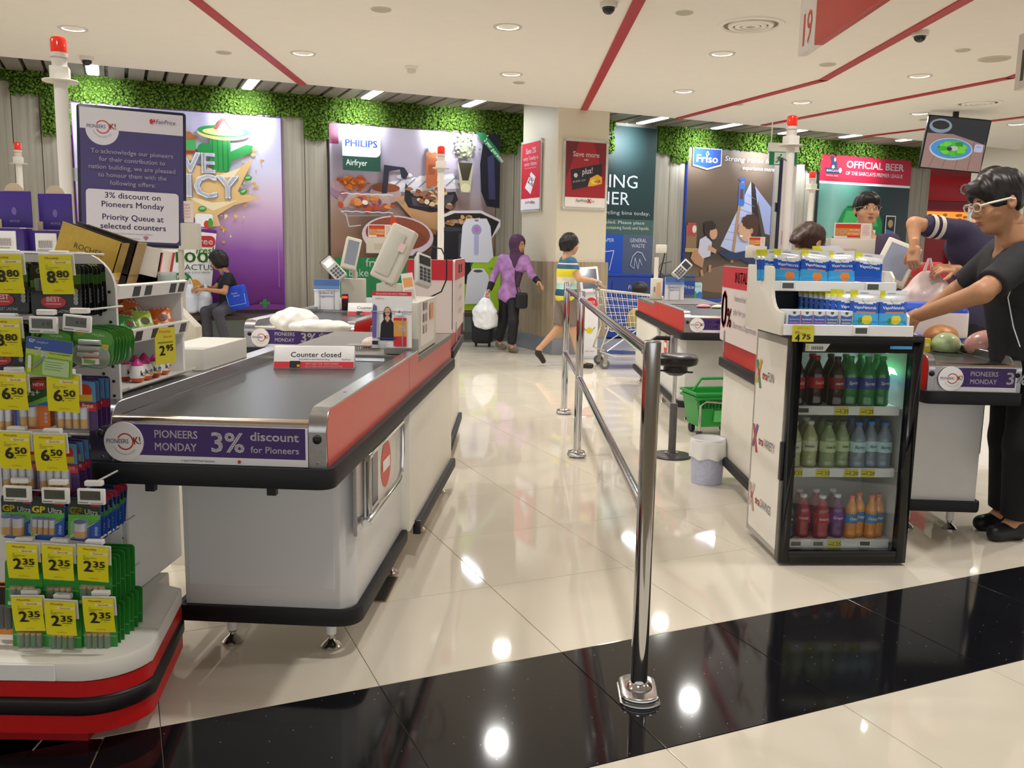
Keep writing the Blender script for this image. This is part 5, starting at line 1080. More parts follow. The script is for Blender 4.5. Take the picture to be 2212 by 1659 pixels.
def art_green(p, w, h):
    p.rect(-w*0.5+0.002,-h*0.62,w*0.5-0.002,-h*0.60,'#7fc07a').rect(-w*0.44,-h*0.26,w*0.44,-h*0.04,'#2f7f35').text('GREENCELL', 0.0, -h*0.40, 0.008, '#cfe6c6', w=w*0.6, bold=0.01).text('GP', -w*0.2, -h*0.20, 0.014, '#d2c23a', bold=0.04).rect(-w*0.42,-h*0.93,-w*0.30,-h*0.86,'#cfe6c6')
    p.rect(-w*0.38,-h*0.78,w*0.0,-h*0.70,'#3fa044')
def art_promo(p, w, h):
    p.rect(-w/2+0.002,-h*0.45,w*0.05,-h*0.02,'#3d2f7a').poly([(w*0.05,-h*0.02),(w/2-0.002,-h*0.05),(w/2-0.002,-h*0.45),(w*0.05,-h*0.45)],'#5aa0d0').ell(w*0.22,-h*0.22,w*0.17,h*0.13,'#d2362c').rect(w*0.06,-h*0.42,w*0.40,-h*0.30,'#e0c23c').rect(w*0.0,-h*0.62,w*0.49,-h*0.46,'#cf2f35').text('free', w*0.28, -h*0.56, 0.012, '#f6e6e6', bold=0.02).ell(-w*0.3,-h*0.3,w*0.12,h*0.13,'#c02b50').text('a', -w*0.3, -h*0.33, 0.013, '#f6e6ee', bold=0.02).poly([(-w*0.49,-h*0.75),(w*0.0,-h*0.95),(w*0.3,-h*0.99),(-w*0.4,-h*0.99)],'#2f7fc0')
def art_orange(p, w, h):
    p.rect(-w/2+0.002,-h*0.5,w/2-0.002,-h*0.01,'#2f5a34').ell(w*0.24,-h*0.10,w*0.2,h*0.09,'#c8323a').text('NEW', w*0.24, -h*0.11, 0.008, '#f6e6e6', bold=0.02).text('Ultra+', -w*0.05, -h*0.30, 0.015, '#d3e3d0', w=w*0.6, bold=0.015).poly([(-w*0.2,-h*0.5),(w*0.49,-h*0.30),(w*0.49,-h*0.52)],'#7fbf4a').poly([(w*0.1,-h*0.5),(w*0.49,-h*0.42),(w*0.49,-h*0.52)],'#2f6fc0').rect(-w*0.5+0.002,-h*0.98,-w*0.22,-h*0.52,'#2a4f9c')
    for k in range(3): p.ring(w*0.40,-h*(0.68+0.08*k),w*0.02,w*0.04,'#c9d3f0',n=10)
def stack(make, x, z, y, n, gap, lab, fan=0.0, tilt=0.0, tint=None):
    o = make(lab + ', front one'); o.location = (x, y, z); o.rotation_euler = (D(random.uniform(-3,2)), D(tilt), D(random.uniform(-4,4)))
    for k in range(1, n): copy_tree(o, label=lab + ', farther back', loc=(x + fan*k + random.uniform(-0.002,0.002), y + gap*k, z + random.uniform(-0.003,0.002)), rot=(D(random.uniform(-3,2)), D(tilt + random.uniform(-1.5,1.5)), D(random.uniform(-3,3))))
G = 'battery packs on the stand'
blk = lambda lb: pack(lb, 0.120, 0.124, '#1a1c1b', art_black, (6,-0.045,0.015,-0.060,-0.034,[(0,1,'k')]), G)
stack(blk, -1.244, 1.222, 2.17, 6, 0.024, 'black battery pack at the left edge of the top row')
stack(blk, -1.119, 1.218, 2.17, 7, 0.022, 'black battery pack behind the whole 8.80 tag')
stack(blk, -1.262, 1.075, 2.17, 5, 0.024, 'black battery pack in the second row at the left edge')
def clam(lb):
    t = thing('battery_pack', lb, 'batteries', (0,0,0), 0, 'clamshell battery packs')
    MB().prism(rrect(-0.052,-0.098,0.052,0,0.034), -0.001, 0.001, 'y').build('card', mat('#3f8a36', 0.35), t)
    MB().prism(rrect(-0.048,-0.096,0.048,-0.040,0.024), -0.012, -0.001, 'y').build('clear_shell', mat('#aab0a8', 0.12, alpha=0.55, spec=0.8), t, bevel=0.006)
    for k in range(3): MB().cyl((-0.030,-0.009,-0.036-0.016*k),(0.022,-0.009,-0.030-0.016*k),0.0065,n=12).build('battery', BAT['s'], t)
    p = Pr(0.0003); p.rr(-0.048,-0.038,0.048,-0.004,0.012,'#5a9f3f').text('GP', -0.03, -0.020, 0.011, '#d9b92c', bold=0.05).rect(0.022,-0.048,0.040,-0.034,'#d3c02c').text('recyko', 0.012, -0.016, 0.008, '#cfe6c0'); p.build('card_print', t, loc=(0,-0.0012,0))
    p = Pr(0.0003); p.poly([(-0.020,-0.062),(0.022,-0.054),(0.026,-0.084),(-0.016,-0.092)],'#ece9e4').poly([(-0.018,-0.066),(0.004,-0.056),(0.024,-0.062),(0.024,-0.070),(-0.016,-0.076)],'#cc3b40').rect(-0.012,-0.086,0.016,-0.076,'#7fb86a'); p.build('shell_sticker', t, loc=(0,-0.0125,0))
    return t
stack(clam, -1.040, 1.062, 2.19, 7, 0.020, 'green clamshell battery pack on the second row right', 0.0, 8)
stack(clam, -1.142, 1.058, 2.18, 3, 0.022, 'green clamshell battery pack behind the hanging 7x card', 0.0, 4)
t = thing('hanging_card', 'blue and green 7x battery card hanging in the second row', 'card', (-1.100, 2.09, 1.046), 0, rot=(D(3), D(7), 0))
MB().prism(rrect(-0.056,-0.092,0.056,0,0.006), -0.0006, 0.0006, 'y').build('card', mat('#8fb83c', 0.35), t)
p = Pr(0.0003); p.rr(-0.056,-0.030,0.056,0,0.005,'#3d5aa5').poly([(-0.055,-0.030),(0.055,-0.030),(0.055,-0.045),(-0.055,-0.042)],'#b9d05a').text('GP', -0.048, -0.013, 0.008, '#f2f4fa', 'l', bold=0.05).text('recyko+', -0.030, -0.013, 0.006, '#c6d0ea', 'l').text('7x', -0.018, -0.045, 0.022, '#e9f0f6', bold=0.03).text('more rechargeable', 0.026, -0.036, 0.005, '#4f5f34', w=0.05).rr(-0.014,-0.088,0.050,-0.048,0.004,'#b9d79a')
for k in range(4): p.rect(-0.008,-0.056-0.006*k,0.036-0.006*(k%2),-0.0545-0.006*k,'#7f9f6a')
p.rr(-0.048,-0.082,-0.040,-0.044,0.004,'#f0f2ea').rr(-0.049,-0.086,-0.039,-0.076,0.004,'#d8e02c')
for k in range(5): p.ell(-0.034+0.005*k,-0.072+0.005*k,0.005,0.003,'#8f8f8f',10,0.6)
p.build('card_print', t, loc=(0,-0.0008,0))
org = lambda lb: pack(lb, 0.088, 0.122, '#d9772c', art_orange, (2,-0.026,0.014,-0.112,-0.060,[(0,0.45,'g'),(0.45,0.92,'s'),(0.92,1,'b')]), G)
pro = lambda lb: pack(lb, 0.104, 0.128, '#4a2f6a', art_promo, (4,-0.045,0.030,-0.122,-0.070,[(0,0.45,'g'),(0.45,1,'s')]), G)
stack(org, -1.193, 0.934, 2.16, 4, 0.026, 'orange and green battery pack in the third row')
stack(pro, -1.085, 0.938, 2.17, 4, 0.026, 'purple promotional battery pack in the third row right')
stack(pro, -1.272, 0.930, 2.17, 3, 0.026, 'purple promotional battery pack at the left edge of the third row')
stack(pro, -1.224, 0.785, 2.16, 3, 0.028, 'promotional battery pack under the left 6.50 tag in the fourth row')
stack(pro, -1.134, 0.782, 2.16, 3, 0.028, 'promotional battery pack under the right 6.50 tag in the fourth row')
u4 = lambda lb: pack(lb, 0.074, 0.108, '#4a3f8f', lambda p, w, h: (p.rect(-w/2+0.001,-h*0.5,0,-h*0.01,'#3f7f35'), p.text('GP', -w*0.22, -h*0.22, 0.014, '#d9c628', bold=0.05), p.text('ultra', w*0.22, -h*0.22, 0.011, '#c9c6ea', w=w*0.34)), (4,-0.032,0.030,-0.100,-0.052,[(0,0.4,'g'),(0.4,1,'s')]), G)
stack(u4, -1.141, 0.742, 2.312, 2, 0.02, 'purple and green four cell battery pack in the fourth row', tilt=6)
u2 = lambda lb: pack(lb, 0.084, 0.112, '#2a56b0', art_ultra, (2,-0.036,0.022,-0.096,-0.048,[(0,0.42,'g'),(0.42,0.9,'s'),(0.9,1,'b')]), G)
u3 = lambda lb: pack(lb, 0.084, 0.112, '#2a56b0', art_ultra, (4,-0.036,0.020,-0.094,-0.052,[(0,0.42,'g'),(0.42,0.9,'s'),(0.9,1,'b')]), G)
u1 = lambda lb: pack(lb, 0.084, 0.112, '#2a56b0', art_ultra, (1,-0.020,0.012,-0.096,-0.056,[(0,0.42,'g'),(0.42,0.92,'s'),(0.92,1,'b')]), G)
stack(u2, -1.238, 0.642, 2.15, 3, 0.03, 'green and blue pack of two fat batteries, fifth row left', tilt=2)
stack(u3, -1.160, 0.640, 2.15, 4, 0.03, 'green and blue pack of four shiny batteries, fifth row middle', tilt=4)
stack(u1, -1.068, 0.638, 2.15, 8, 0.022, 'green and blue single block battery pack, fifth row right', tilt=4)
gr = lambda lb: pack(lb, 0.094, 0.128, '#2f8f35', art_green, (4,-0.03,0.03,-0.112,-0.068,[(0,0.85,'n'),(0.85,1,'g')]), G)
for x, z, n, lb in ((-1.232,0.475,3,'green battery pack under the left tag of the upper 2.35 row'),(-1.140,0.473,3,'green battery pack under the middle tag of the upper 2.35 row'),(-1.055,0.478,6,'green battery pack under the right tag of the upper 2.35 row'),
                    (-1.222,0.352,3,'green battery pack under the left tag of the lowest row'),(-1.138,0.350,3,'green battery pack under the middle tag of the lowest row'),(-1.050,0.352,7,'green battery pack under the right tag of the lowest row')):
    stack(gr, x, z, 2.15, n, 0.026, lb, tilt=2)
gy = lambda lb: pack(lb, 0.07, 0.13, '#e08a2a', lambda p, w, h: (p.rect(-w/2+0.002,-h*0.72,w/2-0.002,-h*0.02,'#26221f'),), (3,-0.028,0.028,-0.11,-0.05,[(0,1,'k')]), G)
stack(gy, -1.300, 0.40, 2.16, 2, 0.03, 'black and orange battery pack at the left edge near the deck')

# ================================================================== SWEETS SHELF BEHIND THE STAND (faces right)
cs = thing('sweets_shelf', 'white three tier sweets shelf between the battery stand and the belt', 'shelf', (*loc_of(L1O, L1A, -0.50, -0.32, 0)[:2], 0), D(L1A-90))
# local: x to the right (front), y away from the viewer; spans x -0.30..0, y 0..0.43
MB().box(-0.30,0.425,0.86,0.0,0.437,1.13).build('end_panel', WHITE, cs, bevel=0.002, seg=1)
MB().box(-0.30,0.02,0.245,-0.035,0.43,0.862).build('base_unit', WHITE, cs)
MB().box(-0.30,0.0,0.86,-0.288,0.43,1.16).build('back_panel', mat('#d9d6d0', 0.5), cs)
for z, nm in ((0.866,'lower'),(1.008,'middle'),(1.135,'upper')):
    s = MB().box(-0.29,0.002,z-0.004,0.0,0.428,z+0.002).build('tier', WHITE, cs)
    if nm == 'lower': MB().prism([(0.0,z-0.004),(0.035,z+0.012),(0.035,z+0.018),(0.0,z+0.004)], 0.0, 0.43, 'y').build('tier_lip', mat('#eae6da', 0.4), s)
    else:
        MB().prism([(0.0,z-0.008),(0.012,z-0.012),(0.022,z+0.024),(0.010,z+0.028)], 0.0, 0.43, 'y').build('tier_lip', mat('#f0eee8', 0.4), s)
        for y in ((0.10,0.17,0.33,0.39) if nm == 'upper' else (0.10,0.20,0.30,0.39)):
            o = MB().prism([(0.0125,z-0.008),(0.0145,z-0.008),(0.0215,z+0.020),(0.0195,z+0.020)], y-0.020, y+0.020, 'y').build('electronic_label', mat('#35363a', 0.3), s)
def cw(x, y, z):
    a = D(L1A-90); b = cs.location; return (b[0] + x*math.cos(a) - y*math.sin(a), b[1] + x*math.sin(a) + y*math.cos(a), z)
CR = D(L1A-90)
pt = thing('price_tag', 'yellow 2.95 price tag hanging from the middle tier of the sweets shelf', 'price tag', cw(0.030,0.235,0.975), CR+D(62), 'yellow price tags')
MB().box(-0.036,-0.0006,-0.058,0.036,0.0006,0.052).build('card', mat('#d8cb3a', 0.55), pt)
p = Pr(0.0003); p.text('Monthly', 0, 0.036, 0.009, '#c9662c', w=0.04).text('Special', 0.008, 0.022, 0.007, '#d0803f', w=0.03).rect(-0.026,0.006,0.026,0.010,'#8f8630').text('2', -0.012, -0.030, 0.028, '#3b371c', bold=0.03).text('95', 0.014, -0.018, 0.018, '#3b371c', bold=0.03); p.build('price_print', pt, loc=(0,-0.0009,0))
# surprise eggs on the lower tier
def egg(label):
    t = thing('surprise_egg', label, 'sweets', (0,0,0), 0, 'surprise eggs on the lower tier')
    MB().lathe([(0.0,0.0),(0.014,0.003),(0.0205,0.013),(0.0225,0.026),(0.020,0.040),(0.0165,0.050)], 18, capb=False, capt=False).build('egg_wrap', ramp_mat('egg_wrap', [(0.0,'#d9592c'),(0.014,'#e0662f'),(0.0141,'#f3f1f0'),(0.05,'#f3f1f0')], 2, 0.3, 'CONSTANT'), t)
    MB().lathe([(0.0168,0.049),(0.0145,0.056),(0.009,0.063),(0.004,0.069),(0.0,0.071)], 18, capb=False, capt=False).build('egg_tip', mat('#d23f8f', 0.3), t)
    p = Pr(0.0002); p.text('k', 0.0, 0.022, 0.014, '#3a2f2c', bold=0.03).ell(0.014,0.030,0.006,0.005,'#4f8fd0').ell(0.012,0.022,0.007,0.005,'#e8a03c'); p.build('egg_print', t, mapf=cyl_map(0.0232))
    return t
e0 = egg('pink tipped egg standing alone at the near end of the lower tier'); e0.location = cw(-0.085,0.085,0.8685); e0.rotation_euler = (0,0,CR+D(40))
for x, y, lb in ((-0.03,0.175,'pink tipped egg just left of the hanging 2.95 tag'),(-0.03,0.225,'pink tipped egg behind the hanging 2.95 tag'),(-0.03,0.285,'pink tipped egg just right of the hanging 2.95 tag'),(-0.03,0.345,'pink tipped egg at the far end of the lower tier'),(-0.08,0.20,'pink tipped egg in the second row'),(-0.08,0.26,'pink tipped egg in the second row'),(-0.08,0.32,'pink tipped egg in the second row')):
    copy_tree(e0, label=lb, loc=cw(x,y,0.8685), rot=(0,0,CR+D(random.uniform(30,70))))
# sweet packets on the middle tier
def packet(label, c1, c2, w=0.062, h=0.074):
    t = thing('sweet_packet', label, 'sweets', (0,0,0), 0, 'sweet packets on the middle tier')
    def pf(a, c): return 0.008*(max(0,1-(2*a-1)**2)*max(0, min(1,c/0.15))*max(0, min(1,(1-c)/0.15)))**0.6 + 0.0004
    mb = MB()
    for sg in (-1, 1): mb.surf(lambda a, c: ((a-0.5)*w, sg*pf(a,c), c*h), 10, 10)
    mb.build('wrapper', mat(c1, 0.3), t, smooth=60)
    p = Pr(0.0003)
    for k in range(4): p.poly([(-w*0.46+k*w*0.24,h*0.40),(-w*0.34+k*w*0.24,h*0.40),(-w*0.20+k*w*0.2,h*0.95),(-w*0.30+k*w*0.2,h*0.95)],'#eef0ea')
    p.rect(-w*0.3,h*0.10,w*0.3,h*0.26,'#e9e4e0').text('sweets', 0, h*0.13, h*0.09, '#c8323a', bold=0.02).ell(0,h*0.48,w*0.22,h*0.16,c2)
    p.build('wrapper_print', t, mapf=lambda x, y, z: (x, -pf(x/w+0.5, y/h)-z, y)); return t
k1 = packet('green sweet packet in the middle tier', '#4a9a4a', '#6a3f30'); k2 = packet('lime sweet packet in the middle tier', '#a8c84a', '#5a4f3a'); k3 = packet('orange sweet packet in the middle tier', '#e0722f', '#7a3f2a'); k4 = packet('teal sweet packet in the middle tier', '#3f9aa0', '#4a6f7a')
seq = [(k4,-0.03,0.05),(k4,-0.06,0.07),(k1,-0.02,0.135),(k2,-0.02,0.225),(k3,-0.06,0.265),(k3,-0.02,0.345)]; used = set()
for kk, x, y in seq + [(random.choice([k1,k1,k4]), random.uniform(-0.2,-0.08), random.uniform(0.03,0.19)) for _ in range(20)] + [(k3, random.uniform(-0.2,-0.08), random.uniform(0.21,0.40)) for _ in range(18)]:
    nm = {id(k1):'green',id(k2):'lime',id(k3):'orange',id(k4):'teal'}[id(kk)]; lean = D(-random.uniform(22,40)); rz = CR + D(60 + random.uniform(-25,25))
    if id(kk) not in used: used.add(id(kk)); kk.location = cw(x,y,1.0115); kk.rotation_euler = (lean, D(random.uniform(-12,12)), rz); kk['label'] = nm + ' striped sweet packet at the front of the middle tier'
    else: copy_tree(kk, label=nm + ' striped sweet packet in the middle tier pile', loc=cw(x,y,1.012+max(0,(-x-0.05))*0.28), rot=(lean, D(random.uniform(-18,18)), rz))
# chocolate boxes on the upper tier (open tray cartons leaning back)
def tray(label, name, loc, rz, rx, w, h, d, outer, inner, txt=None, tcol='#5c4a1e', ry=0.0):
    t = thing(name, label, 'box', loc, 0, rot=(D(rx), D(ry), rz))
    # back wall, base, two cheeks and a low front
    b = MB(); b.box(-w/2,d-0.003,0,w/2,d,h).box(-w/2,0,0,w/2,d,0.003); b.build('carton_back', mat(outer, 0.35, 0.2 if txt else 0.0, noise=0.05), t)
    for x in (-w/2, w/2-0.003): MB().prism([(0,0),(d,0),(d,h),(d*0.6,h),(0,h*0.35)], x, x+0.003, 'x').build('carton_side', mat(outer, 0.35, noise=0.05), t)
    MB().box(-w/2,0,0,w/2,0.003,h*0.28).build('carton_front', mat(inner, 0.4), t)
    return t
rz0 = CR + D(68)
t = thing('gold_chocolate_box', 'open gold chocolate box with dark inside on the top tier', 'box', (-1.258,2.62,1.192), 0, rot=(0, D(19), 0))
MB().box(-0.105,0.0,-0.03,0.075,0.003,0.115).build('gold_panel', mat('#a88a3a', 0.28, 0.65, noise=0.06), t)
MB().box(0.072,0.0,-0.03,0.075,0.055,0.112).build('gold_edge', mat('#b3923f', 0.28, 0.6), t)
MB().box(-0.105,0.004,0.0,0.070,0.055,0.006).build('tray_base', mat('#b3923f', 0.3, 0.5), t)
MB().box(-0.105,0.05,0.0,0.070,0.053,0.112).build('dark_panel', mat('#2f241c', 0.5, noise=0.5, scale=70), t)
MB().box(0.040,-0.004,-0.002,0.078,0.05,0.020).build('front_flap', mat('#c9a650', 0.35, 0.4), t, bevel=0.002)
p = Pr(0.0003); p.text('ROCHER', -0.012, 0.052, 0.017, '#4a3a16', w=0.085); p.build('gold_lettering', t, loc=(0,-0.0003,0))
t = thing('dark_chocolate_box', 'dark brown patterned chocolate carton behind the gold one', 'box', (-1.252,2.72,1.196), 0, rot=(0, D(18), 0))
MB().box(-0.115,0.0,-0.03,0.075,0.004,0.112).build('patterned_panel', mat('#2c221c', 0.45, noise=0.6, scale=45), t)
MB().box(0.071,0.0,-0.03,0.075,0.075,0.108).build('carton_edge', mat('#a88c5c', 0.5), t)
MB().box(-0.115,0.0,0.0,0.075,0.075,0.005).build('carton_base', mat('#a88c5c', 0.5), t)
MB().box(-0.115,0.072,0.0,0.071,0.075,0.105).build('carton_wall', mat('#7c6a4a', 0.5), t)
t = thing('white_chocolate_box', 'white tray carton with red edges at the far end of the top tier', 'box', (-1.195,2.81,1.178), 0, rot=(0, D(12), 0))
MB().box(-0.12,0.0,-0.03,0.070,0.003,0.095).build('white_panel', mat('#eae2da', 0.4), t)
MB().box(0.066,0.0,0.0,0.070,0.012,0.085).build('red_edge', mat('#c8312c', 0.35), t); MB().box(0.066,0.10,0.0,0.070,0.112,0.085).build('red_edge', mat('#c8312c', 0.35), t)
MB().box(-0.12,0.109,-0.03,0.070,0.112,0.085).build('white_panel', mat('#eae2da', 0.4), t); MB().box(-0.12,0.0,-0.025,0.070,0.112,0.004).build('tray_base', mat('#e6ded6', 0.4), t)
for k, c in enumerate(('#efe6dc','#e6dcd4')): MB().ell((0.035,0.045+0.02*k,0.016),(0.018,0.016,0.013),12,8).build('wrapped_bar', mat(c, 0.3), t)
t = thing('sweet_tube', 'clear tub of blue and green sweets at the end of the top tier', 'sweets', cw(-0.03,0.395,1.1375), CR)
MB().cyl((0,0,0),(0,0,0.05),0.028,n=18).build('tub', mat('#c9d6d0', 0.15, alpha=0.6), t); MB().cyl((0,0,0.004),(0,0,0.040),0.022,n=14).build('contents', mat('#6f9a8a', 0.4, noise=0.5, scale=120), t)
# purple gift boxes standing on the top tier at the left
gs = MB().box(-1.75,2.52,1.225,-1.335,2.95,1.24); tag(gs.build('gift_box_ledge', WHITE), 'white ledge carrying the purple gift boxes at the left edge', 'shelf'); 
MB().box(-0.6,0.02,0.25,-0.28,0.5,1.226).build('rear_cabinet', WHITE, rk)
def gift(label, loc, rz):
    t = thing('gift_box', label, 'box', loc, rz, 'purple gift boxes')
    MB().box(-0.055,0.0,0.075,0.055,0.004,0.185).build('raised_lid', mat('#3f2a80', 0.4), t, bevel=0.002)
    MB().cyl((0,0.003,0.178),(0,0.006,0.178),0.032,n=24).build('lid_tab', mat('#cbb79a', 0.6), t)
    MB().box(-0.06,-0.055,0.0,0.06,-0.008,0.072).build('box_body', mat('#38246f', 0.4), t, bevel=0.002)
    MB().box(-0.058,-0.004,0.06,-0.042,0.004,0.10).build('hinge_flap', mat('#c4b193', 0.6), t)
    o = MB().box(-0.032,-0.058,0.008,0.036,-0.055,0.064).build('barcode_card', mat('#e6e2dc', 0.5), t)
    p = Pr(0.0003); p.text('ROYCE', 0, 0.092, 0.006, '#a79ac8', w=0.03).ell(0,0.125,0.008,0.012,'#6f5fa8'); p.build('lid_print', t, loc=(0,-0.0005,0))
    p = Pr(0.0003)
    for k in range(14): p.rect(-0.022+0.0034*k,0.020,-0.0205+0.0034*k,0.042,'#6c6864')
    p.rect(-0.024,0.012,0.02,0.015,'#8f8b86'); p.build('barcode_print', o, loc=(0,-0.0585,0)); return t
g1 = gift('purple gift box with raised lid, cut by the left edge', (-1.532,2.75,1.241), D(-4)); copy_tree(g1, label='purple gift box with raised lid, right one of the two', loc=(-1.412,2.76,1.236), rot=(0,0,D(-6)))
# ================================================================== CEILING FITTINGS
for i, (x, y, r, lb) in enumerate(((1.743,6.956,0.25,'large round air diffuser near the lane number sign'),(5.103,10.147,0.25,'round air diffuser above the hanging screen'))):
    t = thing('air_diffuser', lb, 'vent', (x,y,CH), 0, 'ceiling air diffusers')
    MB().lathe([(r,0.0),(r*0.98,-0.012),(r*0.86,-0.016),(r*0.80,-0.004)], 40, capb=False, capt=False).build('outer_ring', CEILM, t)
    for k, q in enumerate((0.68,0.48,0.28)): MB().lathe([(r*q,-0.002),(r*(q-0.02),-0.016),(r*(q-0.14),-0.020),(r*(q-0.16),-0.006)], 36, capb=False, capt=False).build('vane_ring', CEILM, t)
    MB().cyl((0,0,-0.001),(0,0,0.001),r*0.8,n=36).build('dark_throat', mat('#8a8274', 0.8), t)
for x, y, r, lb in ((-0.992,6.707,0.075,'round ceiling speaker near the top left of the aisle'),(-2.624,8.234,0.07,'small ceiling disc left of the left red stripe'),(1.186,6.653,0.065,'small ceiling disc right of the aisle stripe'),(0.018,9.417,0.065,'small ceiling disc just behind the aisle downlight'),(2.79,8.3,0.075,'round ceiling speaker under the lane number sign'),
                    (3.683,7.656,0.06,'small ceiling disc on the right, beyond the dome camera'),(4.108,7.961,0.13,'wide pale ceiling disc at the right edge'),(2.541,10.511,0.06,'small ceiling disc beside the kinked red stripe'),(5.086,11.404,0.065,'small ceiling disc by the hanging screen mount')):
    t = thing('ceiling_disc', lb, 'speaker', (x,y,CH), 0, 'ceiling discs and speakers')
    MB().lathe([(r,0.0),(r,-0.004),(r*0.9,-0.007)], 28, capb=False).build('cover', mat('#cfc8b9', 0.6), t); MB().lathe([(r*0.86,-0.0072),(r*0.84,-0.009),(0.0,-0.010)], 28, capb=False, capt=False).build('grille', mat('#c2baa9', 0.7, noise=0.1, scale=200), t)
for x, y, lb in ((-1.0,8.698,'white smoke detector left of the aisle downlights'),(5.723,11.488,'white smoke detector behind the hanging screen')):
    t = thing('smoke_detector', lb, 'detector', (x,y,CH), 0, 'smoke detectors')
    MB().lathe([(0.062,0.0),(0.062,-0.02),(0.05,-0.026)], 24, capb=False).build('base', mat('#e9e5db', 0.5), t); MB().lathe([(0.042,-0.026),(0.040,-0.055),(0.034,-0.062),(0.0,-0.063)], 24, capb=False, capt=False).build('sensor_head', mat('#d9d4c8', 0.5), t)
for x, y, lb in ((-3.981,8.513,'dome camera above the blue offers board'),(3.067,7.074,'dome camera beside the kinked red stripe'),(0.622,6.426,'dome camera at the top edge by the aisle stripe')):
    t = thing('dome_camera', lb, 'camera', (x,y,CH), 0, 'dome cameras')
    MB().lathe([(0.062,0.0),(0.062,-0.028),(0.052,-0.036)], 24, capb=False).build('housing', mat('#dcd7cb', 0.5), t); MB().ell((0,0,-0.036),(0.045,0.045,0.045),20,12).build('dome', mat('#2a2a33', 0.12), t)
# lane number signs hang parallel to the lanes
t = thing('lane_sign', 'hanging lane sign with a red 19 on its white end', 'sign', (1.603, 5.29, 2.40), D(-90))
MB().box(0,0.0,0,0.28,0.05,0.50).build('number_panel', mat('#f6f3ee', 0.4), t, bevel=0.003); MB().box(0.281,0.0,0,2.2,0.05,0.50).build('red_panel', mat('#d2301f', 0.4), t, bevel=0.003)
p = Pr(0.0006); p.text('1', 0.092, 0.035, 0.175, '#e04a26', w=0.028).text('9', 0.185, 0.035, 0.175, '#e04a26', w=0.085); p.build('lane_number', t, loc=(0,-0.001,0))
for x in (0.15,1.9): MB().cyl((x,0.025,0.5),(x,0.025,0.578),0.006,n=8).build('hanger_rod', STEEL, t)
t = thing('lane_sign', 'pale lane sign with a black digit at the right edge', 'sign', (3.36, 6.22, 2.40), D(-90))
MB().box(0,0.0,0,1.2,0.05,0.36).build('number_panel', mat('#dcd6cc', 0.4), t, bevel=0.003); p = Pr(0.0006); p.rect(0.065,0.05,0.10,0.25,'#3a3632'); p.build('lane_number', t, loc=(0,-0.001,0))
for x in (0.15,1.0): MB().cyl((x,0.025,0.36),(x,0.025,0.578),0.006,n=8).build('hanger_rod', STEEL, t)
# hanging screen
t = thing('hanging_screen', 'black ceiling mounted screen showing a green salad on a blue plate', 'screen', (5.165,10.72,2.60), 0, rot=(D(6), D(4.6), D(-3)))
MB().box(-0.36,0.0,-0.305,0.36,0.05,0.305).build('casing', BLACK, t, bevel=0.006); MB().box(-0.345,-0.003,-0.29,0.345,0.001,0.29).build('display', mat('#2a2c34', 0.2), t)
p = Pr(0.0006); p.poly([(-0.345,-0.29),(0.345,-0.29),(0.345,0.02),(-0.05,0.11),(-0.345,0.10)],'#9a7f7c')
for k in range(5): p.line([(-0.25+0.15*k,-0.285),(-0.15+0.12*k,0.06)],0.006,'#6f5a58')
p.ell(-0.21,0.19,0.13,0.08,'#7f98b4').ell(-0.21,0.20,0.10,0.05,'#2c2622').ell(-0.04,-0.06,0.25,0.125,'#b9c9de').ell(-0.04,-0.055,0.235,0.11,'#4a93dc')
for k in range(50): a = random.uniform(0,6.28); blob(p, -0.03+0.115*math.cos(a), -0.05+0.06*math.sin(a), 0.05, 0.028, random.choice(['#3fae2a','#2f8f22','#6fcf3c','#57b830']), 0.2, 8)
p.ell(-0.02,-0.05,0.05,0.028,'#b9c3bd').ell(-0.07,-0.06,0.03,0.022,'#3a2c28').rr(0.21,-0.07,0.31,0.02,0.02,'#b7bce0').rect(0.23,-0.015,0.28,-0.010,'#4a4a5c')
p.build('screen_picture', t, loc=(0,-0.0035,0), mats={c: mat(c, 0.3, emit=0.35) for c in p.cols})
MB().box(-0.03,0.02,0.0,0.03,0.05,0.375).build('ceiling_arm', BLACK, t, rot=(D(-6),D(-4.6),0), loc=(0,0.02,0.0))
# exit sign
t = thing('exit_sign', 'green running man exit sign hanging behind the red beacon', 'sign', (3.30,11.78,0), D(10))
MB().cyl((0.0,0,2.70),(0.0,0,2.978),0.008,n=8).build('rod', WHITE, t); MB().cyl((0.34,0,2.70),(0.34,0,2.978),0.008,n=8).build('rod', WHITE, t)
MB().box(-0.03,-0.03,2.60,0.38,0.03,2.71).build('housing', WHITE, t, bevel=0.004); MB().box(-0.015,-0.008,2.43,0.365,0.008,2.60).build('sign_plate', mat('#1f8a5c', 0.35), t)
p = Pr(0.0006); p.rect(0.05,0.01,0.20,0.16,'#e9f3ee').ell(0.14,0.13,0.013,0.013,'#1f8a5c',12).line([(0.13,0.11),(0.11,0.07)],0.024,'#1f8a5c').line([(0.13,0.105),(0.16,0.085),(0.175,0.095)],0.012,'#1f8a5c').line([(0.13,0.105),(0.10,0.10),(0.085,0.08)],0.012,'#1f8a5c').line([(0.11,0.07),(0.14,0.045),(0.14,0.02)],0.014,'#1f8a5c').line([(0.11,0.07),(0.09,0.04),(0.065,0.04)],0.014,'#1f8a5c').rect(0.25,0.05,0.31,0.12,'#e9f3ee'); p.build('running_man', t, loc=(0,-0.0085,2.43))

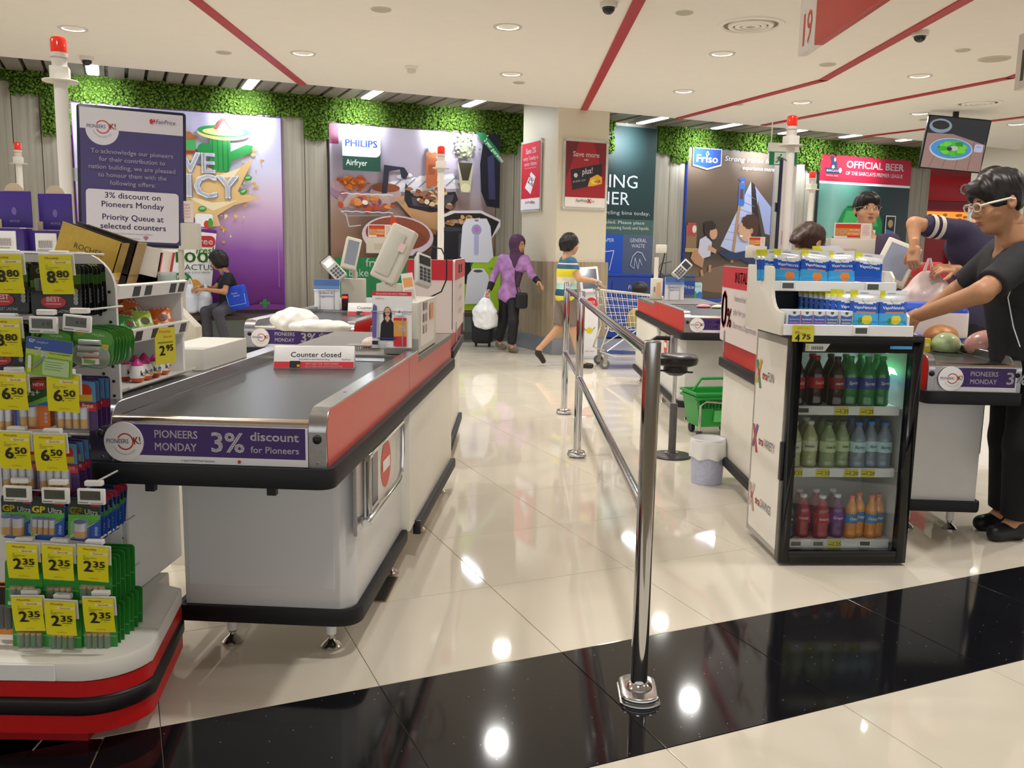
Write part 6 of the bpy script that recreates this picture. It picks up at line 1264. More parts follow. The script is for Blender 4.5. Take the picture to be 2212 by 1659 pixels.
# ================================================================== BEACON POLES
def beacon(label, x, y, z0=0.0, plate=True):
    t = thing('beacon_pole', label, 'beacon', (x,y,z0), D(20), 'checkout beacon poles')
    q = lambda z: z - z0
    MB().cyl((0,0,0),(0,0,q(2.02)),0.0295,n=20).build('pole', mat('#e9e5dc', 0.4), t); MB().cyl((0,0,0),(0,0,0.012),0.06,n=24).build('base_plate', mat('#cfcac0', 0.4), t)
    MB().lathe([(0.076,q(2.002)),(0.078,q(2.006)),(0.076,q(2.010))], 28).build('cable_plate', mat('#e0dbd0', 0.4), t)
    MB().box(-0.040,-0.040,q(2.012),0.040,0.040,q(2.068)).build('junction_box', mat('#ece8de', 0.4), t, bevel=0.003)
    MB().lathe([(0.033,q(2.068)),(0.033,q(2.105)),(0.028,q(2.107)),(0.037,q(2.112)),(0.037,q(2.130))], 24).build('lamp_base', mat('#dcd7cc', 0.45), t)
    MB().lathe([(0.035,q(2.130)),(0.035,q(2.185)),(0.030,q(2.197)),(0.018,q(2.203)),(0.0,q(2.204))], 24, capb=False, capt=False).build('red_lens', mat('#e02a18', 0.12, spec=0.7, coat=0.5, emit=0.25), t)
    return t
B0 = beacon('tallest red beacon pole, beside the blue offers board', -2.098, 4.217)
beacon('red beacon pole at the far left edge behind the purple gift boxes', -4.705, 8.57); beacon('slim red beacon pole in front of the fryer poster', -0.682, 8.273); beacon('red beacon pole behind the cough sweets on the fridge', 1.852, 6.143); beacon('small distant red beacon pole left of the beer poster', 3.315, 10.113)
# offers board on the pole
def offers(label, loc, rot, back=False):
    t = thing('offers_board', label, 'sign', loc, 0, rot=rot)
    MB().prism(rrect(-0.240,-0.325,0.240,0.325,0.016), 0.0, 0.022, 'y').build('frame', mat('#1b2036', 0.3), t, bevel=0.004)
    MB().box(-0.226,-0.003,-0.311,0.226,0.002,0.311).build('face_sheet', mat('#4a3f74' if not back else '#d9cfcf', 0.3), t)
    p = Pr(0.0004)
    if not back:
        p.rect(-0.226,0.215,0.226,0.311,'#dcd8de').ell(-0.130,0.215,0.072,0.072,'#dcd8de'); badge_print(p, -0.135, 0.225, 0.072)
        p.text('FairPrice', 0.148, 0.262, 0.020, '#4a3a4c', w=0.085, shear=0.2).ell(0.085,0.270,0.008,0.012,'#c5303c').ell(0.098,0.274,0.004,0.008,'#c5303c')
        for k, s_ in enumerate(('To acknowledge our pioneers','for their contribution to','nation building, we are pleased','to honour them with the','following offers:')): p.text(s_, 0.0, 0.105-0.036*k, 0.0205, '#d3cfdf', w=(0.36,0.29,0.38,0.30,0.20)[k], bold=0.012)
        p.rr(-0.205,-0.300,0.205,-0.062,0.018,'#dcd8de')
        for k, s_ in enumerate(('3% discount on','Pioneers Monday','Priority Queue at','selected counters')): p.text(s_, 0.0, (-0.100,-0.142,-0.202,-0.244)[k], 0.0265, '#54487a', w=(0.245,0.275,0.27,0.29)[k], bold=0.012)
        p.text('Please check in-store for terms & conditions', 0.0, -0.268, 0.007, '#8a84a0', w=0.17).text('in support of the Pioneer Generation', -0.02, -0.290, 0.007, '#7a7490', w=0.10).ell(0.055,-0.280,0.012,0.008,'#b07a86').rect(0.053,-0.292,0.057,-0.28,'#8a6a6a')
    else: p.text('OK', 0.0, 0.08, 0.10, '#c9a9a9', rot=D(90)).ring(0.0,-0.02,0.06,0.07,'#c9a9a9').rect(-0.15,-0.24,0.15,-0.15,'#cfa9ac')
    p.build('board_lettering', t, loc=(0,-0.0034,0))
    MB().box(-0.30,0.022,-0.03,-0.20,0.034,0.03).build('pole_bracket', STEEL, t); return t
offers('dark framed purple offers board on the tall pole at left', (-1.835,4.335,1.585), (0, D(1.7), D(20)))
offers('offers board seen almost edge on beside the beacon behind the fridge', (1.885,6.24,1.585), (0, D(1), D(62)), True)

# ================================================================== TILL EQUIPMENT
def lw(u, v, z): return loc_of(L1O, L1A, u, v, z)
LR = D(L1A-90)
t = thing('till_cabinet', 'beige till cabinet with printed side at the end of the front belt', 'cabinet', lw(0.0,0.0,0), LR)
MB().box(-0.03,1.0,0.835,0.108,1.50,1.052).build('case', mat('#dcd8cc', 0.45), t, bevel=0.004); MB().box(-0.034,0.992,0.835,0.112,1.0,0.90).build('front_plate', mat('#a9a79f', 0.45), t)
p = Pr(0.0005); p.rect(0.06,0.02,0.44,0.205,'#efece6')
for k in range(3):
    for j in range(2): p.rect(0.12+0.07*j,0.07+0.05*k,0.16+0.07*j,0.105+0.05*k, random.choice(['#8f5f5a','#5f6f7a','#c99a9a','#6a7f6a']))
p.rect(0.30,0.12,0.40,0.19,'#e8a868'); p.build('side_print', t, mapf=lambda x, y, z: (0.1085+z, 1.0+x, 0.84+y))
t = thing('brochure_rack', 'wire rack of brochures showing a dark haired model, on the front till', 'rack', lw(0.006,0.965,0.865), LR)
MB().box(-0.082,0.0,0.0,0.082,0.012,0.215).build('brochure', mat('#efeeec', 0.35), t)
p = Pr(0.0004); p.rect(-0.082,0.215,0.082,0.232,'#cf2f3c').text('EXCLUSIVE FOR NTUC MEMBERS', 0.0, 0.219, 0.007, '#f6dfe0', w=0.13).text('FairPrice', -0.05, 0.20, 0.007, '#b33a45').ell(-0.018,0.135,0.018,0.035,'#2a1f1c').ell(-0.018,0.150,0.012,0.017,'#d9a98c').poly([(-0.05,0.03),(-0.045,0.10),(-0.028,0.125),(-0.008,0.125),(0.008,0.10),(0.012,0.03)],'#1c1a1f').poly([(-0.03,0.12),(-0.018,0.105),(-0.006,0.12),(-0.012,0.132),(-0.024,0.132)],'#d9a98c').poly([(-0.082,0.04),(-0.065,0.04),(-0.062,0.17),(-0.075,0.18),(-0.082,0.15)],'#6a5fa8')
p.rect(0.008,0.045,0.062,0.115,'#e09a3c').text('10%', 0.035, 0.070, 0.024, '#f8efe2', w=0.046, bold=0.02).rect(0.008,0.006,0.062,0.048,'#cf2f3c').rect(0.008,0.115,0.062,0.125,'#cf2f3c').rect(0.014,0.135,0.05,0.165,'#f6f6f6').ell(0.032,0.15,0.004,0.005,'#3a3a3c').rect(-0.082,0.012,-0.058,0.028,'#26242a').rect(-0.05,0.012,-0.02,0.028,'#c9c9cf').rect(-0.06,0.036,0.02,0.042,'#2a3f7a')
p.build('brochure_print', t, loc=(0,-0.0006,0))
for x in (-0.055,0.045): MB().tube([(x,-0.006,0.15),(x,-0.006,0.0),(x,0.014,-0.004)],0.0022,6).build('rack_wire', STEEL, t)
MB().tube([(-0.086,-0.006,0.15),(0.086,-0.006,0.15)],0.0022,6).build('rack_wire', STEEL, t); MB().tube([(-0.086,-0.006,0.0),(0.086,-0.006,0.0)],0.0022,6).build('rack_wire', STEEL, t)
t = thing('promo_flyer', 'tall folded white flyer with an orange panel standing behind the brochures', 'flyer', lw(0.06,1.10,1.052), LR, rot=(D(-8), D(-8), LR+D(14)))
MB().box(-0.025,0,0,0.025,0.002,0.12).build('sheet', mat('#efeae2', 0.4), t); p = Pr(0.0003); p.rect(-0.02,0.06,0.02,0.10,'#e8a868').rect(-0.02,0.01,0.02,0.05,'#cfc6c0'); p.build('sheet_print', t, loc=(0,-0.0004,0))
t = thing('customer_display', 'beige customer display seen from behind, leaning over the front till', 'display', (-0.557,4.15,1.245), 0, rot=(D(-12), D(22), D(-14)))
MB().box(-0.062,-0.03,-0.135,0.062,0.03,0.135).build('shell', mat('#d8d4c6', 0.5), t, bevel=0.012, seg=3); MB().box(-0.045,-0.042,-0.11,0.03,-0.028,0.10).build('rear_hump', mat('#cdc9bc', 0.5), t, bevel=0.008)
MB().box(0.02,-0.044,0.02,0.05,-0.040,0.06).build('sticker', mat('#e6c9c2', 0.4), t); MB().box(-0.005,-0.02,0.134,0.005,0.01,0.138).build('vent_slot', mat('#8f8b80', 0.5), t)
t = thing('display_stand', 'grey swivel stand carrying the beige customer display', 'stand', lw(-0.10,1.45,0.832), LR)
MB().cyl((0,0,0),(0,0,0.25),0.022,n=16).build('column', mat('#a9a498', 0.4), t); MB().cyl((0,0,0),(0,0,0.012),0.08,n=24).build('base', mat('#b3aea2', 0.4), t); MB().box(-0.06,-0.03,0.22,0.06,0.04,0.28).build('head', mat('#cfcabc', 0.45), t, bevel=0.006)
def pinpad(label, loc, rot, s=1.0):
    t = thing('card_terminal', label, 'card terminal', loc, 0, 'card terminals', rot=rot)
    MB().box(-0.04*s,-0.02*s,-0.09*s,0.04*s,0.02*s,0.09*s).build('body', mat('#c9c8c4', 0.4), t, bevel=0.010*s, seg=3); MB().box(-0.03*s,-0.023*s,0.02*s,0.03*s,-0.019*s,0.07*s).build('display', mat('#3a3d42', 0.2), t)
    k = MB()
    for i in range(3):
        for j in range(4): k.box((-0.028+0.021*i)*s,-0.024*s,(-0.075+0.021*j)*s,(-0.013+0.021*i)*s,-0.019*s,(-0.061+0.021*j)*s)
    tag(k.build('keys', mat('#44464c', 0.5), t), kind='stuff'); MB().box(-0.042*s,-0.01*s,0.07*s,0.042*s,0.024*s,0.098*s).build('printer_lid', BLACK, t, bevel=0.006*s); return t
pinpad('card terminal with looping cable behind the beige customer display', (-0.44,4.30,1.17), (D(-35), D(18), D(30)), 1.0)
t = thing('cable_loop', 'black cable looping out beside the card terminal', 'cable', (0,0,0))
MB().tube([(-0.43,4.32,1.26),(-0.40,4.31,1.285),(-0.35,4.30,1.275),(-0.325,4.30,1.22),(-0.325,4.30,1.13),(-0.35,4.30,1.07),(-0.40,4.30,1.045),(-0.46,4.30,1.04)],0.0035,8).build('cable', BLACK, t)
def plastic(fnseed, c, r, name, label, loc, rz=0.0, m=None, freq=32.0, amp=0.16, cat='plastic bag', h=None, group=None):
    """crumpled soft heap"""
    R = np.array(r)
    def fn(P):
        n = wave_noise(P, freq, fnseed)*amp + wave_noise(P, freq*2.3, fnseed+9)*amp*0.6
        d = (np.sqrt(((P/R)**2).sum(-1)) - 1 - n)*R.min()
        return smax(d, -P[...,2] - R[2]*0.62, 0.004)
    t = thing(name, label, cat, (loc[0],loc[1],loc[2]+R[2]*0.62), rz, group); hh = h or max(R.max()/26, 0.004)
    sdf_obj('crumpled_film', fn, -R*1.4, R*1.4, hh, m or mat('#efeee6', 0.3, noise=0.03, scale=30), t); return t
plastic(3, None, (0.13,0.10,0.075), 'plastic_bag_heap', 'heap of white plastic bags on the second belt, tall left part', (-1.20,4.86,0.82), 0.1)
plastic(5, None, (0.19,0.12,0.040), 'plastic_bag_heap', 'flattened white plastic bags spread over the right of the second belt', (-1.08,4.84,0.82), 0.0)
plastic(8, None, (0.055,0.05,0.03), 'plastic_bag', 'crumpled pinkish plastic bag by the brochure rack', lw(-0.14,1.28,0.832), 0.3, mat('#e6cfc6', 0.35))
t = thing('hair_brush', 'dark bristled brush lying in front of the crumpled bag', 'brush', lw(-0.16,1.17,0.832), LR+D(10))
MB().box(-0.07,-0.012,0.012,0.07,0.012,0.022).build('handle', mat('#c9b9a8', 0.4), t, bevel=0.004)
k = MB()
for i in range(18): k.cyl((-0.065+0.0076*i,-0.004,0.0),(-0.065+0.0076*i,-0.004,0.012),0.0016,n=5)
tag(k.build('bristles', mat('#4a3f3a', 0.6), t), kind='stuff')
t = thing('white_box', 'long plain white box lying beside the front belt', 'box', lw(-0.475,0.20,0.8575), LR)
MB().box(-0.17,0.0,0.0,0.0,0.40,0.072).build('carton', mat('#dedcd2', 0.5), t, bevel=0.003)
t = thing('bag_stack', 'stack of flat folded plastic bags behind the white box', 'plastic bag', lw(-0.62,0.72,0.83), LR)
for k in range(4): MB().box(-0.10+0.006*k,-0.06+0.004*k,0.006*k,0.06+0.004*(k%2),0.08,0.006*k+0.005).build('folded_bag', mat('#eeece0', 0.4, noise=0.03), t, bevel=0.002)
t = thing('till_side_box', 'beige angled till housing between the sweets shelf and the white box', 'cabinet', (-1.34,3.40,0.0), D(-4))
MB().prism([(0.0,0.80),(0.12,0.83),(0.12,0.96),(0.05,1.03),(0.0,1.04)], 0.0, 0.06, 'y').build('housing', mat('#d5cfba', 0.5), t, bevel=0.004); MB().box(-0.02,0.0,0.0,0.10,0.06,0.80).build('pedestal', LAMW, t)
def interest_sign(label, loc, rz, s=1.0, pole=0.5, k=1.0):
    t = thing('till_display', label, 'display', loc, rz, 'till displays with interest signs')
    MB().box(-0.115*s,0.0,0.0,0.115*s,0.06*s,0.13*s).build('display_case', mat('#d6d1c2', 0.5), t, bevel=0.004)
    MB().box(-0.098*s,0.008,0.132*s,0.092*s,0.011,(0.132+0.103*k)*s).build('sign_card', mat('#f0e6dd', 0.4), t)
    p = Pr(0.0004); p.rect(-0.092*s,0.20*s,0.036*s,0.228*s,'#d2402f').rect(-0.092*s,0.148*s,0.036*s,0.20*s,'#e08a32').rect(-0.03*s,0.137*s,0.036*s,0.148*s,'#d2402f').text('20X', -0.058*s, 0.158*s, 0.032*s, '#f6eadb', w=0.056*s, bold=0.01).text('MORE', 0.004*s, 0.179*s, 0.014*s, '#f6eadb', w=0.052*s).text('INTEREST', 0.002*s, 0.155*s, 0.014*s, '#f6eadb', w=0.060*s)
    for j, s_ in enumerate(('CREDIT','YOUR','SALARY','WITH','US NOW')): p.text(s_, 0.062*s, (0.213-0.015*j)*s, 0.009*s, '#d2847a', w=0.036*s)
    p.v = [(x, 0.132*s+(y-0.132*s)*k, z) for x, y, z in p.v]; p.build('sign_print', t, loc=(0,0.0075,0)); MB().box(-0.05*s,-0.0005,0.03*s,0.02*s,0.0,0.08*s).build('paper_label', mat('#c9bfa8', 0.5), t)
    MB().cyl((0.02*s,0.03,-pole),(0.02*s,0.03,0),0.014,n=14).build('pole', mat('#cdc8ba', 0.5), t); return t
interest_sign('interest sign and beige till display over the sweets shelf at left', (-1.672,4.40,1.25), D(4), 1.0, 0.45)
interest_sign('interest sign and till display behind the leaning customer display', (-1.02,6.80,1.235), D(4), 0.92, 0.42)
interest_sign('large interest sign over the till display behind the cough sweets', (2.06,5.45,1.222), D(3), 1.22, 0.39, 0.72)
interest_sign('small distant interest sign behind the instalment board', (2.25,8.30,1.245), D(3), 0.82, 1.244)
# second till
def lcd(label, loc, rot, w=0.11, h=0.23):
    t = thing('till_screen', label, 'screen', loc, 0, 'till screens', rot=rot)
    MB().box(-w/2,0,-h/2,w/2,0.05,h/2).build('bezel', mat('#dbd6c6', 0.45), t, bevel=0.010, seg=3); MB().box(-w*0.36,-0.002,-h*0.36,w*0.36,0.002,h*0.40).build('screen', mat('#8f97a5', 0.15), t); return t
lcd('narrow beige till screen leaning over the second counter', (-1.165,6.40,1.235), (D(-10), D(14), D(18)))
t = thing('screen_stand', 'beige stand and till body under the narrow screen of the second counter', 'stand', (-1.19,6.45,0.832), 0)
MB().box(-0.06,-0.02,0.0,0.10,0.12,0.22).build('till_body', mat('#bdb8aa', 0.5), t, bevel=0.006); MB().cyl((0.03,0.04,0.22),(0.03,0.0,0.31),0.018,n=12).build('neck', mat('#c9c4b6', 0.5), t)
pinpad('card terminal leaning left of the narrow till screen', (-1.285,6.36,1.12), (D(-30), D(-40), D(20)), 1.1)
t = thing('scanner', 'small black scanner glowing red on the second counter', 'scanner', (-1.195,6.28,0.833), D(5))
MB().box(-0.022,0,0,0.022,0.04,0.115).build('body', BLACK, t, bevel=0.004); MB().box(-0.018,-0.002,0.085,0.018,0.001,0.10).build('glow_bar', mat('#ff2a18', 0.4, emit=4.0), t); MB().box(-0.016,-0.002,0.02,0.016,0.001,0.07).build('window', mat('#3a1414', 0.1), t)
def feedback(label, loc, rz, s=1.0):
    t = thing('feedback_leaflets', label, 'leaflet rack', loc, rz, 'feedback leaflet racks')
    MB().box(-0.09*s,0,0,0.09*s,0.02*s,0.215*s).build('leaflets', mat('#e8e8ec', 0.4), t); p = Pr(0.0005); p.rect(-0.09*s,0.145*s,0.09*s,0.215*s,'#6f8fc4').rect(-0.09*s,0.17*s,0.09*s,0.215*s,'#4f74b4').text('We welcome your', 0, 0.135*s, 0.012*s, '#c05a5a', w=0.13*s).text('feedback &', -0.01*s, 0.112*s, 0.016*s, '#4a5f94', w=0.10*s).text('suggestions', 0.0, 0.09*s, 0.016*s, '#4a5f94', w=0.11*s); p.build('leaflet_print', t, loc=(0,-0.0006,0))
    for x in (-0.05*s,0.05*s): MB().tube([(x,-0.006,0.14*s),(x,-0.006,0.002),(x,0.018,0.002)],0.0025,6).build('rack_wire', STEEL, t)
    MB().tube([(-0.094*s,-0.006,0.14*s),(0.094*s,-0.006,0.14*s)],0.0025,6).build('rack_wire', STEEL, t); return t
feedback('blue and white feedback leaflets standing on the second counter', (-1.325,6.30,0.834), D(2)); feedback('blue and white feedback leaflets on the counter behind the stool', (1.53,8.45,0.834), D(0), 1.0)
t = thing('leaflet_box', 'beige box with a printed strip beside the far feedback leaflets', 'box', (1.375,8.50,0.834), 0)
MB().box(-0.05,0,0,0.05,0.12,0.20).build('case', mat('#e0dacb', 0.5), t, bevel=0.004); p = Pr(0.0005); p.rect(-0.01,0.03,0.03,0.16,'#e3b58f').rect(-0.035,0.07,-0.02,0.12,'#8f8680'); p.build('print', t, loc=(0,-0.0006,0)); MB().box(-0.035,0.02,0.2,0.005,0.03,0.40).build('tall_flyer', mat('#ece6d9', 0.4), t)
pinpad('card terminal tipped over the far feedback leaflets', (1.60,8.50,1.12), (D(-30), D(42), D(-10)), 1.2)
t = thing('till_camera', 'small white boxed reader on a thin stalk at the far counter', 'reader', (1.42,8.62,0.834), 0)
MB().box(-0.05,0,0.44,0.05,0.05,0.52).build('head', mat('#e6e0d2', 0.45), t, bevel=0.006); MB().tube([(0,0.02,0.0),(0.0,0.02,0.25),(0.04,0.02,0.46)],0.006,8).build('stalk', BLACK, t); MB().tube([(0.10,0.0,0.36),(0.0,-0.02,0.34),(-0.03,-0.02,0.28),(0.03,-0.02,0.22),(0.12,0.0,0.24)],0.004,6).build('cable', BLACK, t)
for x, y, c, lb in ((1.62,7.55,'#d98a9a','pink sachet lying on the belt behind the stool'),(1.74,7.50,'#e6dcc6','cream wrapper lying on the belt behind the stool')): plastic(int(x*100), None, (0.07,0.05,0.018), 'wrapper', lb, (x,y,0.82), 0.4, mat(c, 0.4), 40, 0.12, 'wrapper')
t = thing('till_desk', 'plain white till desk behind the busy right counter', 'desk', (2.02,5.36,0), D(-3)); MB().box(0,0,0.05,0.34,0.60,0.80).build('cabinet', LAMW, t, bevel=0.004); MB().box(-0.01,0.0,0.80,0.35,0.61,0.8315).build('desk_top', mat('#716c66', 0.4), t, bevel=0.002); MB().box(0.01,0.02,0,0.33,0.58,0.05).build('kick_base', RUBBER, t)
# till screen of the right hand counter
lcd('wide beige till screen behind the cough sweets, tilted to the left', (2.225,5.20,1.245), (D(-14), D(22), D(-22)), 0.20, 0.25)
t = thing('screen_stand', 'dark stand under the wide till screen on the right', 'stand', (2.16,5.24,0.833), 0); MB().cyl((0,0,0),(0.04,0,0.33),0.02,n=12).build('column', mat('#55524c', 0.5), t); MB().cyl((0,0,0),(0,0,0.012),0.08,n=20).build('base', mat('#55524c', 0.5), t)

# ================================================================== FLOOR STANDING THINGS
t = thing('stool', 'black round seat stool with a heavy flat base in the aisle', 'stool', (1.02,5.48,0))
MB().lathe([(0.125,0.0),(0.125,0.008),(0.118,0.014),(0.03,0.020)], 36).build('base', mat('#3b3a3c', 0.35), t)
MB().lathe([(0.046,0.020),(0.046,0.026),(0.02,0.028)], 24).build('base_flange', CHROME, t)
for k in range(4): a = D(45+90*k); MB().cyl((0.036*math.cos(a),0.036*math.sin(a),0.026),(0.036*math.cos(a),0.036*math.sin(a),0.032),0.006,n=8).build('bolt', CHROME, t)
MB().cyl((0,0,0.02),(0,0,0.34),0.024,n=18).build('outer_tube', mat('#5b5a5c', 0.4), t); MB().cyl((0,0,0.34),(0,0,0.53),0.013,n=14).build('piston', CHROME, t)
MB().lathe([(0.04,0.52),(0.075,0.54),(0.075,0.575),(0.06,0.585)], 24).build('under_pan', BLACK, t); MB().lathe([(0.10,0.58),(0.132,0.592),(0.140,0.612),(0.136,0.635),(0.118,0.648),(0.05,0.654),(0.0,0.655)], 36, capt=False).build('seat', mat('#131316', 0.28), t)
MB().tube([(-0.09,0.02,0.60),(-0.15,0.02,0.64),(-0.155,0.02,0.73),(-0.12,0.02,0.75),(-0.04,0.02,0.748)],0.014,10).build('back_handle', BLACK, t); MB().cyl((-0.13,-0.05,0.555),(0.10,-0.05,0.545),0.006,n=8).build('height_lever', BLACK, t)
t = thing('waste_bin', 'small white patterned waste bin lined with a plastic bag', 'bin', (1.105,4.85,0))
MB().lathe([(0.082,0.0),(0.086,0.006),(0.098,0.25),(0.094,0.25),(0.083,0.012)], 32, capt=False).build('pail', mat('#c6cbe6', 0.4, noise=0.10, scale=70), t)
MB().surf(lambda a, b: ((0.100+0.006*math.sin(a*50)*b+0.004*b)*math.cos(a*6.28319), (0.100+0.006*math.sin(a*50)*b+0.004*b)*math.sin(a*6.28319), 0.255-0.105*b+0.006*math.sin(a*37)) if b > 0.12 else (0.094*math.cos(a*6.28319), 0.094*math.sin(a*6.28319), 0.258), 60, 8).build('liner_bag', mat('#f2f2f2', 0.35), t, smooth=60)
MB().lathe([(0.092,0.255),(0.080,0.20),(0.0,0.19)], 32, capb=False, capt=False).build('liner_inside', mat('#e9e9e9', 0.4), t)
# green basket on wheels
t = thing('wheeled_basket', 'green plastic shopping basket with chrome handle behind the instalment board', 'basket', (1.44,6.22,0), D(12))
GR = mat('#1f9a3c', 0.35); y0 = 0.13
def ringrect(w, d, z): return [(-w,-d,z),(w,-d,z),(w,d,z),(-w,d,z)]
b = MB(); A_ = ringrect(0.15,0.10,0.07); B_ = ringrect(0.19,0.135,0.31); C_ = ringrect(0.185,0.13,0.31); E_ = ringrect(0.145,0.095,0.078)
b.add(A_+B_+C_+E_, [(0,1,2,3)] + [(i,(i+1)%4,(i+1)%4+4,i+4) for i in range(4)] + [(i+4,(i+1)%4+4,(i+1)%4+8,i+8) for i in range(4)] + [(i+8,(i+1)%4+8,(i+1)%4+12,i+12) for i in range(4)] + [(12,13,14,15)]); b.build('tub', GR, t)
for z in (0.31,0.275): q = 0.135 + (z-0.31)*0.15; MB().tube([(-0.195,-q-0.004,z),(0.195,-q-0.004,z),(0.195,q+0.004,z),(-0.195,q+0.004,z)],0.010,8,closed=True).build('rim', GR, t)
k = MB()
for i in range(13): x = -0.15+0.025*i; k.box(x-0.006,-0.136,0.205,x+0.006,-0.118,0.262)
tag(k.build('side_slots', mat('#0f5f25', 0.6), t), kind='stuff')
MB().box(-0.05,-0.130,0.11,0.05,-0.112,0.19).build('front_badge', mat('#5fbf6a', 0.4), t); MB().tube([(-0.16,0.0,0.315),(-0.10,0.0,0.40),(0.10,0.0,0.40),(0.16,0.0,0.315)],0.010,8).build('carry_handle', GR, t)
MB().tube([(-0.17,-0.16,0.03),(-0.17,-0.16,0.235),(-0.13,-0.16,0.26),(0.13,-0.16,0.24),(0.16,-0.16,0.21),(0.16,-0.16,0.03)],0.008,10).build('chrome_frame', CHROME, t)
for x in (-0.17,0.16): MB().cyl((x-0.012,-0.16,0.028),(x+0.012,-0.16,0.028),0.028,n=16).build('wheel', BLACK, t)
for x in (-0.12,0.12): MB().cyl((x-0.012,0.09,0.035),(x+0.012,0.09,0.035),0.035,n=16).build('wheel', BLACK, t)
# shopping trolley
t = thing('shopping_trolley', 'chrome wire shopping trolley pushed by the shopper in the striped shirt', 'trolley', (1.0,9.85,0), D(4))
WIRE = mat((0.78,0.78,0.78), 0.2, 1.0)
def bask(xr, zt, zb, wtop, wbot, n):
    r = MB(); r.tube([(0.0,-wtop,zt[0]),(xr,-wtop*0.8,zt[1]),(xr,wtop*0.8,zt[1]),(0.0,wtop,zt[0])],0.008,8,closed=True); return r
MB().tube([(-0.08,-0.24,0.86),(0.62,-0.20,0.80),(0.62,0.20,0.80),(-0.08,0.24,0.86)],0.009,8,closed=True).build('top_rim', WIRE, t)
MB().tube([(0.06,-0.20,0.42),(0.60,-0.17,0.46),(0.60,0.17,0.46),(0.06,0.20,0.42)],0.007,8,closed=True).build('bottom_rim', WIRE, t)
k = MB()
for i in range(13):
    a = i/12; k.tube([(-0.08+0.70*a,-0.24+0.04*a,0.86-0.06*a),(0.06+0.54*a,-0.20+0.03*a,0.42+0.04*a),(0.06+0.54*a,0.20-0.03*a,0.42+0.04*a),(-0.08+0.70*a,0.24-0.04*a,0.86-0.06*a)],0.0028,5)
for j in range(1,5):
    b_ = j/5
    for sg in (-1,1): k.tube([(-0.08+0.14*b_,sg*(0.24-0.04*b_),0.86-0.44*b_),(0.62-0.02*b_,sg*(0.20-0.03*b_),0.80-0.34*b_)],0.0028,5)
    k.tube([(0.62-0.02*b_,-(0.20-0.03*b_),0.80-0.34*b_),(0.62-0.02*b_,(0.20-0.03*b_),0.80-0.34*b_)],0.0028,5); k.tube([(-0.08+0.14*b_,-(0.24-0.04*b_),0.86-0.44*b_),(-0.08+0.14*b_,(0.24-0.04*b_),0.86-0.44*b_)],0.0028,5)
tag(k.build('wire_mesh', WIRE, t), kind='stuff')
MB().tube([(-0.02,-0.25,0.90),(-0.10,-0.25,0.945),(-0.10,0.25,0.945),(-0.02,0.25,0.90)],0.009,8).build('push_frame', WIRE, t); MB().cyl((-0.10,-0.21,0.945),(-0.10,0.21,0.945),0.016,n=14).build('push_handle', mat('#2f9ab8', 0.4), t)
for sg in (-1,1): MB().tube([(-0.05,sg*0.235,0.86),(0.02,sg*0.23,0.45),(-0.06,sg*0.23,0.20),(0.10,sg*0.23,0.15),(0.60,sg*0.20,0.17)],0.011,8).build('chassis_tube', WIRE, t); MB().tube([(0.02,sg*0.22,0.20),(0.35,sg*0.2,0.44)],0.007,6).build('brace', WIRE, t)
MB().box(0.0,-0.20,0.15,0.55,0.20,0.165).build('lower_tray', WIRE, t)
for x in (0.0,0.52):
    for sg in (-1,1):
        w_ = MB().cyl((x,sg*0.21-0.013,0.055),(x,sg*0.21+0.013,0.055),0.055,n=20).build('wheel', mat('#6a6a68', 0.5), t); MB().cyl((x,sg*0.21-0.015,0.055),(x,sg*0.21+0.015,0.055),0.025,n=14).build('hub', mat('#b9b7b2', 0.4), w_); MB().prism([(x-0.02,0.055),(x+0.02,0.055),(x+0.035,0.15),(x-0.005,0.15)], sg*0.21-0.018, sg*0.21+0.018, 'y').build('fork', mat('#a9a7a2', 0.35, 0.5), t)
plastic(21, None, (0.13,0.10,0.13), 'grocery_bag', 'tan paper bag standing in the shopping trolley', (1.40,9.88,0.46), 0, mat('#a9985a', 0.6), 10, 0.05, 'bag'); plastic(22, None, (0.10,0.10,0.09), 'black_bag', 'black rucksack hanging at the back of the trolley', (1.47,10.35,0.80), 0, mat('#1a191c', 0.5), 12, 0.06, 'bag')
# kiosk
t = thing('price_kiosk', 'white touch screen kiosk with a red round logo in front of the pillar', 'kiosk', (0.915,10.62,0), D(8))
MB().box(-0.12,-0.08,0.0,0.14,0.10,0.02).build('base', mat('#b9bcc0', 0.4), t, bevel=0.004); MB().box(-0.085,-0.02,0.02,0.105,0.03,0.80).build('column', mat('#f0eff0', 0.35), t, bevel=0.008)
hd = MB().box(-0.13,-0.03,-0.14,0.10,0.03,0.17).build('screen_head', mat('#eceef2', 0.35), t, bevel=0.01, loc=(0,0.0,0.93), rot=(D(-18), D(-4), 0)); MB().box(-0.105,-0.032,-0.10,0.075,-0.028,0.14).build('screen', mat('#59606f', 0.12), hd)
p = Pr(0.0006); p.ell(0.015,0.66,0.075,0.075,'#d2343f').text('PRICE', 0.015, 0.665, 0.03, '#f6e3e4', w=0.09).text('CHECK', 0.015, 0.62, 0.03, '#f6e3e4', w=0.09).ell(0.0,0.34,0.04,0.035,'#e6cf2c').line([(-0.04,0.34),(-0.07,0.37)],0.006,'#3a3a3a').line([(0.04,0.35),(0.07,0.38)],0.006,'#3a3a3a').text('Scan here', 0.01, 0.08, 0.022, '#c9707c', w=0.12, shear=0.2); p.build('column_print', t, loc=(0,-0.021,0))
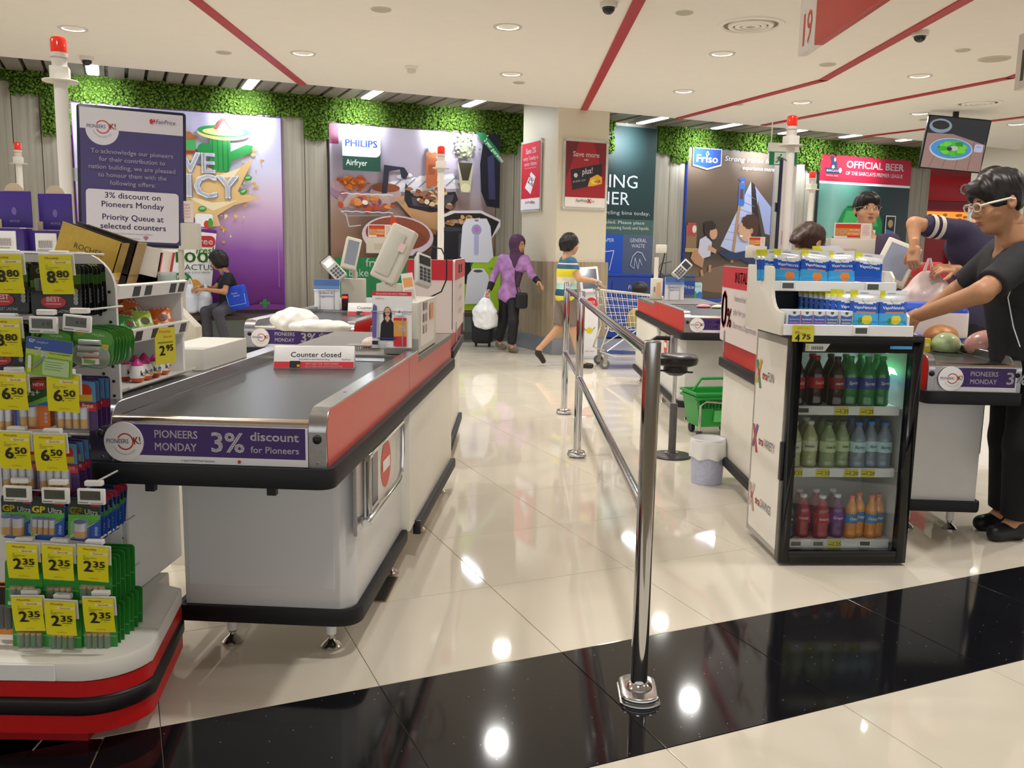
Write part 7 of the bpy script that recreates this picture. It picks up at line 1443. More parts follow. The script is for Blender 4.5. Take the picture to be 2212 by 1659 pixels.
# wheeled suitcase
t = thing('wheeled_bag', 'black wheeled shopping bag behind the woman in purple', 'bag', (-0.40,11.75,0), D(-10))
sdf_obj('soft_body', lambda P: sd_box(P,(0,0,0.25),(0.14,0.10,0.20),0.05) + 0.006*wave_noise(P,30,4), (-0.2,-0.16,0.0), (0.2,0.16,0.5), 0.012, mat('#1b1a20', 0.6), t)
for x in (-0.09,0.09): MB().cyl((x-0.012,0.0,0.03),(x+0.012,0.0,0.03),0.03,n=14).build('wheel', BLACK, t)
MB().tube([(-0.06,0.08,0.42),(-0.06,0.08,0.62),(0.06,0.08,0.62),(0.06,0.08,0.42)],0.008,8).build('pull_handle', BLACK, t)
# ---- groceries on the right hand counter
plastic(31, None, (0.068,0.062,0.058), 'wrapped_cabbage', 'pale green cabbage wrapped in film on the right belt', (2.115,4.30,0.82), 0, mat('#b9cf9a', 0.25, noise=0.15, scale=30), 16, 0.035, 'cabbage')
plastic(32, None, (0.125,0.085,0.075), 'produce_bag', 'pink tinted plastic bag of produce on the right belt', (2.275,4.20,0.82), 0.2, mat('#dda49a', 0.22, noise=0.18, scale=14), 18, 0.06)
plastic(33, None, (0.05,0.03,0.02), 'bag_knot', 'white twisted end of the pink produce bag', (2.41,4.14,0.82), -0.3, mat('#f0e9e2', 0.35), 40, 0.15)
plastic(34, None, (0.10,0.08,0.075), 'orange_bag', 'bag of oranges behind the pink produce bag', (2.18,4.52,0.82), 0, mat('#b9814a', 0.35, noise=0.2, scale=30), 26, 0.06, 'oranges')
t = thing('yellow_carton', 'small yellow carton at the end of the right belt', 'carton', (1.99,4.25,0.8195), D(10)); MB().box(-0.03,0,0,0.03,0.05,0.068).build('carton', mat('#d9c62c', 0.4), t, bevel=0.002); p = Pr(0.0004); p.rect(-0.028,0.02,-0.005,0.06,'#4a4f5a').rect(0.0,0.03,0.02,0.045,'#f0e9c0'); p.build('carton_print', t, loc=(0,-0.0006,0))
t = thing('rice_bag', 'large white and blue sack lying across the right belt', 'sack', (2.10,4.62,0.8195), D(2))
def fn_r(P): return sd_box(P,(0,0,0.115),(0.24,0.12,0.11),0.06) + 0.010*wave_noise(P,14,2) + 0.004*wave_noise(P,40,3)
sdf_obj('sack', fn_r, (-0.30,-0.18,-0.02), (0.30,0.18,0.27), 0.011, ramp_mat('sack_bands', [(0.0,'#2f4fb0'),(0.06,'#3c5fc0'),(0.061,'#e6dcd8'),(0.185,'#efe6e2'),(0.186,'#2a55c4'),(0.26,'#2a55c4')], 2, 0.3, 'CONSTANT', 0.02), t)
plastic(36, None, (0.10,0.06,0.05), 'silver_blue_bag', 'silver and blue snack bag in front of the sack', (1.985,4.42,0.82), 0.3, ramp_mat('snack_bands', [(-0.06,'#c9cdd4'),(0.02,'#c9cdd4'),(0.03,'#2f4fb8'),(0.10,'#2f4fb8')], 0, 0.25), 20, 0.08, 'snack bag')
# ================================================================== PEOPLE
def RM(yaw, pitch=0.0, roll=0.0):
    return np.array(Matrix.Rotation(D(yaw), 3, 'Z') @ Matrix.Rotation(D(pitch), 3, 'X') @ Matrix.Rotation(D(roll), 3, 'Y'))
SKIN = mat('#c8946e', 0.5, noise=0.05, scale=30); SKIN2 = mat('#b98560', 0.5, noise=0.05, scale=30); HAIRB = mat('#15110f', 0.45, noise=0.3, scale=90, stretch=(6,6,1)); HAIRN = mat('#3a261b', 0.5, noise=0.4, scale=70, stretch=(5,5,1))
def hand_vq(w, d, nrm, curl=25.0, side=1, s=1.0, h=0.0036, spread=1.0, point=False):
    """palm and five fingers; d points along the fingers, nrm is the back of the hand"""
    d = np.array(d, float); d /= np.linalg.norm(d); n = np.array(nrm, float); n -= d*(n@d); n /= np.linalg.norm(n); y = np.cross(n, d)*side
    segs = [((-0.035,0,0),(0.02,0,0),0.024,0.024)]
    for i, (yy, L) in enumerate(((0.029,0.072),(0.010,0.080),(-0.010,0.075),(-0.028,0.058))):
        p = np.array((0.082,yy*spread,0.002)); a = 0.0
        for k, f in enumerate((0.46,0.30,0.24)):
            c = (8 if (point and i == 0) else curl*(1+0.12*i)); a += D(c*(0.8 if k == 0 else 1.0)); q = p + np.array((math.cos(a), (0.10*spread*(1.5-i))*0.25, -math.sin(a)))*L*f
            segs.append((p, q, 0.0092-0.0010*k, 0.0086-0.0010*k)); p = q
    t0 = np.array((0.022,0.030,-0.004)); t1 = t0 + np.array((0.035,0.030,-0.014)); t2 = t1 + np.array((0.026,0.010,-0.012)); segs += [(t0,t1,0.012,0.0105),(t1,t2,0.0105,0.0085)]
    def fn(P):
        o = sd_box(P,(0.045,0,0),(0.045,0.038,0.0135),0.012)
        for i, (a, b, r0, r1) in enumerate(segs): o = smin(o, sd_cap(P, a, b, r0, r1), 0.012 if i == 0 else 0.004)
        return o
    V, Q = nets(fn, (-0.07,-0.055,-0.10), (0.185,0.085,0.035), h); V = V*s
    return np.array(w) + V[:, :1]*d + V[:, 1:2]*y + V[:, 2:]*n, (Q if side > 0 else Q[:, ::-1])
def head_vq(pos, R, s=1.0, h=0.005, female=False):
    def fn(P):
        A = np.abs(P[..., 0]); S = np.stack([A, P[..., 1], P[..., 2]], -1)
        o = sd_ell(P,(0,-0.014,0.030),(0.077,0.096,0.088)); o = smin(o, sd_ell(P,(0,0.022,-0.030),(0.063,0.070,0.085)), 0.035); o = smin(o, sd_ell(P,(0,0.045,-0.088),(0.034,0.034,0.026)), 0.03)
        o = smin(o, sd_ell(S,(0.040,0.055,-0.032),(0.025,0.025,0.025)), 0.02)
        o = smax(o, -sd_ell(S,(0.032,0.104,0.006),(0.022,0.017,0.014)), 0.012); o = smin(o, sd_ell(S,(0.032,0.078,0.006),(0.016,0.013,0.013)), 0.004)
        o = smin(o, sd_cap(P,(0,0.086,0.008),(0,0.106,-0.028),0.008,0.012), 0.010); o = smin(o, sd_ell(S,(0.012,0.095,-0.031),(0.009,0.010,0.008)), 0.006)
        o = smin(o, sd_ell(P,(0,0.088,-0.056),(0.023,0.011,0.0065)), 0.006); o = smin(o, sd_ell(P,(0,0.085,-0.067),(0.019,0.010,0.0065)), 0.006)
        o = smin(o, sd_ell(S,(0.080,-0.008,-0.004),(0.010,0.019,0.031)), 0.006); o = smax(o, -sd_ell(S,(0.090,-0.002,-0.002),(0.006,0.010,0.018)), 0.004)
        return smin(o, sd_cap(P,(0,-0.022,-0.07),(0,-0.035,-0.16),0.050,0.052), 0.03)
    V, Q = nets(fn, (-0.11,-0.13,-0.20), (0.11,0.14,0.14), h)
    return np.array(pos) + (V*s) @ R.T, Q
def face_parts(t, pos, R, s=1.0, brows=True, lip='#a3574c'):
    e = Matrix(R.tolist()).to_euler()
    for sx in (-1, 1):
        b = MB().ell((0,0,0),(0.0125*s,0.006*s,0.0058*s),12,8).build('eye', mat('#e9e4de', 0.2), t); b.rotation_euler = e; b.location = np.array(pos) + R @ (np.array((sx*0.032,0.0905,0.006))*s)
        MB().ell((0,0.0045*s,0),(0.0055*s,0.0035*s,0.0055*s),10,6).build('iris', mat('#1d1410', 0.15), b)
        if brows:
            o = MB().ell((0,0,0),(0.017*s,0.004*s,0.0032*s),10,6).build('eyebrow', mat('#1a1310', 0.6), t); o.rotation_euler = e; o.location = np.array(pos) + R @ (np.array((sx*0.033,0.0945,0.026))*s)
    o = MB().ell((0,0,0),(0.022*s,0.005*s,0.0032*s),12,6).ell((0,-0.001*s,-0.009*s),(0.018*s,0.005*s,0.0045*s),12,6).build('lips', mat(lip, 0.4), t); o.rotation_euler = e; o.location = np.array(pos) + R @ (np.array((0,0.0955,-0.057))*s)
def hair_obj(t, pos, R, kind, m, s=1.0, h=0.006, seed=1):
    def fn(P):
        n = 0.006*wave_noise(P*np.array((1.0,1.0,0.35)), 95, seed) + 0.004*wave_noise(P, 170, seed+3)
        o = sd_ell(P,(0,-0.016,0.034),(0.090,0.110,0.102))
        if kind == 'bob': o = smin(o, sd_ell(P,(0,-0.030,-0.030),(0.098,0.100,0.100)), 0.04); o = smin(o, sd_ell(P,(0,0.040,0.060),(0.078,0.072,0.050)), 0.03); cut = sd_ell(P,(0,0.105,-0.050),(0.066,0.105,0.086)); o = smax(o, -P[...,2]-0.118, 0.012)
        elif kind == 'full': o = smin(o, sd_ell(P,(0,-0.045,-0.010),(0.094,0.088,0.095)), 0.03); cut = sd_ell(P,(0,0.110,-0.075),(0.085,0.100,0.105)); o = smax(o, -P[...,2]-0.085, 0.012)
        elif kind == 'tail': o = smin(o, sd_cap(P,(0,-0.10,0.0),(0.02,-0.16,-0.05),0.05,0.028), 0.03); cut = sd_ell(P,(0,0.115,-0.055),(0.090,0.090,0.110)); o = smax(o, -P[...,2]-0.07, 0.02)
        else: o = smin(o, sd_ell(P,(0,0.055,0.070),(0.070,0.058,0.040)), 0.03); cut = smin(sd_ell(P,(0,0.118,-0.055),(0.082,0.075,0.105)), sd_box(P,(0,0.05,-0.10),(0.2,0.075,0.085),0.03), 0.02); o = smax(o, -P[...,2]-0.055, 0.015)
        return smax(o + n, -cut, 0.010)
    V, Q = nets(fn, (-0.13,-0.20,-0.16), (0.13,0.15,0.17), h); return raw_obj('hair', [(np.array(pos) + (V*s) @ R.T, Q)], m, t)
L3 = lambda a, b, t: np.array(a)*(1-t) + np.array(b)*t
def torso_sd(P, J, g=1.0, off=0.0):
    hc = (np.array(J['hL'])+np.array(J['hR']))/2; sc = (np.array(J['sL'])+np.array(J['sR']))/2; up = (sc-hc)/np.linalg.norm(sc-hc)
    o = sd_cap(P, J['hL'], J['hR'], 0.100*g+off); o = smin(o, sd_cap(P, hc+up*0.02, L3(hc,sc,0.55), 0.112*g+off, 0.112*g+off), 0.06)
    a, b = L3(sc,J['sL'],0.62)-up*0.09, L3(sc,J['sR'],0.62)-up*0.09; o = smin(o, sd_cap(P, a, b, 0.098*g+off), 0.07)
    return smin(o, sd_cap(P, L3(sc,J['sL'],0.80)-up*0.015, L3(sc,J['sR'],0.80)-up*0.015, 0.052*g+off), 0.05)
def person(label, loc, J, yaw, pitch=0, roll=0, s=1.0, skin=SKIN, hair=('short', HAIRB), shirt=None, trousers=None, shoes=None, h=0.013, hh=0.0065, hands=(), lower=True, sleeve=0.6, hem=None, leg_t=0.92, face=True, fem=False, neckcut=0.062, g=1.0, hd=1.0):
    t = thing('person', label, 'person', loc, 0); J = {k: np.array(v, float) - np.array(loc, float) for k, v in J.items()}
    R = RM(yaw, pitch, roll); VQ = []
    sc = (J['sL']+J['sR'])/2; hc = (J['hL']+J['hR'])/2
    def body(P):
        o = torso_sd(P, J, g); o = smin(o, sd_cap(P, sc, J['head'] + R @ np.array((0,-0.03,-0.09))*hd, 0.056*g, 0.050*g), 0.05)
        for q in 'LR':
            if 'e'+q in J: o = smin(o, smin(sd_cap(P, J['s'+q], J['e'+q], 0.048*g, 0.038*g), sd_cap(P, J['e'+q], J['w'+q], 0.039*g, 0.026*g), 0.02), 0.035)
            if lower: o = smin(o, smin(sd_cap(P, J['h'+q], J['k'+q], 0.082*g, 0.055*g), sd_cap(P, J['k'+q], J['a'+q], 0.054*g, 0.034*g), 0.025), 0.04); o = smin(o, smin(sd_cap(P, J['a'+q], J['a'+q]*0.7+J['t'+q]*0.3-np.array((0,0,0.015)), 0.035*g, 0.034*g), sd_cap(P, J['a'+q]-np.array((0,0,0.03)), J['t'+q], 0.032*g, 0.024*g), 0.02), 0.02)
        return o
    allp = np.array(list(J.values())); lo = allp.min(0) - 0.17; hi = allp.max(0) + 0.17
    if not lower: lo[2] = hc[2] - 0.12
    VQ.append(nets(body, lo, hi, h)); VQ.append(head_vq(J['head'], R, s*hd, hh, fem))
    for w, d, n, c, sd, pt in hands: VQ.append(hand_vq(J[w], d, n, c, sd, s*0.96, point=pt))
    raw_obj('body', VQ, skin, t)
    if face: face_parts(t, J['head'], R, s*hd)
    if hair: hair_obj(t, J['head'], R, hair[0], hair[1], s*hd, hh)
    if shirt is not None:
        hz = hem if hem is not None else None
        def fs(P):
            o = torso_sd(P, J, g, 0.014); o = o + 0.004*wave_noise(P, 26, 5)
            up = (sc-hc)/np.linalg.norm(sc-hc); o = smax(o, (hc - up*(0.06 if hz is None else hz) - P) @ up, 0.004)
            o = smax(o, -(np.sqrt(((P - (sc + up*0.035 + R[:,1]*0.02))**2).sum(-1)) - neckcut), 0.006)
            for q in 'LR':
                if 'e'+q in J and sleeve > 0:
                    if sleeve <= 1.0: e_ = L3(J['s'+q], J['e'+q], sleeve); dd = J['e'+q]-J['s'+q]; dd /= np.linalg.norm(dd); c = sd_cap(P, J['s'+q], e_+dd*0.03, 0.062*g, 0.058*g); o2 = smax(c, (P-e_)@dd, 0.003)
                    else: o2 = smin(sd_cap(P, J['s'+q], J['e'+q], 0.062*g, 0.052*g), sd_cap(P, J['e'+q], L3(J['e'+q], J['w'+q], min(1, sleeve-1)), 0.053*g, 0.045*g), 0.02)
                    o = smin(o, o2 + 0.003*wave_noise(P, 40, 7), 0.03)
            return o
        raw_obj('shirt', [nets(fs, lo, hi, h)], shirt, t)
    if trousers is not None and lower:
        def ft(P):
            up = np.array((0,0,1.0)); o = sd_cap(P, J['hL'], J['hR'], 0.112*g); o = smin(o, sd_cap(P, hc, hc+(sc-hc)*0.18, 0.115*g), 0.05)
            for q in 'LR':
                if leg_t <= 0.5: e_ = L3(J['h'+q], J['k'+q], leg_t*2); dd = J['k'+q]-J['h'+q]; dd /= np.linalg.norm(dd); l = smax(sd_cap(P, J['h'+q], e_+dd*0.05, 0.098*g, 0.086*g), (P-e_)@dd, 0.003)
                else:
                    e_ = L3(J['k'+q], J['a'+q], (leg_t-0.5)*2); dd = J['a'+q]-J['k'+q]; dd /= np.linalg.norm(dd); l = smax(smin(sd_cap(P, J['h'+q], J['k'+q], 0.096*g, 0.074*g), sd_cap(P, J['k'+q], e_+dd*0.05, 0.074*g, 0.062*g), 0.03), (P-e_)@dd, 0.003)
                    l = np.maximum(l, np.where((P-J['k'+q])@dd < -0.25, -1, -1))
                o = smin(o, l, 0.03)
            return o + 0.004*wave_noise(P, 30, 11)
        raw_obj('trousers', [nets(ft, lo, hi, h)], trousers, t)
    if shoes is not None and lower:
        for q in 'LR':
            a, b = J['a'+q], J['t'+q]
            def fsh(P): return smax(smin(sd_cap(P, a-np.array((0,0,0.045)), b, 0.042*g, 0.034*g), sd_cap(P, a-np.array((0,0,0.02)), a-np.array((0,0,0.05)), 0.042*g), 0.02), -(P[...,2]-min(a[2]-0.085, b[2]-0.04)), 0.004)
            raw_obj('shoe', [nets(fsh, np.minimum(a,b)-0.1, np.maximum(a,b)+0.09, 0.007)], shoes, t)
    return t, J, R
def glasses(t, pos, R, m, s=1.0, thick=0.004):
    e = Matrix(R.tolist()).to_euler(); g = MB()
    for sx in (-1, 1):
        c = [(sx*(0.033)+0.025*math.cos(a)*(abs(math.cos(a))**-0.3 if abs(math.cos(a))>0.2 else 1.0), 0.107, 0.004+0.0165*math.sin(a)) for a in [2*math.pi*k/20 for k in range(20)]]; g.tube([tuple(np.array(q)*s) for q in c], thick*0.6*s, 6, closed=True)
        g.tube([tuple(np.array(q)*s) for q in ((sx*0.058,0.107,0.010),(sx*0.076,0.08,0.012),(sx*0.086,0.0,0.010),(sx*0.085,-0.02,0.0))], thick*s, 6)
    g.tube([tuple(np.array(q)*s) for q in ((-0.009,0.108,0.008),(0.0,0.110,0.010),(0.009,0.108,0.008))], thick*0.7*s, 6)
    o = g.build('glasses', m, t); o.location = pos; o.rotation_euler = e
    l = MB()
    for sx in (-1,1): l.cyl(tuple(np.array((sx*0.033,0.106,0.004))*s), tuple(np.array((sx*0.033,0.107,0.004))*s), 0.019*s, n=18)
    return o
# ---- woman in purple headscarf walking
J1 = dict(head=(0.041,11.200,1.342),neck=(0.021,11.2,1.224),sL=(-0.150,11.27,1.175),sR=(0.140,11.13,1.170),eL=(-0.245,11.30,0.965),eR=(0.221,11.05,0.978),wL=(-0.308,11.22,0.775),wR=(0.308,10.95,0.893),hL=(-0.105,11.25,0.72),hR=(0.005,11.17,0.715),kL=(-0.118,11.30,0.40),aL=(-0.185,11.45,0.11),tL=(-0.10,11.36,0.035),kR=(0.001,11.08,0.385),aR=(-0.015,11.13,0.085),tR=(0.045,11.02,0.035))
TUN = mat('#a878b4', 0.7, noise=0.30, scale=14)
t, J, R = person('woman in a purple headscarf and lilac tunic walking with a plastic bag', (0.0,11.2,0), J1, -128, -6, 0, 0.95, SKIN2, None, TUN, mat('#17161b', 0.6), mat('#6d6254', 0.6), sleeve=1.55, hem=0.10, leg_t=0.96, hands=(('wL',(-0.06,-0.05,-0.1),(-0.9,0.2,0.3),45,1,False),('wR',(0.06,-0.1,-0.07),(0.3,0.3,0.8),14,-1,False)), g=0.88, hd=0.98)
def hij(P):
    o = sd_ell(P,(0,-0.012,0.022),(0.094,0.114,0.118)); o = smin(o, sd_cap(P,(0,0.0,-0.09),(0,0.0,-0.17),0.082,0.105), 0.05); o = smin(o, sd_ell(P,(0.0,0.045,-0.25),(0.12,0.075,0.13)), 0.06); o = smin(o, sd_cap(P,(0.03,0.085,-0.25),(0.06,0.095,-0.48),0.055,0.028), 0.05)
    return smax(o + 0.005*wave_noise(P, 45, 3), -sd_ell(P,(0,0.115,-0.012),(0.066,0.085,0.088)), 0.008)
V, Q = nets(hij, (-0.18,-0.16,-0.56), (0.18,0.19,0.17), 0.008); raw_obj('headscarf', [(J['head'] + V @ RM(-128,-4,0).T, Q)], mat('#4b3050', 0.75, noise=0.35, scale=40), t)
q = MB(); q.tube([tuple(L3(J['eL'],J['wL'],0.52)), tuple(J['wL'])], [0.044,0.034], 10); q.build('under_sleeve', mat('#141318', 0.7), t); q = MB(); q.tube([tuple(L3(J['eR'],J['wR'],0.52)), tuple(J['wR'])], [0.044,0.034], 10); q.build('under_sleeve', mat('#141318', 0.7), t)
def bagshape(seed, r, h): # hanging carrier bag: narrow neck at the top
    def fn(P):
        z = P[...,2]/h; w = np.clip(0.25 + 1.5*np.clip(-z,0,1)**0.8, 0, 1.0); o = (np.sqrt((P[...,0]/(r[0]*w))**2 + (P[...,1]/(r[1]*w))**2) - 1)*min(r)*0.6
        o = smax(smax(o, P[...,2], 0.01), -h - P[...,2] + 0.03*np.sqrt(P[...,0]**2+P[...,1]**2)/r[0], 0.03); return o + 0.010*wave_noise(P, 24, seed) + 0.004*wave_noise(P, 60, seed+1)
    return fn
def carrier(label, loc, r, h, m, seed, rz=0.0, top=0.07, grp=None):
    t = thing('carrier_bag', label, 'plastic bag', loc, rz, grp); sdf_obj('bag_film', bagshape(seed, r, h), (-r[0]*1.3,-r[1]*1.4,-h*1.12), (r[0]*1.3,r[1]*1.4,0.03), 0.011, m, t)
    for sx in (-1,1): MB().tube([(sx*0.03,0,-0.06),(sx*0.022,0,0.0),(sx*0.004,0,top)],[0.014,0.010,0.006],8).build('bag_handle', m, t)
    return t
carrier('white plastic carrier bag held low by the woman in purple', (-0.350,11.17,0.68), (0.155,0.11), 0.40, mat('#e6e8ec', 0.3, noise=0.12, scale=12), 41)
t = thing('handbag', 'small black handbag at the side of the woman in purple', 'bag', (0.10,11.02,0.66), D(20)); sdf_obj('pouch', lambda P: sd_box(P,(0,0,0),(0.075,0.045,0.10),0.035) + 0.004*wave_noise(P,40,2), (-0.12,-0.09,-0.14), (0.12,0.09,0.14), 0.008, mat('#17171d', 0.5), t); MB().tube([(-0.05,0,0.09),(-0.07,0.05,0.26),(-0.04,0.12,0.46)],0.008,8).build('strap', mat('#17171d', 0.5), t)
# ---- shopper in the striped polo
J2 = dict(head=(0.607,9.75,1.352),neck=(0.591,9.75,1.24),sL=(0.56,9.91,1.175),sR=(0.618,9.60,1.165),eR=(0.70,9.56,0.985),wR=(0.885,9.70,0.955),eL=(0.70,9.98,0.985),wL=(0.905,10.05,0.955),hL=(0.560,9.84,0.79),hR=(0.597,9.67,0.79),kL=(0.515,9.82,0.44),aL=(0.291,9.80,0.19),tL=(0.345,9.80,0.06),kR=(0.652,9.69,0.445),aR=(0.748,9.69,0.085),tR=(0.870,9.68,0.030))
POLO = ramp_mat('polo_stripes', [(0.70,'#dcd83a'),(0.795,'#1f4a63'),(0.865,'#a9d4cc'),(0.93,'#e9e0cf'),(1.00,'#e6dc2c'),(1.085,'#2f5f80'),(1.135,'#e9e0cf'),(1.15,'#2f5f80'),(1.30,'#2f5f80')], 2, 0.7, 'CONSTANT')
person('shopper in a blue and yellow striped polo pushing the trolley', (0.6,9.75,0), J2, -62, -4, 0, 0.95, mat('#c99b78', 0.5, noise=0.04), ('full', HAIRB), POLO, mat('#7d7066', 0.75, noise=0.08), mat('#2a2320', 0.5), sleeve=0.55, hem=0.06, leg_t=0.47, hands=(('wR',(0.08,0.02,-0.03),(0.1,-0.5,0.8),55,1,False),('wL',(0.08,0.0,-0.03),(0.1,0.4,0.8),55,-1,False)), g=0.86, fem=True)
# ---- seated woman
J3 = dict(head=(-3.633,10.95,1.093),neck=(-3.576,10.95,0.963),sR=(-3.470,10.82,0.900),sL=(-3.600,11.12,0.900),eR=(-3.490,10.72,0.720),wR=(-3.716,10.68,0.745),eL=(-3.72,11.03,0.735),wL=(-3.83,10.84,0.775),hR=(-3.500,10.93,0.535),hL=(-3.575,11.07,0.535),kR=(-3.530,10.58,0.475),kL=(-3.735,10.74,0.475),aR=(-3.455,10.60,0.09),aL=(-3.70,10.72,0.09),tR=(-3.50,10.45,0.035),tL=(-3.78,10.60,0.035))
person('seated woman in a black shirt looking down, with bobbed black hair', (-3.55,10.95,0), J3, 78, -14, 0, 0.95, SKIN2, ('bob', HAIRB), mat('#141417', 0.75, noise=0.1), mat('#4a4750', 0.8, noise=0.08), mat('#1f1d20', 0.5), sleeve=0.62, hem=0.10, leg_t=0.97, hands=(('wR',(-0.1,0.0,0.0),(0.0,-0.3,1),25,-1,False),('wL',(-0.06,-0.06,-0.02),(0.0,0.2,1),25,1,False)), g=0.85, fem=True)
carrier('white plastic bag standing on the bench beside the seated woman, left one', (-3.945,10.83,0.80), (0.10,0.08), 0.37, mat('#dfe4f0', 0.3, noise=0.06, scale=12), 51, grp='bags on the bench'); carrier('white plastic bag standing on the bench, nearer the seated woman', (-3.80,10.90,0.80), (0.09,0.08), 0.37, mat('#dfe4f0', 0.3, noise=0.06, scale=12), 55, grp='bags on the bench')
t = thing('tote_bag', "bright blue tote bag with pale piping on the seated woman's shoulder", 'bag', (-3.370,10.80,0.66), D(-6), rot=(0, D(-12), D(-10)))
def tote(P): return sd_box(P,(0,0,-0.01),(0.13,0.045,0.145),0.03) + 0.004*wave_noise(P,22,6)
sdf_obj('tote_body', tote, (-0.18,-0.09,-0.20), (0.18,0.09,0.18), 0.009, mat('#2147c9', 0.6), t)
MB().tube([(-0.115,-0.046,0.12),(-0.10,-0.048,-0.10),(0.12,-0.048,-0.10),(0.125,-0.046,0.02)],0.0045,8).build('piping', mat('#7fc4ec', 0.5), t); MB().tube([(-0.07,0,0.13),(-0.09,0,0.25),(-0.12,0.02,0.33),(-0.10,0.08,0.30),(-0.05,0.04,0.14)],0.010,8).build('shoulder_strap', mat('#2147c9', 0.6), t)
p = Pr(0.0006); p.text('Sunny', 0.0, 0.035, 0.022, '#c9d6f6', w=0.08, shear=0.2).text('Store', 0.02, 0.0, 0.022, '#c9d6f6', w=0.08, shear=0.2); p.build('tote_print', t, loc=(0,-0.050,0))
# ---- man in the dark T-shirt, right foreground
J4 = dict(head=(2.005,3.75,1.505),neck=(2.09,3.82,1.38),sR=(2.085,3.645,1.280),eR=(1.865,3.54,1.140),wR=(1.722,3.76,1.030),sL=(2.180,4.010,1.300),eL=(2.085,4.18,1.12),wL=(1.98,4.30,1.00),hR=(2.300,3.86,0.83),hL=(2.320,4.04,0.83),kR=(2.275,3.84,0.46),kL=(2.305,4.02,0.46),aR=(2.330,3.93,0.09),aL=(2.350,4.07,0.09),tR=(2.215,3.89,0.035),tL=(2.235,4.05,0.035))
t, J, R = person('man in a charcoal T-shirt with white framed glasses leaning over the right counter', (2.25,3.92,0), J4, 94, -16, 2, 1.03, mat('#bd8a66', 0.5, noise=0.05, scale=30), ('short', HAIRB), mat('#2b2c2f', 0.85, noise=0.08), mat('#141417', 0.85), mat('#101013', 0.45), h=0.0095, hh=0.0044, sleeve=0.78, hem=0.10, leg_t=0.97, hands=(('wR',(-0.05,0.12,-0.06),(-0.5,-0.6,0.5),28,1,False),('wL',(-0.07,0.08,-0.05),(-0.3,0.3,0.9),30,-1,False)), g=1.10)
glasses(t, tuple(J['head']), R, mat('#e6dccb', 0.35), 1.03, 0.0048)
MB().tube([(J['sR'][0]-0.06,J['sR'][1]-0.05,1.20),(J['sR'][0]-0.09,J['sR'][1]-0.06,1.12),(J['sR'][0]-0.05,J['sR'][1]-0.05,1.0),(J['sR'][0]-0.02,J['sR'][1]-0.06,0.92)],0.0022,6).build('earphone_cord', mat('#e6e6e6', 0.4), t)
# ---- man in navy with white sleeve bands, behind
J5 = dict(head=(2.72,5.16,1.66),neck=(2.62,5.10,1.53),sR=(2.470,4.98,1.425),eR=(2.190,4.93,1.455),wR=(2.170,4.86,1.24+0.09),sL=(2.775,5.22,1.425),eL=(2.600,5.02,1.150),wL=(2.400,4.88,1.215),hL=(2.72,5.16,0.93),hR=(2.58,5.06,0.93),kL=(2.72,5.16,0.5),kR=(2.58,5.06,0.5),aL=(2.74,5.18,0.09),aR=(2.60,5.08,0.09),tL=(2.66,5.06,0.035),tR=(2.50,4.98,0.035))
t, J, R = person('man in a navy T-shirt with white sleeve bands, arm raised, behind the other man', (2.65,5.1,0), J5, 150, -12, 0, 1.0, SKIN, ('short', HAIRB), mat('#3b3750', 0.85, noise=0.06), mat('#26242a', 0.85), mat('#19181b', 0.5), sleeve=0.80, hem=0.10, leg_t=0.97, hands=(('wR',(-0.01,-0.02,-0.1),(-0.8,-0.5,0.0),42,-1,False),('wL',(-0.1,-0.02,0.0),(0.0,-0.5,0.8),35,1,False)), g=0.98)
for f in (0.46,0.62):
    a = L3(J['sR'],J['eR'],f); b = L3(J['sR'],J['eR'],f+0.085); MB().cyl(tuple(a), tuple(b), 0.0655, 0.0645, n=24, caps=False).build('sleeve_band', mat('#d9d2c4', 0.8), t)
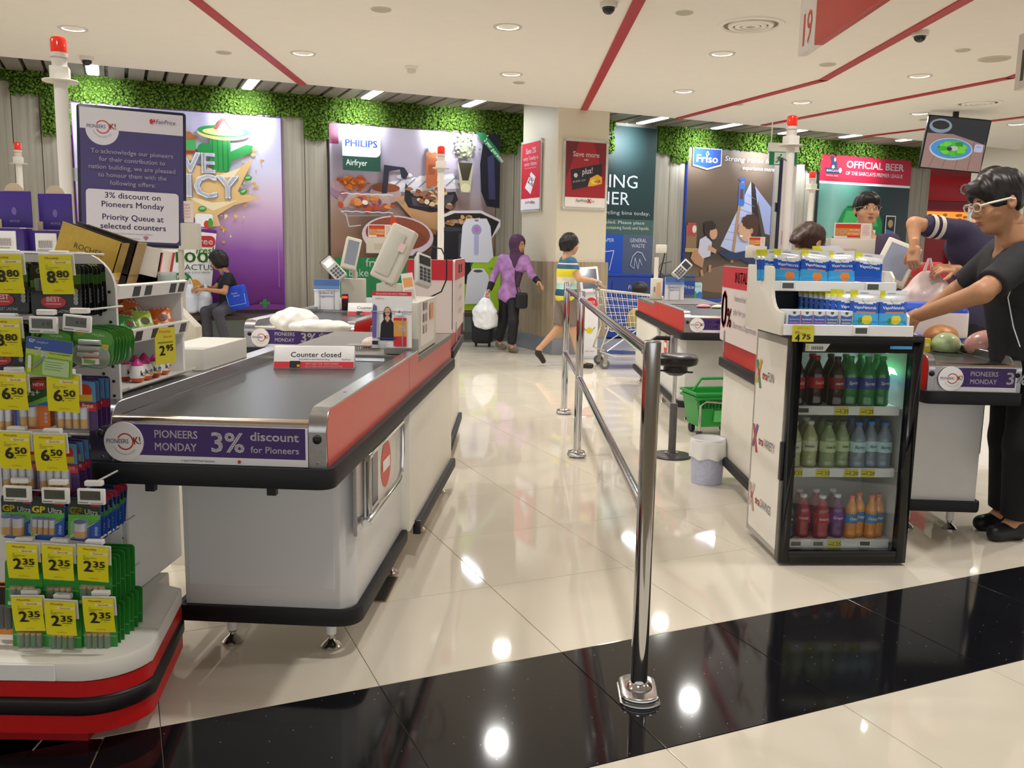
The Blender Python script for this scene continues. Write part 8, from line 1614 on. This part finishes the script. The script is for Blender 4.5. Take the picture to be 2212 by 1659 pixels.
# ---- cashier facing the camera
J6 = dict(head=(2.500,6.40,1.600),neck=(2.515,6.42,1.477),sL=(2.700,6.43,1.385),sR=(2.335,6.43,1.375),eL=(2.76,6.40,1.12),wL=(2.62,6.22,1.02),eR=(2.29,6.40,1.12),wR=(2.40,6.22,1.02),hL=(2.61,6.45,0.92),hR=(2.43,6.45,0.92),kL=(2.61,6.45,0.5),kR=(2.43,6.45,0.5),aL=(2.61,6.47,0.09),aR=(2.43,6.47,0.09),tL=(2.62,6.34,0.035),tR=(2.42,6.34,0.035))
t, J, R = person('young cashier with thin glasses facing the viewer behind the interest sign', (2.52,6.42,0), J6, 176, 4, 0, 1.0, mat('#cf9c78', 0.5, noise=0.05), ('short', HAIRB), mat('#4a3c55', 0.85), mat('#1f1e24', 0.85), mat('#151518', 0.5), hh=0.005, sleeve=0.7, hem=0.08, leg_t=0.97, hands=(('wL',(-0.08,-0.06,-0.02),(0,-0.4,0.9),30,-1,False),('wR',(0.08,-0.06,-0.02),(0,-0.4,0.9),30,1,False)))
glasses(t, tuple(J['head']), R, mat('#8a7a6a', 0.3, 0.5), 1.0, 0.0018)
# ---- cashier seen over the cough sweets
J7 = dict(head=(1.785,5.42,1.345),neck=(1.80,5.45,1.237),sL=(1.93,5.32,1.150),sR=(1.66,5.50,1.150),eL=(2.06,5.20,0.99),wL=(2.245,5.28,1.155),eR=(1.62,5.62,0.95),wR=(1.75,5.75,0.90),hL=(1.86,5.42,0.70),hR=(1.72,5.50,0.70))
person('cashier with brown tied hair and orange shirt, half hidden by the cough sweets', (1.80,5.45,0), J7, -60, -22, 0, 0.96, SKIN, ('tail', HAIRN), mat('#d2552c', 0.8), None, None, lower=False, sleeve=0.6, hem=0.10, hands=(('wL',(0.1,-0.02,0.01),(0.0,-0.5,0.9),30,-1,True),), g=0.88, fem=True)
carrier('thin pinkish carrier bag being opened over the right counter', (2.30,4.95,1.20), (0.14,0.09), 0.30, mat('#e3cfc8', 0.3, noise=0.05), 61)
plastic(63, None, (0.11,0.08,0.06), 'plastic_bag', 'pale crumpled carrier bag behind the large sack', (2.03,4.95,1.02-0.185), 0.2, mat('#e6d2ca', 0.3))
t = thing('red_bag', 'red bag standing on the far counter behind the raised arm', 'bag', (3.22,6.95,0.0), D(10)); sdf_obj('red_fabric', lambda P: sd_box(P,(0,0,0.62),(0.14,0.09,0.62),0.06) + 0.008*wave_noise(P,16,9), (-0.2,-0.15,-0.02), (0.2,0.15,1.3), 0.02, mat('#b8242c', 0.7), t)
